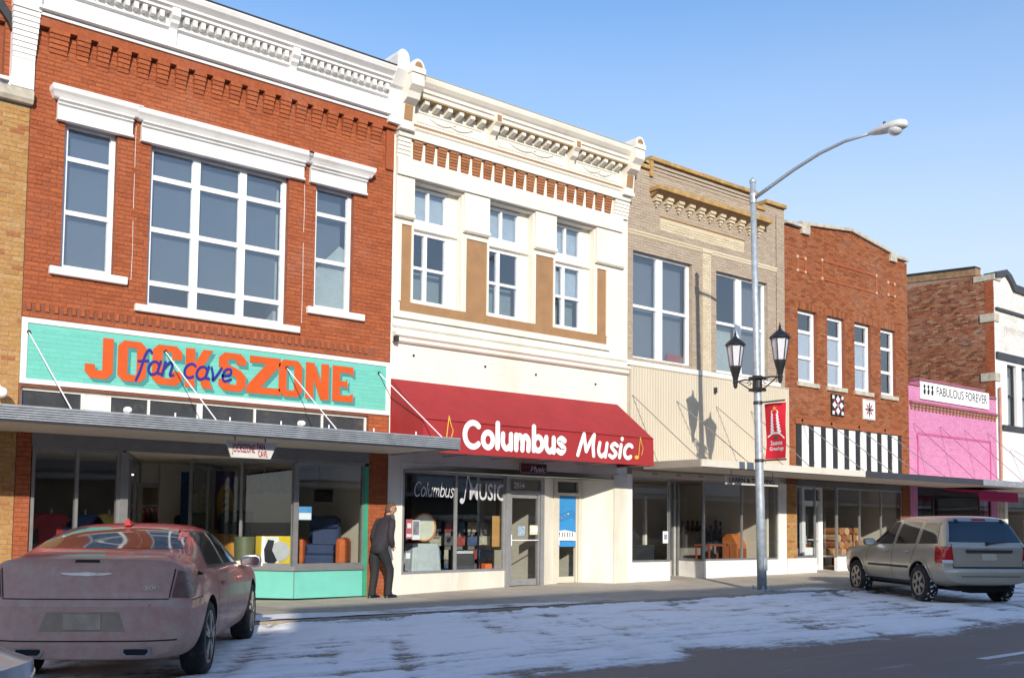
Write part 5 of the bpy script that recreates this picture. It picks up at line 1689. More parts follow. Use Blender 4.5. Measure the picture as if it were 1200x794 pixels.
def paint(name, base, dirt, amount, zlo, zhi, flake=0.0, rough=.32, rear=None):
    "car paint under road dirt that thickens towards the sills (and the tail)"
    m, nt, bs = _new(name)
    tc = nt.nodes.new('ShaderNodeTexCoord')
    sp = nt.nodes.new('ShaderNodeSeparateXYZ')
    nt.links.new(tc.outputs['Object'], sp.inputs[0])
    n1 = noise(nt, coords(nt, (1, 1, 2)), 2.4, 6, .65)
    mr = _n(nt, 'ShaderNodeMapRange')
    mr.inputs['From Min'].default_value, mr.inputs['From Max'].default_value = zhi, zlo
    nt.links.new(math_(nt, 'ADD', sp.outputs[2], math_(nt, 'MULTIPLY', math_(nt, 'SUBTRACT', n1, .5), .5)), mr.inputs['Value'])
    f = math_(nt, 'MULTIPLY', mr.outputs[0], amount, True)
    if rear is not None:
        m2 = _n(nt, 'ShaderNodeMapRange')
        m2.inputs['From Min'].default_value, m2.inputs['From Max'].default_value = rear[0], rear[1]
        nt.links.new(math_(nt, 'ADD', sp.outputs[0], math_(nt, 'MULTIPLY', math_(nt, 'SUBTRACT', n1, .5), .5)), m2.inputs['Value'])
        zz = _n(nt, 'ShaderNodeMapRange')
        zz.inputs['From Min'].default_value, zz.inputs['From Max'].default_value = 1.30, 1.12
        nt.links.new(sp.outputs[2], zz.inputs['Value'])
        f = math_(nt, 'MAXIMUM', f, math_(nt, 'MULTIPLY', math_(nt, 'MULTIPLY', m2.outputs[0], rear[2]), zz.outputs[0]))
    n2 = noise(nt, coords(nt), 9, 6, .7)
    f = math_(nt, 'MULTIPLY', f, math_(nt, 'ADD', math_(nt, 'MULTIPLY', n2, .9), .52), True)
    nt.links.new(mixc(nt, base, dirt, f), bs.inputs['Base Color'])
    nt.links.new(math_(nt, 'ADD', math_(nt, 'MULTIPLY', f, .45), rough, True), bs.inputs['Roughness'])
    bs.inputs['Metallic'].default_value = flake
    nt.links.new(math_(nt, 'MULTIPLY', math_(nt, 'SUBTRACT', 1.0, f, True), .8), bs.inputs['Coat Weight'])
    bs.inputs['Coat Roughness'].default_value = .08
    return m
TYRE = pm('tyre_rubber', (.018, .018, .019), .85, .25, 9, .3, 60, dirt=(.16, .14, .12), dirt_amt=.5)
RIM = pm('dirty_alloy', (.34, .31, .27), .45, .25, 9, metal=.6, dirt=(.16, .13, .1), dirt_amt=.6)
WELL = pm('wheel_well', (.012, .012, .012), .95, .2, 9)
CHROME = pm('chrome', (.72, .72, .74), .22, .1, 9, metal=1.0)
CGLASS = pm('tinted_car_glass', (.012, .016, .022), .05, .2, 3, spec=.9, coat=.6)
SEAM = pm('panel_gap', (.02, .018, .017), .8)
PLAST = pm('black_plastic', (.03, .03, .032), .6, .2, 8)

def car_body(sp):
    f = {k: pchip(*v) for k, v in sp['curves'].items()}
    xs = sp['stations']
    rings = []
    for x in xs:
        g = {k: float(fn(x)) for k, fn in f.items()}
        half = [(0, g['zbot']), (.72 * g['ysill'], g['zbot']), (g['ysill'], g['zbot'] + .07), (g['ymax'], sp['zmid'][0]), (g['ymax'] - .004, sp['zmid'][1]),
                (g['ybelt'], g['zbelt'] - .015), (g['ybelt'] - sp.get('inset', .05), g['zbelt'] + .012), (g['yrail'], g['zrail']), (.62 * g['yrail'], g['ztop'] - .012), (0, g['ztop'])]
        rings.append([(x, y, z) for y, z in half] + [(x, -y, z) for y, z in half[-2:0:-1]])
    n = len(rings[0])
    vs = [p for r in rings for p in r]
    fs = []
    for i in range(len(rings) - 1):
        for k in range(n):
            fs.append((i * n + k, (i + 1) * n + k, (i + 1) * n + (k + 1) % n, i * n + (k + 1) % n))
    # end caps as quad strips across the car
    for base, flip in ((0, False), ((len(rings) - 1) * n, True)):
        for k in range(n // 2):
            a, b, c, d = base + k, base + k + 1, base + (n - k - 1) % n, base + (n - k) % n
            q = (a, b, c, d) if k not in (0, n // 2 - 1) else ((a, b, c) if k == 0 else (a, b, d))
            fs.append(q[::-1] if flip else q)
    me = bpy.data.meshes.new('body')
    me.from_pydata(vs, [], fs)
    bm = bmesh.new()
    bm.from_mesh(me)
    bmesh.ops.remove_doubles(bm, verts=bm.verts, dist=1e-5)
    cross = [e for e in bm.edges if e.verts[0].co.y * e.verts[1].co.y < -1e-4 and abs(e.verts[0].co.x - e.verts[1].co.x) < 1e-4]
    bmesh.ops.subdivide_edges(bm, edges=cross, cuts=7, use_grid_fill=True)
    bmesh.ops.recalc_face_normals(bm, faces=bm.faces)
    bm.to_mesh(me)
    bm.free()
    o = bpy.data.objects.new('tmp', me)
    COL.objects.link(o)
    s = o.modifiers.new('s', 'SUBSURF')
    s.levels = s.render_levels = 2
    dg = bpy.context.evaluated_depsgraph_get()
    dg.update()
    me2 = bpy.data.meshes.new_from_object(o.evaluated_get(dg))
    o.modifiers.clear()
    o.data = me2
    for v in me2.vertices:
        v.co = sp['shape'](v.co)
    me2.materials.append(sp['paint'])
    me2.materials.append(WELL)
    bvh_src = BVHTree.FromPolygons([tuple(v.co) for v in me2.vertices], [tuple(p.vertices) for p in me2.polygons])
    # wheel arches
    for ax in (0.0, sp['wb']):
        for s_ in (-1, 1):
            mb = MB().lathe([(sp['arch'], -.36), (sp['arch'], .3)], (ax, s_ * (sp['track'] + .02), sp['r'] + .02), 40, 'y')
            c = mb.build('cut', WELL)
            b = o.modifiers.new('b', 'BOOLEAN')
            b.operation = 'DIFFERENCE'
            b.solver = 'EXACT'
            b.object = c
            try:
                b.material_mode = 'TRANSFER'
            except Exception:
                pass
            dg = bpy.context.evaluated_depsgraph_get()
            dg.update()
            me3 = bpy.data.meshes.new_from_object(o.evaluated_get(dg))
            o.modifiers.clear()
            o.data = me3
            bpy.data.objects.remove(c)
    me3.name = 'body'
    me3.polygons.foreach_set('use_smooth', [True] * len(me3.polygons))
    try:
        me3.set_sharp_from_angle(angle=rad(38))
    except Exception:
        pass
    bpy.data.objects.remove(o)
    return me3, bvh_src
DIRS = {'left': (Vector((0, -1, 0)), lambda a, b: Vector((a, 3, b))), 'right': (Vector((0, 1, 0)), lambda a, b: Vector((a, -3, b))),
        'rear': (Vector((1, 0, 0)), lambda a, b: Vector((-5, a, b))), 'front': (Vector((-1, 0, 0)), lambda a, b: Vector((8, a, b))), 'top': (Vector((0, 0, -1)), lambda a, b: Vector((a, b, 4)))}
def onbody(bvh, side, a, b, off):
    d, fn = DIRS[side]
    h = bvh.ray_cast(fn(a, b), d)
    if h[0] is None:
        h = bvh.find_nearest(fn(a, b) + d * 2.1)
    n = h[1]
    if n.dot(d) > 0:
        n = -n
    return h[0] + n * off
def patch(bvh, side, q, name, mat, parent, off=.004, nx=10, ny=6, th=.006, smooth=True):
    "panel that follows the body: q = four corners in the side's own two coordinates, in order"
    q = [Vector((*p, 0)) for p in q]
    outer, inner = [], []
    for j in range(ny + 1):
        for i in range(nx + 1):
            u, v = i / nx, j / ny
            p = (q[0] * (1 - u) + q[1] * u) * (1 - v) + (q[3] * (1 - u) + q[2] * u) * v
            outer.append(onbody(bvh, side, p.x, p.y, off))
            inner.append(onbody(bvh, side, p.x, p.y, off - th))
    w = nx + 1
    N = len(outer)
    fs = []
    for j in range(ny):
        for i in range(nx):
            a = j * w + i
            fs.append((a, a + 1, a + w + 1, a + w))
    edge = [i for i in range(nx)] + [nx + j * w for j in range(ny)] + [ny * w + nx - i for i in range(nx)] + [(ny - j) * w for j in range(ny)]
    for k in range(len(edge)):
        a, b = edge[k], edge[(k + 1) % len(edge)]
        fs.append((b, a, a + N, b + N))
    o = MB().add(outer + inner, fs).build(name, mat, parent)
    if smooth:
        smooth_by_angle(o, 40)
    return o
def strip(bvh, side, pts, w, name, mat, parent, off=.003, k=10):
    "narrow line on the body along pts"
    pp = []
    for i in range(len(pts) - 1):
        for t in np.linspace(0, 1, k, endpoint=False):
            pp.append(np.array(pts[i]) * (1 - t) + np.array(pts[i + 1]) * t)
    pp.append(np.array(pts[-1], float))
    L, R_ = [], []
    for i, p in enumerate(pp):
        d = pp[min(i + 1, len(pp) - 1)] - pp[max(i - 1, 0)]
        d = d / np.linalg.norm(d)
        n = np.array((-d[1], d[0])) * w / 2
        L.append(onbody(bvh, side, *(p + n), off))
        R_.append(onbody(bvh, side, *(p - n), off))
    m = len(pp)
    return MB().add(L + R_, [(i, i + 1, m + i + 1, m + i) for i in range(m - 1)]).build(name, mat, parent)
def wheel(parent, x, y, r, w, spokes, side, rimr, snow=False):
    s = 1 if y > 0 else -1
    prof = [(rimr, -w / 2 + .01), (rimr + .02, -w / 2), (r - .035, -w / 2), (r - .008, -w / 2 + .025), (r, -w / 2 + .05), (r, w / 2 - .05), (r - .008, w / 2 - .025), (r - .035, w / 2), (rimr + .02, w / 2), (rimr, w / 2 - .01)]
    hub = MB().lathe([(.13, -.03), (.15, -.02), (.15, .03), (.12, .04)], (x, y, r), 24, 'y').build('wheel', DARKM, parent, smooth=False)
    ty = MB()
    n = 40
    ty.lathe(prof, (x, y, r), n, 'y')
    t = ty.build('tyre', TYRE, hub)
    smooth_by_angle(t, 50)
    for k in range(36):
        pass
    rm = MB()
    rm.lathe([(rimr - .035, w / 2 - .02), (rimr - .02, w / 2 - .005), (rimr + .004, w / 2 - .004), (rimr + .006, -.05), (rimr - .03, -.06)] if s > 0 else [(rimr - .03, .06), (rimr + .006, .05), (rimr + .004, -w / 2 + .004), (rimr - .02, -w / 2 + .005), (rimr - .035, -w / 2 + .02)], (x, y, r), 40, 'y')
    rm.lathe([(.06, s * w * .30), (.055, s * w * .42), (.02, s * w * .44)], (x, y, r), 16, 'y')
    for k in range(spokes):
        a = 2 * math.pi * k / spokes + .2
        for da in ((-.12, .12) if spokes <= 5 else (0,)):
            p0 = (x + .05 * math.cos(a + da), y + s * w * .46, r + .05 * math.sin(a + da))
            p1 = (x + (rimr - .015) * math.cos(a + da * 1.4), y + s * w * .44, r + (rimr - .015) * math.sin(a + da * 1.4))
            rm.bar(p0, p1, .046 if spokes <= 5 else .075, .035, up=(0, 1, 0))
    rm.build('rim', RIM, hub)
    return hub
def mirror_(parent, bvh, side, x, z, mat, name='door_mirror'):
    p = onbody(bvh, side, x, z, .0)
    s = 1 if side == 'left' else -1
    m = MB()
    c = p + Vector((0, s * .16, .04))
    vs, fs = [], []
    n = 14
    for i, (dx, sc) in enumerate(((-.055, .86), (-.04, 1), (.03, .95), (.08, .7), (.11, .25))):
        for k in range(n):
            a = 2 * math.pi * k / n
            ca, sa = math.cos(a), math.sin(a)
            yy = math.copysign(abs(ca) ** .6, ca) * .125 * sc
            zz = math.copysign(abs(sa) ** .6, sa) * .075 * sc
            vs.append((c.x + dx, c.y + yy, c.z + zz))
    for i in range(4):
        for k in range(n):
            fs.append((i * n + k, i * n + (k + 1) % n, (i + 1) * n + (k + 1) % n, (i + 1) * n + k))
    fs += [tuple(range(n)), tuple(range(4 * n, 5 * n))]
    m.add(vs, fs)
    m.bar((p.x + .02, p.y - s * .03, p.z + .01), (c.x + .02, c.y - s * .06, c.z - .02), .06, .05)
    o = m.build(name, mat, parent)
    smooth_by_angle(o, 45)
    vs = [(c.x - .058, c.y + math.copysign(abs(math.cos(a)) ** .6, math.cos(a)) * .098, c.z + math.copysign(abs(math.sin(a)) ** .6, math.sin(a)) * .055) for a in np.linspace(0, 2 * math.pi, 20, endpoint=False)]
    MB().add(vs, [tuple(range(20))]).build('mirror_glass', pm('mirror_glass', (.75, .8, .85), .04, .02, 3, metal=1.0), o)
    return o

# ---- sedan
def sedan(label, paintm, loc, rz, dirty=True):
    xs = [-1.03, -1.015, -.98, -.88, -.72, -.55, -.40, -.2, .05, .3, .55, .8, 1.1, 1.5, 1.8, 2.05, 2.3, 2.55, 2.72, 2.9, 3.15, 3.45, 3.7, 3.86, 3.95, 3.99, 4.01]
    def shape(c):
        x, y, z = c
        w = max(0.0, min(1.0, (-.45 - x) / .4))
        r = min(1.0, abs(y) / .93)
        x += w * .17 * r ** 4
        t = max(0, min(1, (z - .74) / .05))
        x += w * (.055 * t * t * (3 - 2 * t))
        x += w * .09 * max(0, (.42 - z) / .2)
        x += w * .05 * max(0, min(1, (z - .8) / .3))
        w2 = max(0.0, min(1.0, (x - 3.4) / .5))
        x -= w2 * .26 * r ** 3
        return (x, y, z)
    cur = {'zbot': ([-1.03, -.7, 0, 2.8, 4.01], [.27, .22, .18, .18, .24]),
           'ysill': ([-1.03, -.6, .4, 2.6, 3.6, 4.01], [.80, .86, .88, .88, .84, .72]),
           'ymax': ([-1.03, -.9, -.5, .2, 1.5, 2.8, 3.6, 4.01], [.90, .925, .945, .95, .945, .945, .92, .80]),
           'zbelt': ([-1.03, -.6, 0, 1, 2.2, 2.9, 3.6, 4.01], [1.09, 1.10, 1.075, 1.03, .995, .985, .93, .84]),
           'ybelt': ([-1.03, -.6, 0, 1.5, 2.6, 3.6, 4.01], [.84, .875, .905, .905, .89, .84, .72]),
           'yrail': ([-1.03, -.5, -.25, .3, .7, 1.6, 2.1, 2.7, 2.9, 4.01], [.70, .74, .75, .70, .665, .655, .66, .74, .74, .60]),
           'zrail': ([-1.03, -.60, -.35, -.1, .2, .5, .9, 1.6, 2.0, 2.35, 2.72, 2.95, 3.6, 4.01], [1.155, 1.175, 1.195, 1.27, 1.36, 1.415, 1.435, 1.415, 1.32, 1.18, 1.02, 1.01, .965, .86]),
           'ztop': ([-1.03, -.60, -.35, -.1, .2, .5, .9, 1.6, 2.0, 2.35, 2.72, 2.95, 3.6, 4.01], [1.165, 1.19, 1.215, 1.30, 1.40, 1.465, 1.487, 1.475, 1.38, 1.23, 1.045, 1.035, .985, .875])}
    sp = dict(curves=cur, stations=xs, zmid=(.55, .80), shape=shape, paint=paintm, wb=3.05, track=.81, arch=.395, r=.365)
    car = thing('parked_car', label, 'car', loc, rz)
    me, bv = car_body(sp)
    link('body', me, car)
    dirtp = paintm
    for x in (0, 3.05):
        for s in (-1, 1):
            wheel(car, x, s * .815, .365, .235, 5, s, .255)
    # glass
    patch(bv, 'rear', [(.68, 1.235), (-.68, 1.235), (-.61, 1.432), (.61, 1.432)], 'rear_window', CGLASS, car, .004, 14, 8)
    patch(bv, 'front', [(-.72, 1.06), (.72, 1.06), (.56, 1.40), (-.56, 1.40)], 'windscreen', CGLASS, car, .004, 14, 8)
    for sd in ('left', 'right'):
        fr = patch(bv, sd, [(-.02, 1.045), (2.42, .995), (1.86, 1.385), (.36, 1.405)], 'window_surround', PLAST, car, .003, 24, 6)
        patch(bv, sd, [(.06, 1.07), (.98, 1.05), (1.02, 1.375), (.42, 1.385)], 'side_window', CGLASS, car, .007)
        patch(bv, sd, [(1.09, 1.05), (2.28, 1.022), (1.80, 1.355), (1.12, 1.375)], 'side_window', CGLASS, car, .007)
        strip(bv, sd, [(.42, 1.05), (.40, .75), (.55, .40), (.62, .24)], .010, 'door_seam', SEAM, car)
        strip(bv, sd, [(1.05, 1.04), (1.05, .6), (1.04, .24)], .010, 'door_seam', SEAM, car)
        strip(bv, sd, [(2.30, 1.0), (2.36, .6), (2.33, .24)], .010, 'door_seam', SEAM, car)
        strip(bv, sd, [(.60, .235), (2.45, .235)], .014, 'sill_seam', SEAM, car)
        for x in (.72, 1.78):
            s = -1 if sd == 'right' else 1
            p, q = onbody(bv, sd, x - .11, .865, .02), onbody(bv, sd, x + .11, .86, .02)
            m = (p + q) / 2 + Vector((0, s * .018, 0))
            h = MB().tube([p - Vector((0, s * .015, 0)), p + Vector((.02, s * .012, 0)), m, q + Vector((-.02, s * .012, 0)), q - Vector((0, s * .015, 0))], .014, 8).build('door_handle', paintm, car, smooth=True)
        mirror_(car, bv, sd, 2.12, 1.0, CHROMED if dirty else paintm)
        sg = -1 if sd == 'right' else 1
        patch(bv, 'rear', [(sg * .905, 1.03), (sg * .775, 1.055), (sg * .735, .82), (sg * .90, .81)], 'tail_lamp', LAMPD if dirty else LAMPR, car, .012, 6, 6, .012)
        strip(bv, sd, [(-.78, .785), (-.45, .80), (-.38, .70)], .008, 'bumper_seam', SEAM, car)
    # tail
    strip(bv, 'rear', [(-.755, 1.07), (-.715, .80), (.715, .80), (.755, 1.07)], .011, 'boot_seam', SEAM, car)
    patch(bv, 'rear', [(-.37, .52), (.37, .52), (.31, .69), (-.31, .69)], 'plate_recess', SEAM if not dirty else DIRTD, car, .002, 8, 4)
    patch(bv, 'rear', [(-.16, .535), (.16, .535), (.16, .675), (-.16, .675)], 'number_plate', DIRTP, car, .008, 4, 3)
    for s in (-1, 1):
        MB().prismx([(s * .46 + a * .12, .335 + b * .038) for a, b in ((-1, 1), (1, 1), (1.15, 0), (.85, -1), (-.85, -1), (-1.1, 0))], -1.0, -.72).build('exhaust_trim', CHROMED, car)
        MB().prismx([(s * .46 + a * .10, .335 + b * .026) for a, b in ((-1, 1), (1, 1), (1.1, 0), (.8, -1), (-.8, -1), (-1.05, 0))], -1.004, -.9).build('exhaust_mouth', WELL, car)
    strip(bv, 'rear', [(-.80, .44), (-.55, .435), (.55, .435), (.80, .44)], .012, 'bumper_seam', SEAM, car)
    # winged badge
    e = MB()
    def bd(pts, o=.006):
        e.add([onbody(bv, 'rear', a, b, o) for a, b in pts] + [onbody(bv, 'rear', a, b, o - .006) for a, b in pts], [tuple(range(len(pts)))] + [(i, (i + 1) % len(pts), len(pts) + (i + 1) % len(pts), len(pts) + i) for i in range(len(pts))])
    zb = 1.02
    for s in (-1, 1):
        bd([(s * .03, zb + .016), (s * .12, zb + .012), (s * .235, zb + .012), (s * .20, zb - .002), (s * .12, zb - .012), (s * .03, zb - .014)])
    bd([(-.035, zb + .018), (.035, zb + .018), (.03, zb - .018), (-.03, zb - .018)], .010)
    e.build('wing_badge', CHROMED, car)
    nb = put_text('model_badge', '300', lambda u, v: onbody(bv, 'rear', -.50 - .13 * u, .88 + .042 * v, .006), CHROMED, car, .01)
    bd2 = patch(bv, 'rear', [(-.11, 1.125), (.11, 1.125), (.10, 1.15), (-.10, 1.15)], 'brake_lamp', SEAM, car, .003, 4, 2)
    fin = MB().add([(.42, -.035, 1.455), (.42, .035, 1.455), (.62, .03, 1.47), (.62, -.03, 1.47), (.42, -.008, 1.525), (.42, .008, 1.525), (.56, .006, 1.49), (.56, -.006, 1.49)],
                   [(0, 1, 5, 4), (1, 2, 6, 5), (2, 3, 7, 6), (3, 0, 4, 7), (4, 5, 6, 7), (3, 2, 1, 0)]).build('antenna_fin', paintm, car)
    # front lamps and grille
    for s in (-1, 1):
        patch(bv, 'front', [(s * .50, .68), (s * .78, .72), (s * .80, .80), (s * .52, .78)], 'headlamp', CHROME, car, .006, 6, 4)
    patch(bv, 'front', [(-.42, .50), (.42, .50), (.46, .78), (-.46, .78)], 'grille', PLAST, car, .005, 8, 5)
    return car
LAMPR = pm('red_lamp', (.45, .012, .015), .15, .1, 6, coat=.8)
LAMPD = pm('mud_coated_lamp', (.20, .12, .10), .35, .15, 7, dirt=(.16, .03, .03), dirt_amt=.7, coat=.4)
DIRTD = pm('mud_dark', (.36, .27, .19), .9, .15, 8)
DIRTP = pm('mud_plate', (.45, .345, .25), .85, .15, 8)
CHROMED = pm('dull_chrome', (.50, .49, .47), .35, .2, 9, metal=.9)
SRED = paint('dirty_red_paint', (.44, .012, .018), (.58, .44, .345), .80, .45, 1.36, rough=.5, rear=(-.3, -.9, .78))
SILV = paint('silver_blue_paint', (.42, .45, .50), (.2, .19, .18), .5, .1, .8, flake=.6)
sedan('mud covered red sedan parked nose to the kerb at far left', SRED, (3.36, 10.36, ZR + .015), rad(57.5))

# ---- sport utility vehicle
def suv():
    xs = [-1.04, -1.03, -.99, -.93, -.87, -.80, -.72, -.62, -.48, -.25, 0, .4, .8, 1.2, 1.55, 1.8, 2.05, 2.25, 2.42, 2.6, 2.9, 3.2, 3.45, 3.6, 3.66, 3.69]
    def shape(c):
        x, y, z = c
        w = max(0.0, min(1.0, (-.35 - x) / .4))
        r = min(1.0, abs(y) / .92)
        x += w * .13 * r ** 5
        t = max(0, min(1, (z - .66) / .05))
        x += w * (.07 * t * t * (3 - 2 * t))
        x += w * .16 * max(0, (.45 - z) / .2)
        w2 = max(0.0, min(1.0, (x - 3.1) / .5))
        x -= w2 * .20 * r ** 3
        return (x, y, z)
    cur = {'zbot': ([-1.04, -.7, 0, 2.6, 3.69], [.40, .34, .30, .30, .36]),
           'ysill': ([-1.04, -.6, .4, 2.6, 3.69], [.80, .85, .87, .87, .76]),
           'ymax': ([-1.04, -.9, -.5, .2, 1.5, 2.8, 3.4, 3.69], [.90, .92, .93, .925, .92, .93, .90, .80]),
           'zbelt': ([-1.04, -.6, 0, 1, 2.2, 2.9, 3.5, 3.69], [1.09, 1.12, 1.11, 1.09, 1.07, 1.05, .98, .92]),
           'ybelt': ([-1.04, -.6, 0, 1.5, 2.4, 3.4, 3.69], [.86, .885, .885, .88, .86, .82, .74]),
           'yrail': ([-1.04, -.9, -.62, -.2, .8, 1.6, 2.4, 2.6, 3.69], [.80, .745, .67, .66, .655, .64, .72, .76, .64]),
           'zrail': ([-1.04, -.99, -.93, -.80, -.72, -.62, -.48, 0, .8, 1.45, 1.8, 2.1, 2.42, 2.6, 3.2, 3.69], [1.10, 1.18, 1.27, 1.48, 1.58, 1.64, 1.665, 1.68, 1.68, 1.655, 1.48, 1.29, 1.09, 1.08, 1.04, .93]),
           'ztop': ([-1.04, -.99, -.93, -.80, -.72, -.62, -.48, 0, .8, 1.45, 1.8, 2.1, 2.42, 2.6, 3.2, 3.69], [1.11, 1.19, 1.285, 1.50, 1.61, 1.68, 1.705, 1.725, 1.73, 1.71, 1.53, 1.335, 1.115, 1.105, 1.065, .94])}
    pt = paint('pewter_paint', (.50, .455, .36), (.36, .31, .23), .6, .25, 1.0, flake=.35, rough=.3)
    sp = dict(curves=cur, stations=xs, zmid=(.60, .86), shape=shape, paint=pt, wb=2.78, track=.80, arch=.42, r=.37, inset=.04)
    car = thing('parked_car', 'pewter sport utility vehicle parked at the kerb on the right', 'car', (20.85, 10.78, ZR + .015), rad(57.5))
    car.scale = (1.04, 1.04, 1.04)
    me, bv = car_body(sp)
    link('body', me, car)
    for x in (0, 2.78):
        for s in (-1, 1):
            h = wheel(car, x, s * .80, .37, .245, 6, s, .235)
    # snow packed on the tyres' treads
    SN = pm('clinging_snow', (.75, .78, .82), .8, .1, 20)
    rr = random.Random(3)
    for (wx, wy) in ((0, .80), (2.78, .80), (0, -.80)):
        m = MB()
        for k in range(70):
            a = rr.uniform(0, 2 * math.pi)
            yy = wy + rr.uniform(-.11, .11)
            c = Vector((wx + .372 * math.cos(a), yy, .37 + .372 * math.sin(a)))
            t = Vector((-math.sin(a), 0, math.cos(a)))
            n = Vector((math.cos(a), 0, math.sin(a)))
            s_ = rr.uniform(.008, .022)
            m.add([c - t * s_ - Vector((0, s_, 0)), c + t * s_ - Vector((0, s_ * .6, 0)), c + t * s_ + Vector((0, s_, 0)), c - t * s_ + Vector((0, s_ * .7, 0)), c + n * .012], [(0, 1, 4), (1, 2, 4), (2, 3, 4), (3, 0, 4)])
        stuff(m.build('tyre_snow', SN, car))
    patch(bv, 'rear', [(.74, 1.20), (-.74, 1.20), (-.60, 1.60), (.60, 1.60)], 'rear_window', CGLASS, car, .006, 14, 8)
    patch(bv, 'front', [(-.68, 1.15), (.68, 1.15), (.58, 1.62), (-.58, 1.62)], 'windscreen', CGLASS, car, .004, 14, 8)
    for sd in ('left', 'right'):
        sg = -1 if sd == 'right' else 1
        patch(bv, sd, [(-.60, 1.165), (.10, 1.15), (.12, 1.585), (-.46, 1.58)], 'side_window', CGLASS, car, .005)
        patch(bv, sd, [(.24, 1.15), (1.06, 1.135), (1.06, 1.60), (.25, 1.59)], 'side_window', CGLASS, car, .005)
        patch(bv, sd, [(1.18, 1.13), (2.22, 1.11), (1.66, 1.56), (1.18, 1.60)], 'side_window', CGLASS, car, .005)
        strip(bv, sd, [(.17, 1.63), (.17, 1.1), (.30, .80), (.52, .36)], .010, 'door_seam', SEAM, car)
        strip(bv, sd, [(1.12, 1.63), (1.12, .9), (1.12, .36)], .010, 'door_seam', SEAM, car)
        strip(bv, sd, [(2.22, 1.06), (2.28, .7), (2.25, .36)], .010, 'door_seam', SEAM, car)
        patch(bv, sd, [(.42, .655), (2.18, .655), (2.18, .70), (.42, .70)], 'side_moulding', PLAST, car, .014, 14, 2, .014)
        patch(bv, sd, [(.40, .33), (2.34, .33), (2.34, .40), (.44, .40)], 'sill_trim', PLAST, car, .006, 12, 2)
        for x in (.46, 1.36):
            p, q = onbody(bv, sd, x - .10, .985, .02), onbody(bv, sd, x + .10, .98, .02)
            m = (p + q) / 2 + Vector((0, sg * .018, 0))
            MB().tube([p - Vector((0, sg * .015, 0)), p + Vector((.02, sg * .012, 0)), m, q + Vector((-.02, sg * .012, 0)), q - Vector((0, sg * .015, 0))], .015, 8).build('door_handle', CHROMED if x < 1 or True else pt, car, smooth=True)
        mirror_(car, bv, sd, 2.02, 1.12, PLAST)
        patch(bv, sd, [(-.90, .80), (-.66, .80), (-.58, 1.12), (-.86, 1.10)], 'tail_lamp', LAMPR, car, .012, 6, 6, .012)
        tl = patch(bv, 'rear', [(sg * .895, .83), (sg * .70, .83), (sg * .73, 1.11), (sg * .86, 1.11)], 'tail_lamp', LAMPR, car, .014, 6, 6, .012)
        patch(bv, 'rear', [(sg * .88, .80), (sg * .71, .80), (sg * .715, .86), (sg * .885, .86)], 'reversing_lamp', pm('clear_lamp', (.7, .7, .7), .2, .05, 5), car, .018, 5, 3, .012)
        # arch flares
        for ax in (0.0, 2.78):
            pts = [(ax + .455 * math.cos(a), .39 + .455 * math.sin(a)) for a in np.linspace(rad(-8), rad(188), 26)]
            strip(bv, sd, pts, .05, 'arch_flare', pt, car, .012, 1)
    patch(bv, 'rear', [(-.46, 1.00), (.46, 1.00), (.48, 1.055), (-.48, 1.055)], 'tailgate_handle_bar', PLAST, car, .022, 10, 3, .02)
    pl = patch(bv, 'rear', [(-.15, .85), (.15, .85), (.15, .985), (-.15, .985)], 'number_plate', pm('plate_cream', (.52, .48, .36), .5, .1, 20), car, .014, 4, 3, .01)
    strip(bv, 'rear', [(-.72, 1.17), (-.74, .90), (-.70, .725), (.70, .725), (.74, .90), (.72, 1.17)], .011, 'tailgate_seam', SEAM, car)
    patch(bv, 'rear', [(-.72, .70), (.72, .70), (.72, .735), (-.72, .735)], 'bumper_step', PLAST, car, .006, 10, 2)
    strip(bv, 'rear', [(-.60, .55), (.60, .55)], .014, 'bumper_groove', SEAM, car)
    patch(bv, 'rear', [(-.14, 1.615), (.14, 1.615), (.14, 1.65), (-.14, 1.65)], 'brake_lamp', LAMPR, car, .012, 4, 2, .012)
    for s in (-.47, .47):
        patch(bv, 'rear', [(s - .035, 1.575), (s + .035, 1.575), (s + .03, 1.63), (s - .03, 1.63)], 'glass_hinge', PLAST, car, .02, 3, 3, .02)
    p = onbody(bv, 'rear', .02, 1.165, .02)
    q = onbody(bv, 'rear', -.40, 1.205, .022)
    w = MB().tube([p, (p + q) / 2 + Vector((-.012, 0, 0)), q], [.016, .011, .007], 6)
    w.lathe([(.035, -.02), (.03, .03)], p, 10, 'x')
    w.build('rear_wiper', PLAST, car)
    u = MB().box(-.78, 3.2, -.55, .55, .26, .36).box(-.72, -.42, -.3, .25, .22, .40)
    u.tube([(-.85, -.42, .33), (-.3, -.42, .34)], .03, 8)
    u.tube([(0, -.7, .33), (0, .7, .33)], .045, 8)
    u.build('underbody', WELL, car)
    return car
suv()

_np = Vector((0, 0, H)) + ray(-42, 806) * 4.3
_hx = Vector((math.cos(rad(-39)), math.sin(rad(-39)), 0))
_or = _np - _hx * 3.93
sedan('silver blue car in the near left corner, only its nose in view', SILV, (_or.x, _or.y, ZR), rad(-39), dirty=False)
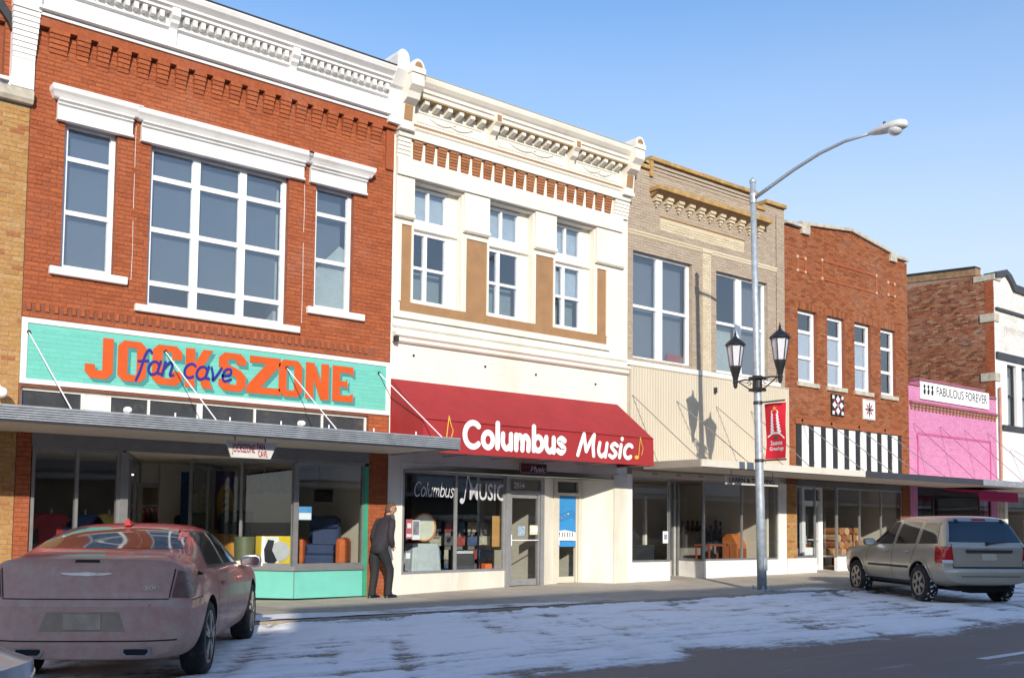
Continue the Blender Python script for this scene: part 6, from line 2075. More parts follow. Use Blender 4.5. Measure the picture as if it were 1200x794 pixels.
# ------------------------------------------------------------------ street lamp
LX, LY, LZ = 18.30, 13.93, .06
def lp(px, py):
    return xpl(px, py, topx)
bx, by = gnd(893, 692, LZ)
topx, topz = P(882, 209, LY - D)
lean = Vector((topx - bx, 0, topz - LZ)).normalized()
def pole(z):
    return Vector((bx, LY, LZ)) + lean * ((z - LZ) / lean.z)
lamp = thing('street_lamp', 'tall galvanised street lamp with curved arm and two black lanterns', 'street lamp')
hgt = topz
MB().tube([pole(LZ + .02), pole(2.0), pole(5.0), pole(hgt - .12)], [.105, .095, .078, .06], 18).build('pole', GALVP, lamp, smooth=True)
MB().lathe([(.062, 0), (.075, .03), (.075, .07), (.04, .11), (.012, .15)], pole(hgt - .12), 14).build('pole_cap', GALVP, lamp)
b = pole(LZ)
MB().box(b.x - .19, b.x + .19, b.y - .19, b.y + .19, LZ - .02, LZ + .03).build('base_plate', GALVP, lamp, bevel=.01)
for sx in (-.14, .14):
    for sy in (-.14, .14):
        MB().lathe([(.025, 0), (.025, .06), (.012, .07), (.012, .1)], (b.x + sx, b.y + sy, LZ + .03), 6).build('anchor_bolt', GALVP, lamp)
c = pole(.62)
MB().box(c.x - .055, c.x + .055, c.y - .125, c.y - .09, .50, .78).build('access_cover', GALVP, lamp, bevel=.015)
# curved arm over the street
ax, az = lp(884, 232)
pts = [lp(884, 232), lp(905, 217), lp(930, 199), (lp(960, 180)), lp(990, 165.5), lp(1020, 156.5)]
arm = [Vector((pole(z).x if i == 0 else topx, (LY - .04) if i == 0 else y, z)) for i, (y, z) in enumerate(pts)]
d0 = arm[0]
arm = [d0] + arm[1:]
MB().tube(arm, [.042, .040, .038, .036, .033, .030], 12).build('arm', pm('smooth_galvanised', (.38, .43, .47), .5, .06, 2, metal=.4), lamp, smooth=True)
MB().tube([pole(d0.z - .1) + Vector((0, -.0, 0)), pole(d0.z + .1)], .082, 14).build('arm_clamp', GALVP, lamp)
hy0, hz0 = lp(1018, 157)
hy1, hz1 = lp(1063, 147)
HEAD = pm('lamp_head_grey', (.60, .60, .57), .5, .06, 6)
def head_ring(t, w, up, dn):
    y = hy0 + (hy1 - hy0) * t
    z = hz0 + (hz1 - hz0) * t * .55
    return [Vector((topx + w * math.cos(a), y, z + (up if math.sin(a) > 0 else dn) * math.sin(a))) for a in np.linspace(0, 2 * math.pi, 16, endpoint=False)]
rings = [head_ring(*q) for q in ((0, .035, .035, .03), (.1, .07, .06, .05), (.35, .12, .10, .075), (.6, .16, .13, .08), (.85, .15, .125, .07), (.97, .09, .09, .05), (1.0, .03, .05, .02))]
vs = [v for r in rings for v in r]
fs = [(i * 16 + k, i * 16 + (k + 1) % 16, (i + 1) * 16 + (k + 1) % 16, (i + 1) * 16 + k) for i in range(6) for k in range(16)] + [tuple(range(16)), tuple(96 + k for k in range(16))]
o = MB().add(vs, fs).build('lamp_head', HEAD, lamp)
smooth_by_angle(o, 50)
t = .70
yy, zz = hy0 + (hy1 - hy0) * t, hz0 + (hz1 - hz0) * t * .55
lens = MB()
rr_ = []
for j in range(5):
    a = j / 4 * math.pi / 2
    rr_.append((.145 * math.cos(a) + .002, -.05 - .12 * math.sin(a)))
lens.lathe(rr_, (topx, yy, zz), 18)
o = lens.build('lamp_lens', pm('prismatic_lens', (.55, .57, .58), .15, .15, 30, coat=.5), lamp, smooth=True)
MB().lathe([(.03, 0), (.03, .06), (.015, .075)], (topx, hy0 + (hy1 - hy0) * .42, hz0 + (hz1 - hz0) * .24 + .09), 10).build('photocell', DARKM, lamp)
# twin lanterns across the street line
BLK = pm('black_cast_iron', (.014, .015, .017), .42, .2, 12, .1, 60)
FROST = pm('frosted_lantern_glass', (.58, .58, .62), .25, .05, 8)
zb0 = 4.56
col = MB().box(pole(4.6).x - .13, pole(4.6).x + .13, LY - .14, LY + .14, 4.40, 4.46).box(pole(4.6).x - .13, pole(4.6).x + .13, LY - .14, LY + .14, 4.66, 4.72)
col.lathe([(.11, 4.40), (.12, 4.45), (.105, 4.5), (.105, 4.64), (.12, 4.68), (.11, 4.74)], (pole(4.6).x, LY, 0), 16)
col.build('bracket_collar', BLK, lamp)
for s in (1, -1):
    x0 = pole(4.6).x
    yl = LY + s * .60
    br = MB()
    br.tube([(x0, LY + s * .10, 4.66), (x0, LY + s * .35, 4.69), (x0, yl, 4.66)], .018, 8)
    br.tube([(x0, LY + s * .10, 4.44), (x0, LY + s * .22, 4.47), (x0, LY + s * .36, 4.56), (x0, LY + s * .50, 4.65)], .014, 8)
    sc = [(x0, LY + s * (.22 + .05 * math.cos(a)), 4.60 + .045 * math.sin(a)) for a in np.linspace(0, 5.2, 12)]
    br.tube(sc, .009, 6)
    br.build('lantern_bracket', BLK, lamp)
    ln = MB()
    ln.lathe([(.02, zb0 - .04), (.045, zb0), (.05, zb0 + .06), (.06, zb0 + .10), (.05, zb0 + .13), (.075, zb0 + .24), (.11, zb0 + .36), (.125, zb0 + .42), (.13, zb0 + .46)], (x0, yl, 0), 14)
    lo = ln.build('lantern', BLK, lamp)
    zc0, zc1 = zb0 + .46, zb0 + .92
    n = 6
    for k in range(n):
        a0, a1 = 2 * math.pi * k / n + .3, 2 * math.pi * (k + 1) / n + .3
        q = lambda r, a, z: Vector((x0 + r * math.cos(a), yl + r * math.sin(a), z))
        MB().add([q(.115, a0, zc0), q(.115, a1, zc0), q(.185, a1, zc1), q(.185, a0, zc1)], [(0, 1, 2, 3)]).build('lantern_pane', FROST, lo)
        MB().tube([q(.122, a0, zc0 - .02), q(.194, a0, zc1 + .02)], .012, 6).build('lantern_rib', BLK, lo)
    rf = MB().lathe([(.215, zc1), (.235, zc1 + .015), (.22, zc1 + .045), (.15, zc1 + .11), (.075, zc1 + .17), (.04, zc1 + .19), (.045, zc1 + .21), (.02, zc1 + .23), (.032, zc1 + .26), (.02, zc1 + .29), (.008, zc1 + .36)], (x0, yl, 0), 12)
    rf.build('lantern_roof', BLK, lo)
# festive banner on its two arms
RB = pm('red_banner_cloth', (.62, .012, .03), .7, .06, 5, .1, 80)
y0b, ztb = xpl(891, 474, LX)
y1b, ztb2 = xpl(921, 469, LX)
_, zbb = xpl(893, 538, LX)
y0b = LY - .10
ban = thing('street_banner', 'red banner with white fir trees hanging on the street lamp', 'banner')
wdt = y0b - y1b
def bpt(u, v):
    wob = .035 * math.sin(v * 5.2 + 1.0) * (.35 + .65 * (1 - abs(2 * v - 1))) + .03 * math.sin(u * 4 + v * 3)
    return Vector((LX + wob - .02, y0b - wdt * u - .03 * math.sin(v * 3.1), zbb + (ztb - zbb) * v))
nu, nv = 10, 18
vs = [bpt(i / nu, j / nv) for j in range(nv + 1) for i in range(nu + 1)]
vs += [v + Vector((.004, 0, 0)) for v in vs]
w_ = nu + 1
N = (nu + 1) * (nv + 1)
fs = []
for j in range(nv):
    for i in range(nu):
        a = j * w_ + i
        fs += [(a, a + 1, a + w_ + 1, a + w_), (N + a, N + a + w_, N + a + w_ + 1, N + a + 1)]
cl = MB().add(vs, fs).build('banner_cloth', RB, ban, smooth=True)
for z in (ztb + .03, zbb - .03):
    MB().tube([(pole(z).x, LY, z), (pole(z).x, y1b - .06, z - .0)], .018, 8).build('banner_arm', DARKM, ban)
    MB().tube([pole(z - .035), pole(z + .035)], .10, 14).build('banner_clamp', DARKM, ban)
bf = lambda off: (lambda u, v: bpt(u, v) - Vector((.003 + off, 0, 0)))
tr = MB()
for k, (cx, s) in enumerate(((.40, -1), (.62, 1))):
    zig = []
    for i in range(7):
        w2 = .06 + .022 * i
        zz = .84 - i * .055
        zig += [(cx + s * w2 * .9, zz - .03), (cx - s * .03, zz - .055)]
    ribbon(tr, spline([(cx + s * .01, .86)] + zig, 3), .035, lambda u, v: bf(.0006 * k)(u, v))
ribbon(tr, spline([(.08, .40), (.3, .45), (.52, .46), (.72, .44), (.92, .36)], 4), .03, bf(.002))
o = tr.build('banner_trees', LETW, cl)
st = [(.52 + r * math.cos(a), .90 + r * .42 * math.sin(a)) for i in range(10) for r, a in ((.12 if i % 2 == 0 else .05, math.pi / 2 + i * math.pi / 5),)]
MB().add([bf(.003)(*p) for p in st] + [bf(.003)(.52, .90)], [(i, (i + 1) % 10, 10) for i in range(10)]).build('banner_star', GOLD, cl)
MB().add([bf(.002)(.5 + .1 * math.cos(a), .385 + .03 * math.sin(a)) for a in np.linspace(0, 6.28, 10, endpoint=False)], [tuple(range(10))]).build('banner_emblem', pm('banner_green', (.02, .14, .05), .7), cl)
put_text('banner_text', 'Seasons', lambda u, v: bf(.002)(.2 + .62 * u, .245 + .085 * v), LETW, cl, .012)
put_text('banner_text', 'Greetings', lambda u, v: bf(.002)(.16 + .72 * u, .13 + .09 * v), LETW, cl, .012)

# ------------------------------------------------------------------ person walking along the pavement
def skin_mesh(name, pts, edges, radii, mat, parent, root=0, sub=2):
    me = bpy.data.meshes.new(name)
    me.from_pydata(pts, edges, [])
    o = bpy.data.objects.new(name, me)
    COL.objects.link(o)
    sk = o.modifiers.new('skin', 'SKIN')
    sk.use_smooth_shade = True
    for i, v in enumerate(me.skin_vertices[0].data):
        r = radii[i]
        v.radius = r if isinstance(r, tuple) else (r, r)
        v.use_root = (i == root)
    s = o.modifiers.new('sub', 'SUBSURF')
    s.levels = s.render_levels = sub
    dg = bpy.context.evaluated_depsgraph_get()
    dg.update()
    m2 = bpy.data.meshes.new_from_object(o.evaluated_get(dg))
    bpy.data.objects.remove(o)
    m2.name = name
    m2.materials.clear()
    m2.materials.append(mat)
    m2.polygons.foreach_set('use_smooth', [True] * len(m2.polygons))
    return link(name, m2, parent)
mx, my = gnd(443, 699, .06)
man = thing('person', 'person in dark jacket and black trousers walking past the shops', 'person', (mx, my, zwalk(mx, my)), rad(14))
SKIN = pm('skin', (.42, .22, .15), .55, .08, 9)
JKT = pm('dark_plum_jacket', (.028, .024, .034), .85, .25, 7, .5, 14)
TRS = pm('black_trousers', (.017, .017, .020), .8, .2, 6, .5, 10)
HAIR = pm('greying_brown_hair', (.10, .065, .04), .8, .3, 40, .6, 90)
SHOE = pm('black_shoes', (.01, .01, .011), .35, .1, 9)
# body frame: x forward, y left, z up; leaning forward, weight on the left leg, right leg swinging through
hip, ch, nk, hd = (.0, 0, .98), (.06, 0, 1.30), (.10, 0, 1.50), (.15, 0, 1.64)
kl, al, tl = (.01, .11, .53), (-.06, .11, .10), (.10, .115, .035)
kr, ar, trr = (.20, -.10, .55), (.16, -.10, .11), (.33, -.105, .05)
body = [hip, (.03, 0, 1.14), ch, (.085, 0, 1.43), nk, (.125, 0, 1.555), hd,
        (-.0, .10, .94), kl, al, (.0, -.10, .94), kr, ar,
        (.07, .15, 1.42), (.03, .205, 1.17), (.10, .19, 1.03), (.07, -.15, 1.42), (.03, -.205, 1.17), (.10, -.19, 1.03), (.165, .17, .975), (.165, -.17, .975)]
be = [(0, 1), (1, 2), (2, 3), (3, 4), (4, 5), (5, 6), (0, 7), (7, 8), (8, 9), (0, 10), (10, 11), (11, 12), (3, 13), (13, 14), (14, 15), (15, 19), (3, 16), (16, 17), (17, 18), (18, 20)]
bq = [(.10, .12), (.10, .11), (.10, .12), (.07, .09), .052, .052, .07, .07, .048, .036, .07, .048, .036, .045, .034, .028, .045, .034, .028, .032, .032]
skin_mesh('body', body, be, bq, SKIN, man)
# head shaped from a lathe-like ball with brow, nose and jaw; turned a little to the right of travel
def ball(c, rx, ry, rz, n=20, m=14, fn=None):
    vs, fs = [], []
    for j in range(m + 1):
        th = math.pi * j / m
        for i in range(n):
            ph = 2 * math.pi * i / n
            p = Vector((math.sin(th) * math.cos(ph), math.sin(th) * math.sin(ph), math.cos(th)))
            if fn:
                p = fn(p)
            vs.append((c[0] + p.x * rx, c[1] + p.y * ry, c[2] + p.z * rz))
    for j in range(m):
        for i in range(n):
            fs.append((j * n + i, j * n + (i + 1) % n, (j + 1) * n + (i + 1) % n, (j + 1) * n + i))
    return MB().add(vs, fs)
hc = (.16, -.0, 1.675)
def face(p):
    q = p.copy()
    if p.z < -.2:
        q.y *= 1 - .35 * min(1, (-p.z - .2) * 1.2)
        q.x = q.x * (1 - .1 * (-p.z)) + .12 * (-p.z) * (1 if p.x > 0 else .4)
    if p.x > .75 and abs(p.y) < .32 and -.35 < p.z < .15:
        q.x += .20 * (1 - abs(p.y) / .32) * (.5 + (.15 - p.z))
    if p.x > .7 and .12 < p.z < .35:
        q.x += .04
    return q
hdm = ball(hc, .100, .078, .122, 24, 18, face)
for s in (-1, 1):
    hdm.add(*(lambda b: (b.v, b.f))(ball((hc[0] - .012, hc[1] + s * .078, hc[2] - .01), .026, .012, .036, 10, 8)))
hdm.build('head', SKIN, man, smooth=True)
EYE = pm('eye_dark', (.02, .02, .02), .3)
for s in (-1, 1):
    ball((hc[0] + .086, hc[1] + s * .032, hc[2] + .012), .010, .013, .009, 10, 8).build('eye', EYE, man, smooth=True)
MB().box(hc[0] + .088, hc[0] + .100, hc[1] - .024, hc[1] + .024, hc[2] - .068, hc[2] - .060).build('mouth', pm('lips', (.30, .11, .09), .6), man)
def hairfn(p):
    k = 1 + .03 * math.sin(p.y * 30) * math.sin(p.z * 25)
    return p * k
hm = ball((hc[0] - .010, hc[1], hc[2] + .012), .104, .084, .120, 28, 20, hairfn)
keep = [f for f in hm.f if (lambda cx, cz: (cz > hc[2] + .045 + max(0, cx - hc[0]) * .35 and cx < hc[0] + .085) or (cx < hc[0] - .005 and cz > hc[2] - .075))(sum(hm.v[i][0] for i in f) / 4, sum(hm.v[i][2] for i in f) / 4)]
hm.f = keep
hm.build('hair', HAIR, man, smooth=True)
gl = MB()
for s in (-1, 1):
    gl.tube([(hc[0] + .097, hc[1] + s * .034 + .022 * math.cos(a), hc[2] + .010 + .018 * math.sin(a)) for a in np.linspace(0, 2 * math.pi, 13)], .0022, 5)
    gl.tube([(hc[0] + .095, hc[1] + s * .056, hc[2] + .014), (hc[0] + .0, hc[1] + s * .084, hc[2] + .014)], .0022, 5)
gl.build('spectacles', DARKM, man)
# head looks to the right of travel
_R = Matrix.Translation(Vector((hc[0] - .03, hc[1], 0))) @ Matrix.Rotation(rad(-32), 4, 'Z') @ Matrix.Translation(Vector((-hc[0] + .03, -hc[1], 0)))
for o in man.children:
    if o.name.split('.')[0] in ('head', 'eye', 'mouth', 'hair', 'spectacles'):
        o.data.transform(_R)
# jacket, trousers, shoes
def loft(mb, rings, n=20, caps=True, wr=0.0, seed=0):
    "stack of level ellipses: (centre, half depth, half width)"
    vs, fs = [], []
    for r, (c, rx, ry) in enumerate(rings):
        for k in range(n):
            a = 2 * math.pi * k / n
            f = 1 + wr * math.sin(a * 5 + r * 1.7 + seed) * math.sin(r * 2.1 + seed)
            vs.append((c[0] + rx * f * math.cos(a), c[1] + ry * f * math.sin(a), c[2]))
    m = len(rings)
    for r in range(m - 1):
        for k in range(n):
            fs.append((r * n + k, r * n + (k + 1) % n, (r + 1) * n + (k + 1) % n, (r + 1) * n + k))
    if caps:
        fs += [tuple(range(n)), tuple((m - 1) * n + k for k in range(n))]
    return mb.add(vs, fs)
jk = MB()
loft(jk, [((.0, 0, .93), .13, .165), ((.0, 0, .95), .145, .18), ((.005, 0, 1.0), .155, .185), ((.02, 0, 1.10), .15, .18), ((.04, 0, 1.20), .145, .185), ((.055, 0, 1.30), .14, .195), ((.065, 0, 1.38), .13, .195), ((.075, 0, 1.44), .11, .17), ((.09, 0, 1.49), .085, .12), ((.10, 0, 1.525), .065, .07), ((.105, 0, 1.56), .062, .066)], wr=.03)
for s in (-1, 1):
    jk.tube([(.07, s * .12, 1.455), (.065, s * .165, 1.43), (.05, s * .195, 1.34), (.03, s * .215, 1.24), (.03, s * .22, 1.17), (.06, s * .215, 1.09), (.11, s * .20, 1.03), (.15, s * .18, .99), (.17, s * .165, .975)], [.05, .075, .074, .070, .067, .062, .057, .05, .042], 14)
o = jk.build('jacket', JKT, man)
smooth_by_angle(o, 70)
tr_ = MB()
loft(tr_, [((.0, 0, 1.02), .14, .17), ((-.005, 0, .95), .155, .18), ((-.01, 0, .88), .15, .18), ((-.005, 0, .83), .12, .165)])
loft(tr_, [((-.0, .09, .90), .125, .10), ((.0, .095, .80), .12, .098), ((.012, .10, .66), .098, .088), ((.018, .105, .54), .085, .08), ((.0, .108, .40), .08, .076), ((-.03, .11, .25), .073, .07), ((-.045, .112, .12), .072, .066), ((-.035, .113, .055), .082, .066)], wr=.04)
loft(tr_, [((.0, -.09, .90), .125, .10), ((.05, -.095, .80), .12, .098), ((.13, -.098, .66), .10, .088), ((.19, -.10, .55), .088, .08), ((.195, -.10, .42), .08, .076), ((.18, -.10, .26), .073, .07), ((.165, -.10, .13), .072, .066), ((.18, -.10, .065), .082, .066)], wr=.04, seed=2)
o = tr_.build('trousers', TRS, man)
smooth_by_angle(o, 70)
for (c, y, z, tl_) in ((-.03, .115, 0, 0), (.20, -.105, .0, .10)):
    sh = []
    for k, (dx, w, h) in enumerate(((-.11, .028, .05), (-.09, .04, .08), (.0, .044, .085), (.08, .048, .065), (.16, .045, .05), (.19, .022, .03))):
        z0 = z + max(0, dx + .1) * tl_ * .3
        sh.append([(c + dx, y - w, z0), (c + dx, y + w, z0), (c + dx, y + w * .8, z0 + h * .7), (c + dx, y, z0 + h), (c + dx, y - w * .8, z0 + h * .7)])
    vs = [p for r in sh for p in r]
    fs = [(i * 5 + k, i * 5 + (k + 1) % 5, i * 5 + 5 + (k + 1) % 5, i * 5 + 5 + k) for i in range(5) for k in range(5)] + [(0, 1, 2, 3, 4), tuple(25 + k for k in range(5))]
    o = MB().add(vs, fs).build('shoe', SHOE, man)
    smooth_by_angle(o, 60)
# hands: the right one rests in the jacket pocket with the wrist and thumb showing
for s in (-1, 1):
    base = Vector((.175, s * .165, .965))
    palm = [tuple(base), tuple(base + Vector((.035, -s * .012, -.035)))]
    pts, eds, rd = [tuple(base - Vector((.05, -s * .02, -.03))), palm[0], palm[1]], [(0, 1), (1, 2)], [.03, (.022, .036), (.018, .038)]
    for k in range(4):
        r0 = Vector(palm[1]) + Vector((.004, s * .02 * (k - 1.5) / 1.5 * .9, -.006))
        L = (.034, .04, .038, .03)[k]
        i0 = len(pts)
        pts += [tuple(r0 + Vector((.016, 0, -L * .6))), tuple(r0 + Vector((.014, -s * .01, -L * 1.3)))]
        eds += [(2, i0), (i0, i0 + 1)]
        rd += [.0095, .008]
    i0 = len(pts)
    pts += [tuple(base + Vector((.035, s * .03, -.012))), tuple(base + Vector((.058, s * .032, -.035)))]
    eds += [(1, i0), (i0, i0 + 1)]
    rd += [.011, .009]
    skin_mesh('hand', pts, eds, rd, SKIN, man, root=1, sub=1)

# the figure stoops a little
for o in man.children:
    for v in o.data.vertices:
        if v.co.z > .85:
            v.co.x += (v.co.z - .85) * .16
# ------------------------------------------------------------------ goods and signs in and at the shops
def armchair(label, loc, rz, cmain, carm, s=1.0, cat='armchair'):
    t = thing('armchair', label, cat, loc, rz)
    m1, m2 = cmain, carm
    def soft(x0, x1, y0, y1, z0, z1, name, mat, b=.05):
        return MB().box(x0 * s, x1 * s, y0 * s, y1 * s, z0 * s, z1 * s).build(name, mat, t, bevel=b)
    soft(-.30, .30, -.42, .25, .22, .46, 'seat', m1)
    soft(-.33, .33, .18, .46, .30, 1.02, 'backrest', m1, .08)
    soft(-.31, .31, .10, .24, .78, 1.06, 'head_cushion', m1, .06)
    for sg in (-1, 1):
        soft(sg * .44 - .12, sg * .44 + .12, -.44, .40, .0, .60, 'armrest', m2, .09)
    soft(-.30, .30, -.46, -.40, .04, .24, 'footrest', m1, .03)
    return t
GREENU = pm('dark_green_upholstery', (.012, .035, .028), .6, .2, 8)
AMBER = pm('amber_upholstery', (.50, .22, .025), .6, .15, 8)
NAVYU = pm('navy_upholstery', (.012, .03, .10), .6, .2, 8)
ORGU = pm('orange_upholstery', (.50, .11, .02), .6, .15, 8)
BLACKU = pm('black_upholstery', (.012, .012, .014), .6, .2, 8)
SILVERP = pm('silver_print', (.55, .56, .58), .5, .1, 9)
zd = .60
armchair('dark green and amber recliner at the back of the turquoise bay window', (8.75, 19.3, zd), rad(8), GREENU, AMBER, 1.0)
armchair('navy and orange recliner in the right corner of the turquoise bay window', (9.82, 18.0, zd), rad(-38), NAVYU, ORGU, .92)
armchair('black and amber recliner nearest the shop door', (7.95, 19.6, zd), rad(14), BLACKU, AMBER, .95)
def box_thing(name, label, cat, x0, x1, y0, y1, z0, z1, mat, bevel=.01):
    return tag(MB().box(x0, x1, y0, y1, z0, z1).build(name, mat, bevel=bevel), label, cat)
bxc = thing('display_box', 'black white and yellow boxed item on the bay window floor', 'box', (0, 0, 0))
x0, z0 = PX(306, 660, .45), .60
MB().box(x0, x0 + .62, D + .45, D + .70, z0, z0 + .58).build('carton', pm('yellow_print', (.80, .58, .02), .5), bxc)
MB().box(x0 + .0, x0 + .34, D + .445, D + .45, z0 + .02, z0 + .57).build('printed_face', LETW, bxc)
MB().prism([(x0 + .36 + .20 * math.cos(a), z0 + .30 + .18 * math.sin(a)) for a in np.linspace(0, 6.28, 20, endpoint=False)], D + .436, D + .444).build('printed_disc', SILVERP, bxc)
MB().prism([(x0 + .06, z0 + .12), (x0 + .22, z0 + .05), (x0 + .30, z0 + .14), (x0 + .20, z0 + .32), (x0 + .24, z0 + .50), (x0 + .12, z0 + .52), (x0 + .04, z0 + .34)], D + .428, D + .435).build('printed_mark', BLACKL, bxc)
bin_ = MB().lathe([(.17, 0), (.19, .5), (.19, .53), (.2, .53), (.2, .56), (.16, .57)], (PX(286, 655, .8), D + .8, .60), 20)
o = bin_.build('waste_bin', pm('olive_bin', (.08, .10, .055), .5, .1, 6))
smooth_by_angle(o, 30)
tag(o, 'olive round bin beside the boxed item in the bay window', 'bin')
# pictures on the back wall
yp = D + 3.55
def picture(label, px0, py0, px1, py1, dep, mat, group=None, inner=()):
    xa, za = P(px0, py0, dep)
    xb, zb = P(px1, py1, dep)
    t = thing('framed_picture', label, 'picture')
    MB().box(xa, xb, D + dep - .02, D + dep, zb, za).build('picture_frame', BLACKW, t)
    MB().box(xa + .03, xb - .03, D + dep - .026, D + dep - .02, zb + .03, za - .03).build('picture', mat, t)
    for (u0, u1, v0, v1, m) in inner:
        MB().prism([(xa + (xb - xa) * ((u0 + u1) / 2 + (u1 - u0) / 2 * math.cos(a)), zb + (za - zb) * ((v0 + v1) / 2 + (v1 - v0) / 2 * math.sin(a))) for a in np.linspace(0, 6.28, 9, endpoint=False)], D + dep - .03, D + dep - .026).build('picture_shape', m, t)
    return t
DKP = pm('dark_photo', (.03, .03, .035), .35, .5, 6, dirt=(.10, .10, .11), dirt_amt=.7)
GRP = pm('grey_figure', (.14, .14, .145), .5, .3, 8)
ORP = pm('orange_figure', (.30, .10, .02), .5, .3, 8)
picture('narrow dark framed picture with orange figure above the green recliner', 289, 549, 308, 579, 3.5, DKP, inner=((.25, .8, .1, .75, ORP),))
picture('wide dark framed team picture on the bay window wall', 311, 547, 366, 578, 3.5, DKP, inner=((.05, .3, .0, .7, GRP), (.35, .6, .05, .75, GRP), (.68, .95, .05, .85, GRP)))
tvx0, tvz1 = P(369, 573, 1.9)
tvx1, tvz0 = P(396, 588, 1.9)
tv = thing('hanging_screen', 'flat black screen hanging on two cords in the bay window', 'screen')
MB().box(tvx0, tvx1, D + 1.88, D + 1.93, tvz0, tvz1).build('screen_panel', pm('screen_black', (.01, .012, .016), .2, .1, 3), tv, bevel=.008)
for x in (tvx0 + .08, tvx1 - .12):
    MB().tube([(x, D + 1.9, tvz1), (x + (.02 if x < tvx1 - .2 else .2), D + 1.9, 2.65)], .006, 5).build('cord', BLACKW, tv)
# small blue poster on the bay glass
xa, za = P(351, 593, -.0)
xb, zb = P(366, 609, -.0)
ps = thing('window_poster', 'small blue and white poster stuck inside the bay glass', 'poster')
MB().box(xa, xb, D + .034, D + .037, zb, za).build('poster_sheet', pm('poster_blue', (.10, .32, .62), .6), ps)
MB().box(xa + .01, xb - .01, D + .031, D + .0338, zb + .01, zb + .13).build('poster_lower_half', LETW, ps)
# purple banner in the shop
xa, za = P(253, 551, 3.0)
xb, zb = P(274, 620, 3.0)
pb = thing('shop_banner', 'tall purple banner with yellow oval hung inside the shop', 'banner')
MB().box(xa, xb, D + 2.99, D + 3.0, zb, za).build('banner_cloth', pm('purple_cloth', (.06, .015, .12), .8), pb)
MB().prism([((xa + xb) / 2 + (xb - xa) * .42 * math.cos(a), zb + (za - zb) * (.42 + .36 * math.sin(a))) for a in np.linspace(0, 6.28, 20, endpoint=False)], D + 2.98, D + 2.988).build('banner_oval', pm('mustard_print', (.42, .25, .03), .7), pb)
for k in range(4):
    zc = zb + (za - zb) * (.25 + .12 * k)
    MB().prism([((xa + xb) / 2 - .05, zc), ((xa + xb) / 2 + .05, zc + .03), ((xa + xb) / 2 + .04, zc + .09), ((xa + xb) / 2 - .04, zc + .07)], D + 2.972, D + 2.979).build('banner_mark', pm('purple_cloth', (.06, .015, .12), .8), pb)
# clothes rail seen through the door
cr = thing('clothes_rail', 'clothes rail with red and orange shirts behind the shop door', 'clothes rail', (0, 0, 0))
MB().tube([(6.9, D + 4.9, 1.75), (8.0, D + 4.9, 1.75)], .015, 8).build('rail', ALU, cr)
for x in (6.92, 7.98):
    MB().tube([(x, D + 4.9, .12), (x, D + 4.9, 1.75)], .015, 8).build('upright', ALU, cr)
for k in range(9):
    x = 7.0 + k * .11
    m = [(.30, .02, .025), (.35, .12, .03), (.05, .07, .15), (.28, .015, .02), (.06, .12, .10), (.35, .14, .03), (.25, .02, .03), (.10, .10, .11), (.32, .03, .03)][k]
    c = MB().prismx([(D + 4.65, 1.62), (D + 4.9, 1.72), (D + 5.15, 1.62), (D + 5.12, .85), (D + 4.68, .85)], x, x + .04)
    c.build('shirt', pm('shirt_%d' % k, m, .8, .2, 6), cr)
# blue curtain strip beside the door
tag(MB().box(7.56, 7.80, D + 2.55, D + 2.6, .1, 2.4).build('curtain', pm('blue_curtain', (.012, .04, .10), .9, .2, 8)), 'narrow dark blue curtain right of the shop door', 'curtain')

# hanging shop sign under the first canopy
yh = D - 1.9
x0, z1 = P(265, 516, -1.9)
x1, z1b = P(325, 516, -1.9)
x0b, z0 = P(271, 536, -1.9)
x1b, _ = P(317, 536, -1.9)
hs = thing('hanging_sign', 'white tapered sign in red letters hanging under the first canopy', 'sign')
zt_, zb_2 = 2.70, 2.70 - (z1 - z0)
MB().prism([(x0b, zb_2), (x1b, zb_2), (x1, zt_), (x0, zt_)], yh, yh + .03).build('sign_board', pm('dusty_white_sign', (.60, .60, .58), .6, .06, 4), hs)
SGR = pm('dark_red_print', (.33, .012, .03), .6)
put_text('sign_lettering', 'JOCKSZONE', flat(x0 + .10, x0 + .56 * (x1 - x0), zb_2 + .14 * (zt_ - zb_2), zt_ - .16 * (zt_ - zb_2), yh - .003), SGR, hs, .02)
put_text('sign_lettering', 'FAN', flat(x0 + .60 * (x1 - x0), x0 + .75 * (x1 - x0), zb_2 + .53 * (zt_ - zb_2), zt_ - .02, yh - .003, -.2), SGR, hs, .03)
put_text('sign_lettering', 'CAVE', flat(x0 + .62 * (x1 - x0), x0 + .80 * (x1 - x0), zb_2 + .02, zb_2 + .48 * (zt_ - zb_2), yh - .003, -.2), SGR, hs, .03)
for x in (x0 + .15, x1 - .2):
    MB().tube([(x, yh + .015, zt_), (x, yh + .015, 2.80)], .008, 6).build('hanger', DARKM, hs)

# music shop: small red sign over the door
xa, za = P(609, 541.5, -.3)
xb, zb = P(640, 555, -.3)
ms = thing('hanging_sign', 'small dark red sign with white script over the music shop door', 'sign')
MB().box(xa, xb, D - .32, D - .29, zb, za).build('sign_board', pm('maroon_board', (.10, .012, .014), .5, .2, 9), ms)
fr = MB()
for a, b, c, d in ((xa, xb, zb, zb + .015), (xa, xb, za - .015, za), (xa, xa + .015, zb, za), (xb - .015, xb, zb, za)):
    fr.box(a, b, D - .328, D - .32, c, d)
fr.build('sign_border', pm('tan_border', (.45, .30, .22), .6), ms)
put_text('sign_lettering', 'Columbus', flat(xa + .05, xa + .40, za - .12, za - .03, D - .323, .3), pm('rose_print', (.45, .10, .10), .6), ms)
put_text('sign_lettering', 'Music', flat(xa + .30, xb - .04, zb + .03, zb + .15, D - .323, .3), LETW, ms, .01)
for x in (xa + .1, xb - .1):
    MB().tube([(x, D - .305, za), (x, D - .305, 2.80)], .006, 5).build('hanger', DARKM, ms)
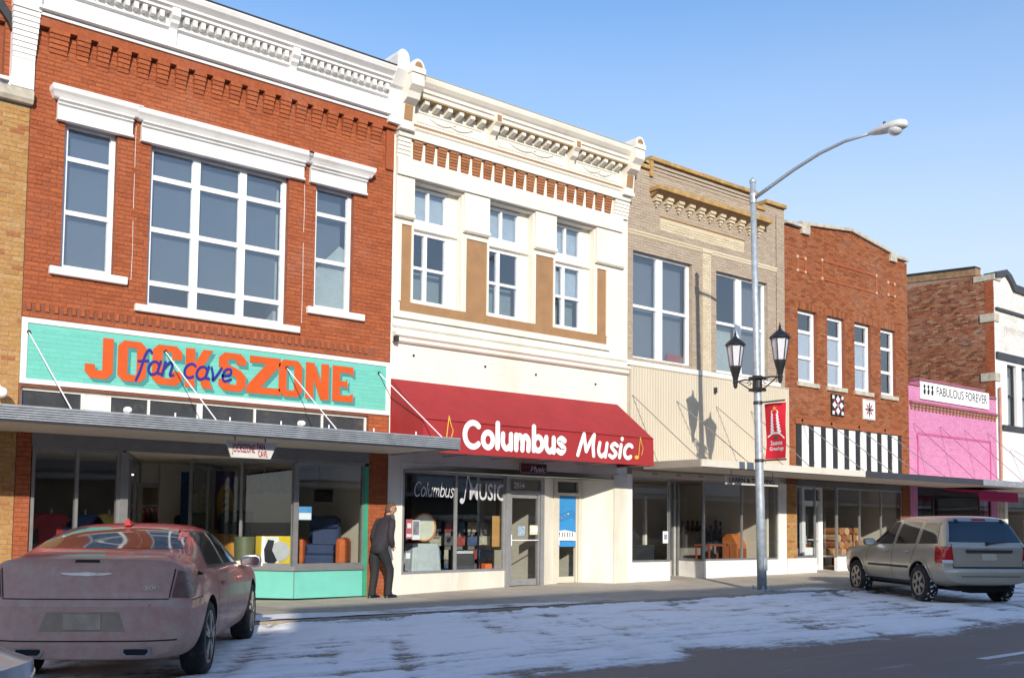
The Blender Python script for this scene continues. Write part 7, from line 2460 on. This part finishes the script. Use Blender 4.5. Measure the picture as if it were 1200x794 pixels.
# writing on the music shop glass (painted on the panes)
dgl = Vector((xB - A[0], yB - A[1], 0)) if False else None
gx0, gy0 = 11.04, D + .05
gx1, gy1 = PX(592, 620, .48) - .03, D + .51
def onpane(px, v, z0, h, off=.0):
    "x from the pixel column on the slanted shop window, height by v"
    d = ray(px, 580)
    ax_, ay_ = gx0, gy0
    ex, ey = gx1 - gx0, gy1 - gy0
    t = (ax_ * ey - ay_ * ex) / (d.x * ey - d.y * ex)
    p = d * t
    return (p.x, p.y - .012 - off, z0 + h * v)
gwr = [c for c in mu.children if c.name.startswith('shop_window')][0]
FADE = pm('silver_script_paint', (.62, .63, .66), .5, .15, 12)
for c, mb in brush('Columbus', .07, lambda L: (lambda u, v: onpane(484 + 47 * u, v, 1.98, .40 + .0, L * .0006)), shear=.25):
    mb.build('script_letter', FADE, gwr)
put_text('window_lettering', 'MUSIC', lambda u, v: onpane(550 + 41 * u, v, 1.95, .36), FADE, gwr, .012)
nt_ = MB()
for q in (((543.0, -.1), (544.0, -.1), (548.2, 1.45), (547.2, 1.45)), ((547.2, 1.45), (548.4, 1.45), (551.6, .78), (550.8, .74))):
    nt_.add([onpane(u, v, 1.95, .36, .001) for u, v in q], [(0, 1, 2, 3)])
nt_.add([onpane(541 + 2.6 * math.cos(a), -.08 + .17 * math.sin(a), 1.95, .36, .002) for a in np.linspace(0, 6.28, 12, endpoint=False)], [tuple(range(12))])
nt_.build('window_note', FADE, gwr)
# things in the music window
zf2 = .42
dr = thing('bass_drum', 'upright bass drum with orange rim on the grey cloth', 'drum', (0, 0, 0))
def mpt(px, dep):
    return PX(px, 640, dep), D + dep
x, y = mpt(496, .72)
o = MB().lathe([(.27, -.02), (.27, .20)], (x, y, 1.36), 32, 'y').build('drum_shell', pm('drum_red', (.20, .05, .02), .4), dr)
smooth_by_angle(o, 40)
MB().lathe([(.262, -.028), (.262, -.021)], (x, y, 1.36), 32, 'y').build('drum_head', pm('drum_skin', (.62, .64, .52), .7, .1, 5), dr)
rim_ = MB().tube([(x + .28 * math.cos(a), y - .03, 1.36 + .28 * math.sin(a)) for a in np.linspace(0, 2 * math.pi, 30)], .018, 8)
rim_.build('drum_hoop', pm('orange_hoop', (.55, .18, .03), .5), dr)
cl_ = thing('draped_stand', 'display stand under a pale grey cloth in the music window', 'stand')
xa, ya_ = mpt(484, .62)
xb, _ = mpt(517, .62)
vs, fs = [], []
n = 40
for j, (zz, k) in enumerate(((1.03, .86), (1.02, .93), (.9, .97), (.44, 1.06))):
    for i in range(n):
        u = i / n * 2 * math.pi
        cx_, cy_ = (xa + xb) / 2, ya_ + .2
        sx = math.copysign(abs(math.cos(u)) ** .35, math.cos(u)) * (xb - xa) / 2
        sy = math.copysign(abs(math.sin(u)) ** .35, math.sin(u)) * .22
        rip = 1 + (.03 * math.sin(u * 11) * j / 3)
        vs.append((cx_ + sx * k * rip, cy_ + sy * k * rip, zz))
for j in range(3):
    for i in range(n):
        fs.append((j * n + i, j * n + (i + 1) % n, (j + 1) * n + (i + 1) % n, (j + 1) * n + i))
fs.append(tuple(range(n)))
MB().add(vs, fs).build('cloth', pm('pale_grey_cloth', (.46, .52, .53), .85, .1, 5), cl_, smooth=False)
def leaf(label, px0, py0, px1, py1, dep, mat, name='window_poster', cat='poster', parts=()):
    xa, za = P(px0, py0, dep)
    xb, zb = P(px1, py1, dep)
    t = thing(name, label, cat)
    MB().box(xa, xb, D + dep, D + dep + .006, zb, za).build('sheet', mat, t)
    for (u0, u1, v0, v1, m) in parts:
        MB().box(xa + (xb - xa) * u0, xa + (xb - xa) * u1, D + dep - .003, D + dep - .0002, zb + (za - zb) * v0, zb + (za - zb) * v1).build('printed_area', m, t)
    return t
PINKP, GREYP = pm('pink_print', (.55, .12, .16), .6), pm('grey_print2', (.25, .25, .27), .6, .4, 10)
leaf('red edged leaflet at the left end of the music window', 476, 608, 483, 631, .22, PINKP, parts=((.1, .9, .1, .25, LETW), (.2, .8, .55, .8, LETW)))
leaf('black and white printed leaflet beside the drum', 483, 609, 492, 632, .24, LETW, parts=((.12, .9, .25, .95, GREYP),))
leaf('grey speckled notice low at the left of the music window', 475, 645, 481, 668, .20, GREYP, parts=((.1, .9, .6, .9, LETW),))
# instrument shapes further in
gt = thing('guitar', 'guitar hanging at the right side of the music window', 'guitar')
gx, gy = mpt(584, 1.2)
MB().prism([(gx + r * math.cos(a) * .8, 1.05 + r * 1.1 * math.sin(a)) for a, r in ((t, .20 + .03 * math.cos(2 * t)) for t in np.linspace(0, 6.28, 24, endpoint=False))], gy, gy + .09).build('guitar_body', pm('spruce_top', (.45, .24, .08), .4), gt)
MB().box(gx - .03, gx + .03, gy + .02, gy + .05, 1.25, 2.0).build('guitar_neck', pm('dark_wood', (.08, .03, .015), .5), gt)
MB().lathe([(.055, -.002), (.055, .0)], (gx, gy - .001, 1.10), 16, 'y').build('sound_hole', BLACKL, gt)
leaf('tall tan panel standing at the right end of the music window', 577, 604, 588, 640, .75, pm('tan_print', (.50, .28, .09), .7, .1, 4), name='tan_screen', cat='screen')
box_thing('carton', 'small orange carton low in the music window', 'box', mpt(570, .6)[0], mpt(570, .6)[0] + .18, D + .62, D + .78, zf2, zf2 + .17, pm('orange_carton', (.75, .15, .03), .6))
am = thing('amplifier', 'black amplifier on the floor of the music window', 'amplifier')
xx, yy_ = mpt(545, 1.0)
MB().box(xx - .25, xx + .25, yy_, yy_ + .28, zf2, zf2 + .46).build('cabinet', BLACKW, am, bevel=.015)
MB().box(xx - .22, xx + .22, yy_ - .006, yy_ - .001, zf2 + .03, zf2 + .36).build('grille_cloth', pm('grille_cloth', (.06, .06, .06), .9, .4, 50), am)
MB().box(xx - .22, xx + .22, yy_ - .007, yy_ - .001, zf2 + .38, zf2 + .44).build('control_panel', SILVERP, am)
for k in range(5):
    xg, yg_ = mpt(500 + k * 14, 2.4)
    t = thing('shelf_rack', ('leftmost', 'second', 'third', 'fourth', 'rightmost')[k] + ' dark shelf unit deep inside the music shop', 'shelf')
    MB().box(xg, xg + .5, yg_, yg_ + .3, .12, 1.5 + .12 * (k % 2)).build('carcass', INTD, t)
    for j in range(4):
        MB().box(xg + .04, xg + .46, yg_ - .04, yg_ - .002, .3 + j * .32, .52 + j * .32).build('book_row', pm('stock_%d' % ((k + j) % 4), ((.3, .05, .04), (.05, .09, .2), (.4, .38, .3), (.1, .1, .11))[(k + j) % 4], .6, .4, 12), t)
# blue cloth hanging on the second door, with a keyboard print
xa, za = P(650.5, 577, .60)
xb, zb = P(674, 640, .60)
bc = thing('door_flag', 'bright blue door flag printed with music staves and piano keys', 'flag')
yf = D + .595
MB().box(xa, xb, yf, yf + .006, zb, za).build('flag_cloth', pm('sky_blue_cloth', (.03, .24, .55), .75, .06, 6), bc)
MB().prism([(xa, zb + .12), (xa + .25, zb + .17), (xb, zb + .13), (xb, zb + .33), (xa + .3, zb + .38), (xa + .12, zb + .36), (xa, zb + .31)], yf - .004, yf).build('printed_keys', LETW, bc)
for k in range(7):
    x = xa + .05 + k * (xb - xa - .08) / 7
    MB().box(x, x + .025, yf - .007, yf - .0045, zb + .22, zb + .33).build('printed_black_key', BLACKL, bc)
sv = MB()
for k in range(4):
    ribbon(sv, spline([(xa + .05, zb + .55 + k * .05), (xa + .22, zb + .60 + k * .05), (xb - .1, zb + .68 + k * .05), (xb - .03, zb + .62 + k * .05)]), .008, lambda u, v: (u, yf - .003, v))
sv.build('printed_stave', pm('deep_blue_print', (.01, .05, .2), .7), bc)
for k, c in enumerate(((.75, .55, .05), (.6, .1, .2), (.1, .4, .2), (.75, .55, .05))):
    x = xa + .1 + k * .1
    MB().prism([(x + .025 * math.cos(a), zb + .62 + k * .045 + .02 * math.sin(a)) for a in np.linspace(0, 6.28, 10, endpoint=False)], yf - .006, yf - .0035).build('printed_note', pm('note_%d' % k, c, .7), bc)
# notices on the first door
leaf('cream notice on the glass of the numbered door', 621, 615, 632, 626, .47, pm('cream_notice', (.72, .66, .46), .7), parts=((.2, .8, .3, .8, LETW),))
leaf('round blue white sticker on the glass of the numbered door', 607, 616, 615, 627, .475, pm('blue_sticker', (.30, .42, .52), .6, .5, 20), cat='sticker')

# learning shop sign under the second canopy
xa, za = P(850, 556.5, -1.6)
xb, zb = P(911, 570, -1.6)
ls = thing('hanging_sign', 'weathered sign board with black capitals behind the lamp pole', 'sign')
MB().box(xa, xb, D - 1.62, D - 1.59, zb, za).build('sign_board', pm('weathered_board', (.62, .58, .5), .7, .1, 4), ls)
put_text('sign_lettering', 'LEARN & THRIVING', flat(xa + .12, xb - .15, zb + .05, za - .04, D - 1.624), BLACKL, ls, .02)
for x in (xa + .2, xb - .2):
    MB().tube([(x, D - 1.605, za), (x, D - 1.605, 2.80)], .008, 5).build('hanger', DARKM, ls)
# goods in the tan shop
def mp2(px, dep):
    return PX(px, 640, dep), D + dep
z3 = .58
MB_ = pm('wood_orange', (.45, .14, .03), .5, .15, 5)
x, y = mp2(873, 1.0)
hs_ = thing('wooden_cabinet', 'low orange wood cabinet with sloping top in the tan shop window', 'cabinet')
MB().prismx([(y, .15), (y, .95), (y + .2, 1.25), (y + .5, 1.25), (y + .5, .15)], x - .35, x + .35).build('carcass', MB_, hs_)
MB().box(x - .3, x + .3, y - .012, y - .002, .3, .85).build('cabinet_door', pm('wood_dark', (.22, .06, .02), .5, .15, 5), hs_)
tbx, tby = mp2(845, .9)
tbl = thing('wooden_table', 'small red brown wooden table in the tan shop window', 'table')
MB().box(tbx - .5, tbx + .45, tby, tby + .5, .92, .97).build('tabletop', pm('wood_red', (.26, .06, .025), .5), tbl)
for sx in (-.46, .41):
    for sy in (.03, .47):
        MB().box(tbx + sx - .02, tbx + sx + .02, tby + sy - .02, tby + sy + .02, .12, .92).build('leg', pm('wood_red', (.26, .06, .025), .5), tbl)
for k, (px0, py0, px1, py1, lab) in enumerate(((800, 578, 808, 590, 'left small dark picture on the tan shop wall'), (811, 578, 819, 590, 'right small dark picture on the tan shop wall'), (833, 592, 841, 604, 'dark picture left of the mirror in the tan shop'), (844, 589, 857, 602, 'red brown picture under the mirror in the tan shop'), (861, 592, 869, 604, 'dark picture right of the mirror in the tan shop'))):
    picture(lab, px0, py0, px1, py1, 3.5, DKP if k != 3 else pm('brown_photo', (.12, .05, .03), .5, .4, 6))
mr_ = thing('wall_mirror', 'gilt sunburst mirror on the back wall of the tan shop', 'mirror')
xm, zm = P(847, 577, 3.45)
for k in range(16):
    a = 2 * math.pi * k / 16
    MB().bar((xm + .18 * math.cos(a), D + 3.48, zm + .18 * math.sin(a)), (xm + .38 * math.cos(a), D + 3.48, zm + .38 * math.sin(a)), .05, .02, up=(0, 1, 0)).build('gilt_ray', GOLD, mr_)
MB().lathe([(.2, -.02), (.2, .02)], (xm, D + 3.47, zm), 24, 'y').build('mirror_disc', pm('old_mirror', (.4, .36, .28), .2, .2, 5), mr_)
ct = thing('shop_counter', 'grey counter with dark ornaments in the tan shop', 'counter')
xa, ya_ = mp2(797, 2.2)
MB().box(xa, xa + 1.3, ya_, ya_ + .5, .12, 1.25).build('counter_body', pm('counter_grey', (.22, .2, .18), .6), ct)
MB().box(xa - .05, xa + 1.35, ya_ - .05, ya_ + .55, 1.25, 1.30).build('counter_top', INTD, ct)
rr2 = random.Random(5)
for k in range(6):
    x = xa + .15 + k * .2
    v = MB().lathe([(.03, 0), (.06, .05), (.07, .12), (.035, .19), (.04, .22 + .1 * rr2.random())], (x, ya_ + .2, 1.30), 12)
    o = v.build('ornament', pm('dark_ornament', (.03, .03, .035), .4), None, smooth=True)
    tag(o, ('leftmost', 'second', 'third', 'fourth', 'fifth', 'rightmost')[k] + ' dark vase in the row on the grey counter', 'vase', 'vases on the grey counter')
for k in range(6):
    x, y = mp2(833 + k * 6, 1.9)
    v = MB().lathe([(.05, 0), (.09, .06), (.10, .2), (.05, .3), (.03, .45), (.06, .5 + .12 * rr2.random())], (x, y, .97 + .1 * (k % 2)), 12)
    o = v.build('ornament', pm('dark_ornament', (.03, .03, .035), .4), None, smooth=True)
    tag(o, ('leftmost', 'second', 'third', 'fourth', 'fifth', 'rightmost')[k] + ' tall dark jug behind the red brown table', 'jug', 'jugs in the tan shop')
sh2 = thing('display_shelf', 'long low shelf carrying the jugs in the tan shop', 'shelf')
xa = mp2(828, 1.9)[0]
MB().box(xa, xa + 2.2, D + 1.75, D + 2.1, .93, .968).build('shelf_board', INTD, sh2)
MB().box(xa + .02, xa + 2.18, D + 1.8, D + 2.05, .12, .93).build('shelf_base', INTD, sh2)
x, y = mp2(752, .6)
dk = thing('display_chest', 'black chest in the left window of the tan shop', 'chest')
MB().box(x - .45, x + .45, y, y + .45, .60, .92).build('chest_body', BLACKW, dk, bevel=.02)
MB().box(x - .47, x + .47, y - .02, y + .47, .92, .97).build('chest_lid', DARKM, dk, bevel=.015)
leaf('white open sign leaflet on the left window of the tan shop', 777, 622, 783, 636, .028 - .02, LETW, parts=((.2, .8, .3, .75, pm('blue_grey_print', (.25, .28, .4), .6)),))
fg = thing('white_lampshade_stand', 'pale floor stand inside the left window of the tan shop', 'stand')
x, y = mp2(757, 1.4)
MB().box(x - .04, x + .04, y, y + .08, .1, 2.2).build('upright', CREAM, fg)
MB().box(x - .25, x + .25, y - .1, y + .2, .08, .14).build('foot', CREAM, fg)
# firewood in the next window
wood = [pm('log_%d' % k, c, .85, .25, 12) for k, c in enumerate(((.46, .24, .10), (.36, .14, .05), (.55, .33, .17), (.28, .09, .04)))]
def mp3(px, dep):
    return PX(px, 620, dep), D + dep
xw, yw_ = mp3(975, .35)
xe2, _ = mp3(1012, .35)
rl = random.Random(11)
ords = ['first', 'second', 'third', 'fourth', 'fifth', 'sixth', 'seventh']
for row in range(4):
    n = 7 - row
    for k in range(n):
        x = xw + .14 + (k + .5 * row) * .27
        if x > xe2 + .3:
            continue
        r = .115
        a = rl.uniform(-.25, .25)
        c = Vector((x, yw_ + .3, .62 + .12 + row * .20))
        dv = Vector((math.sin(a), math.cos(a), 0)) * .28
        o = MB().tube([c - dv, c + dv], [r, r * .94], 9).build('firewood_log', wood[(row * 3 + k) % 4])
        tag(o, '%s log from the left in the %s row of firewood behind glass' % (ords[k], ('bottom', 'second', 'third', 'top')[row]), 'log', 'firewood logs in the shop window')
leaf('small white notice low on the left glass of the brown red shop', 943, 641, 953, 650, .1, LETW, name='notice_box', cat='notice')

# shirts on stands in the flat window of the sports shop
for k, (px_, c, lab) in enumerate(((60, (.30, .02, .03), 'red jersey on a stand at the left of the flat shop window'), (100, (.03, .05, .16), 'navy jersey on a stand in the middle of the flat shop window'), (128, (.35, .30, .06), 'mustard jersey on a stand at the right of the flat shop window'))):
    x, y = PX(px_, 600, 1.3), D + 1.3
    t = thing('jersey_stand', lab, 'jersey')
    MB().tube([(x, y, .12), (x, y, 1.62)], .018, 8).build('stand_pole', ALU, t)
    MB().lathe([(.16, 0), (.15, .02), (.02, .04)], (x, y, .10), 16).build('stand_foot', DARKM, t)
    j = MB()
    j.prism([(x - .20, .85), (x + .20, .85), (x + .21, 1.32), (x + .36, 1.18), (x + .42, 1.28), (x + .24, 1.52), (x + .08, 1.56), (x, 1.52), (x - .08, 1.56), (x - .24, 1.52), (x - .42, 1.28), (x - .36, 1.18), (x - .21, 1.32)], y - .07, y + .07)
    j.build('jersey', pm('jersey_%d' % k, c, .8, .2, 6), t, bevel=.03)
# framed things and goods in the brown red shop
rr3 = random.Random(21)
for k in range(6):
    x = 25.9 + k * .55
    t = thing('display_plinth', ('leftmost', 'second', 'third', 'fourth', 'fifth', 'rightmost')[k] + ' display plinth behind the glass of the brown red shop', 'plinth')
    h_ = .75 + .35 * rr3.random()
    MB().box(x, x + .38, D + 1.6, D + 1.95, .2, h_).build('plinth_body', [INT, MB_, INTD][k % 3], t)
    MB().lathe([(.05, 0), (.10, .06), (.13, .18), (.08, .28), (.05, .34)], (x + .19, D + 1.78, h_), 14).build('pot', wood[k % 4], t, smooth=True)
rk = thing('wall_quilt', 'pale patterned quilt hung on the back wall of the brown red shop', 'quilt')
MB().box(26.2, 28.2, D + 3.95, D + 3.98, .9, 2.4).build('quilt_cloth', pm('quilt_cloth', (.55, .48, .36), .9, .3, 9), rk)
for i in range(5):
    for j in range(3):
        MB().prism([(26.4 + i * .4, 1.15 + j * .5), (26.52 + i * .4, 1.0 + j * .5), (26.64 + i * .4, 1.15 + j * .5), (26.52 + i * .4, 1.3 + j * .5)], D + 3.93, D + 3.949).build('quilt_diamond', QR if (i + j) % 2 else pm('quilt_blue', (.05, .09, .2), .8), rk)
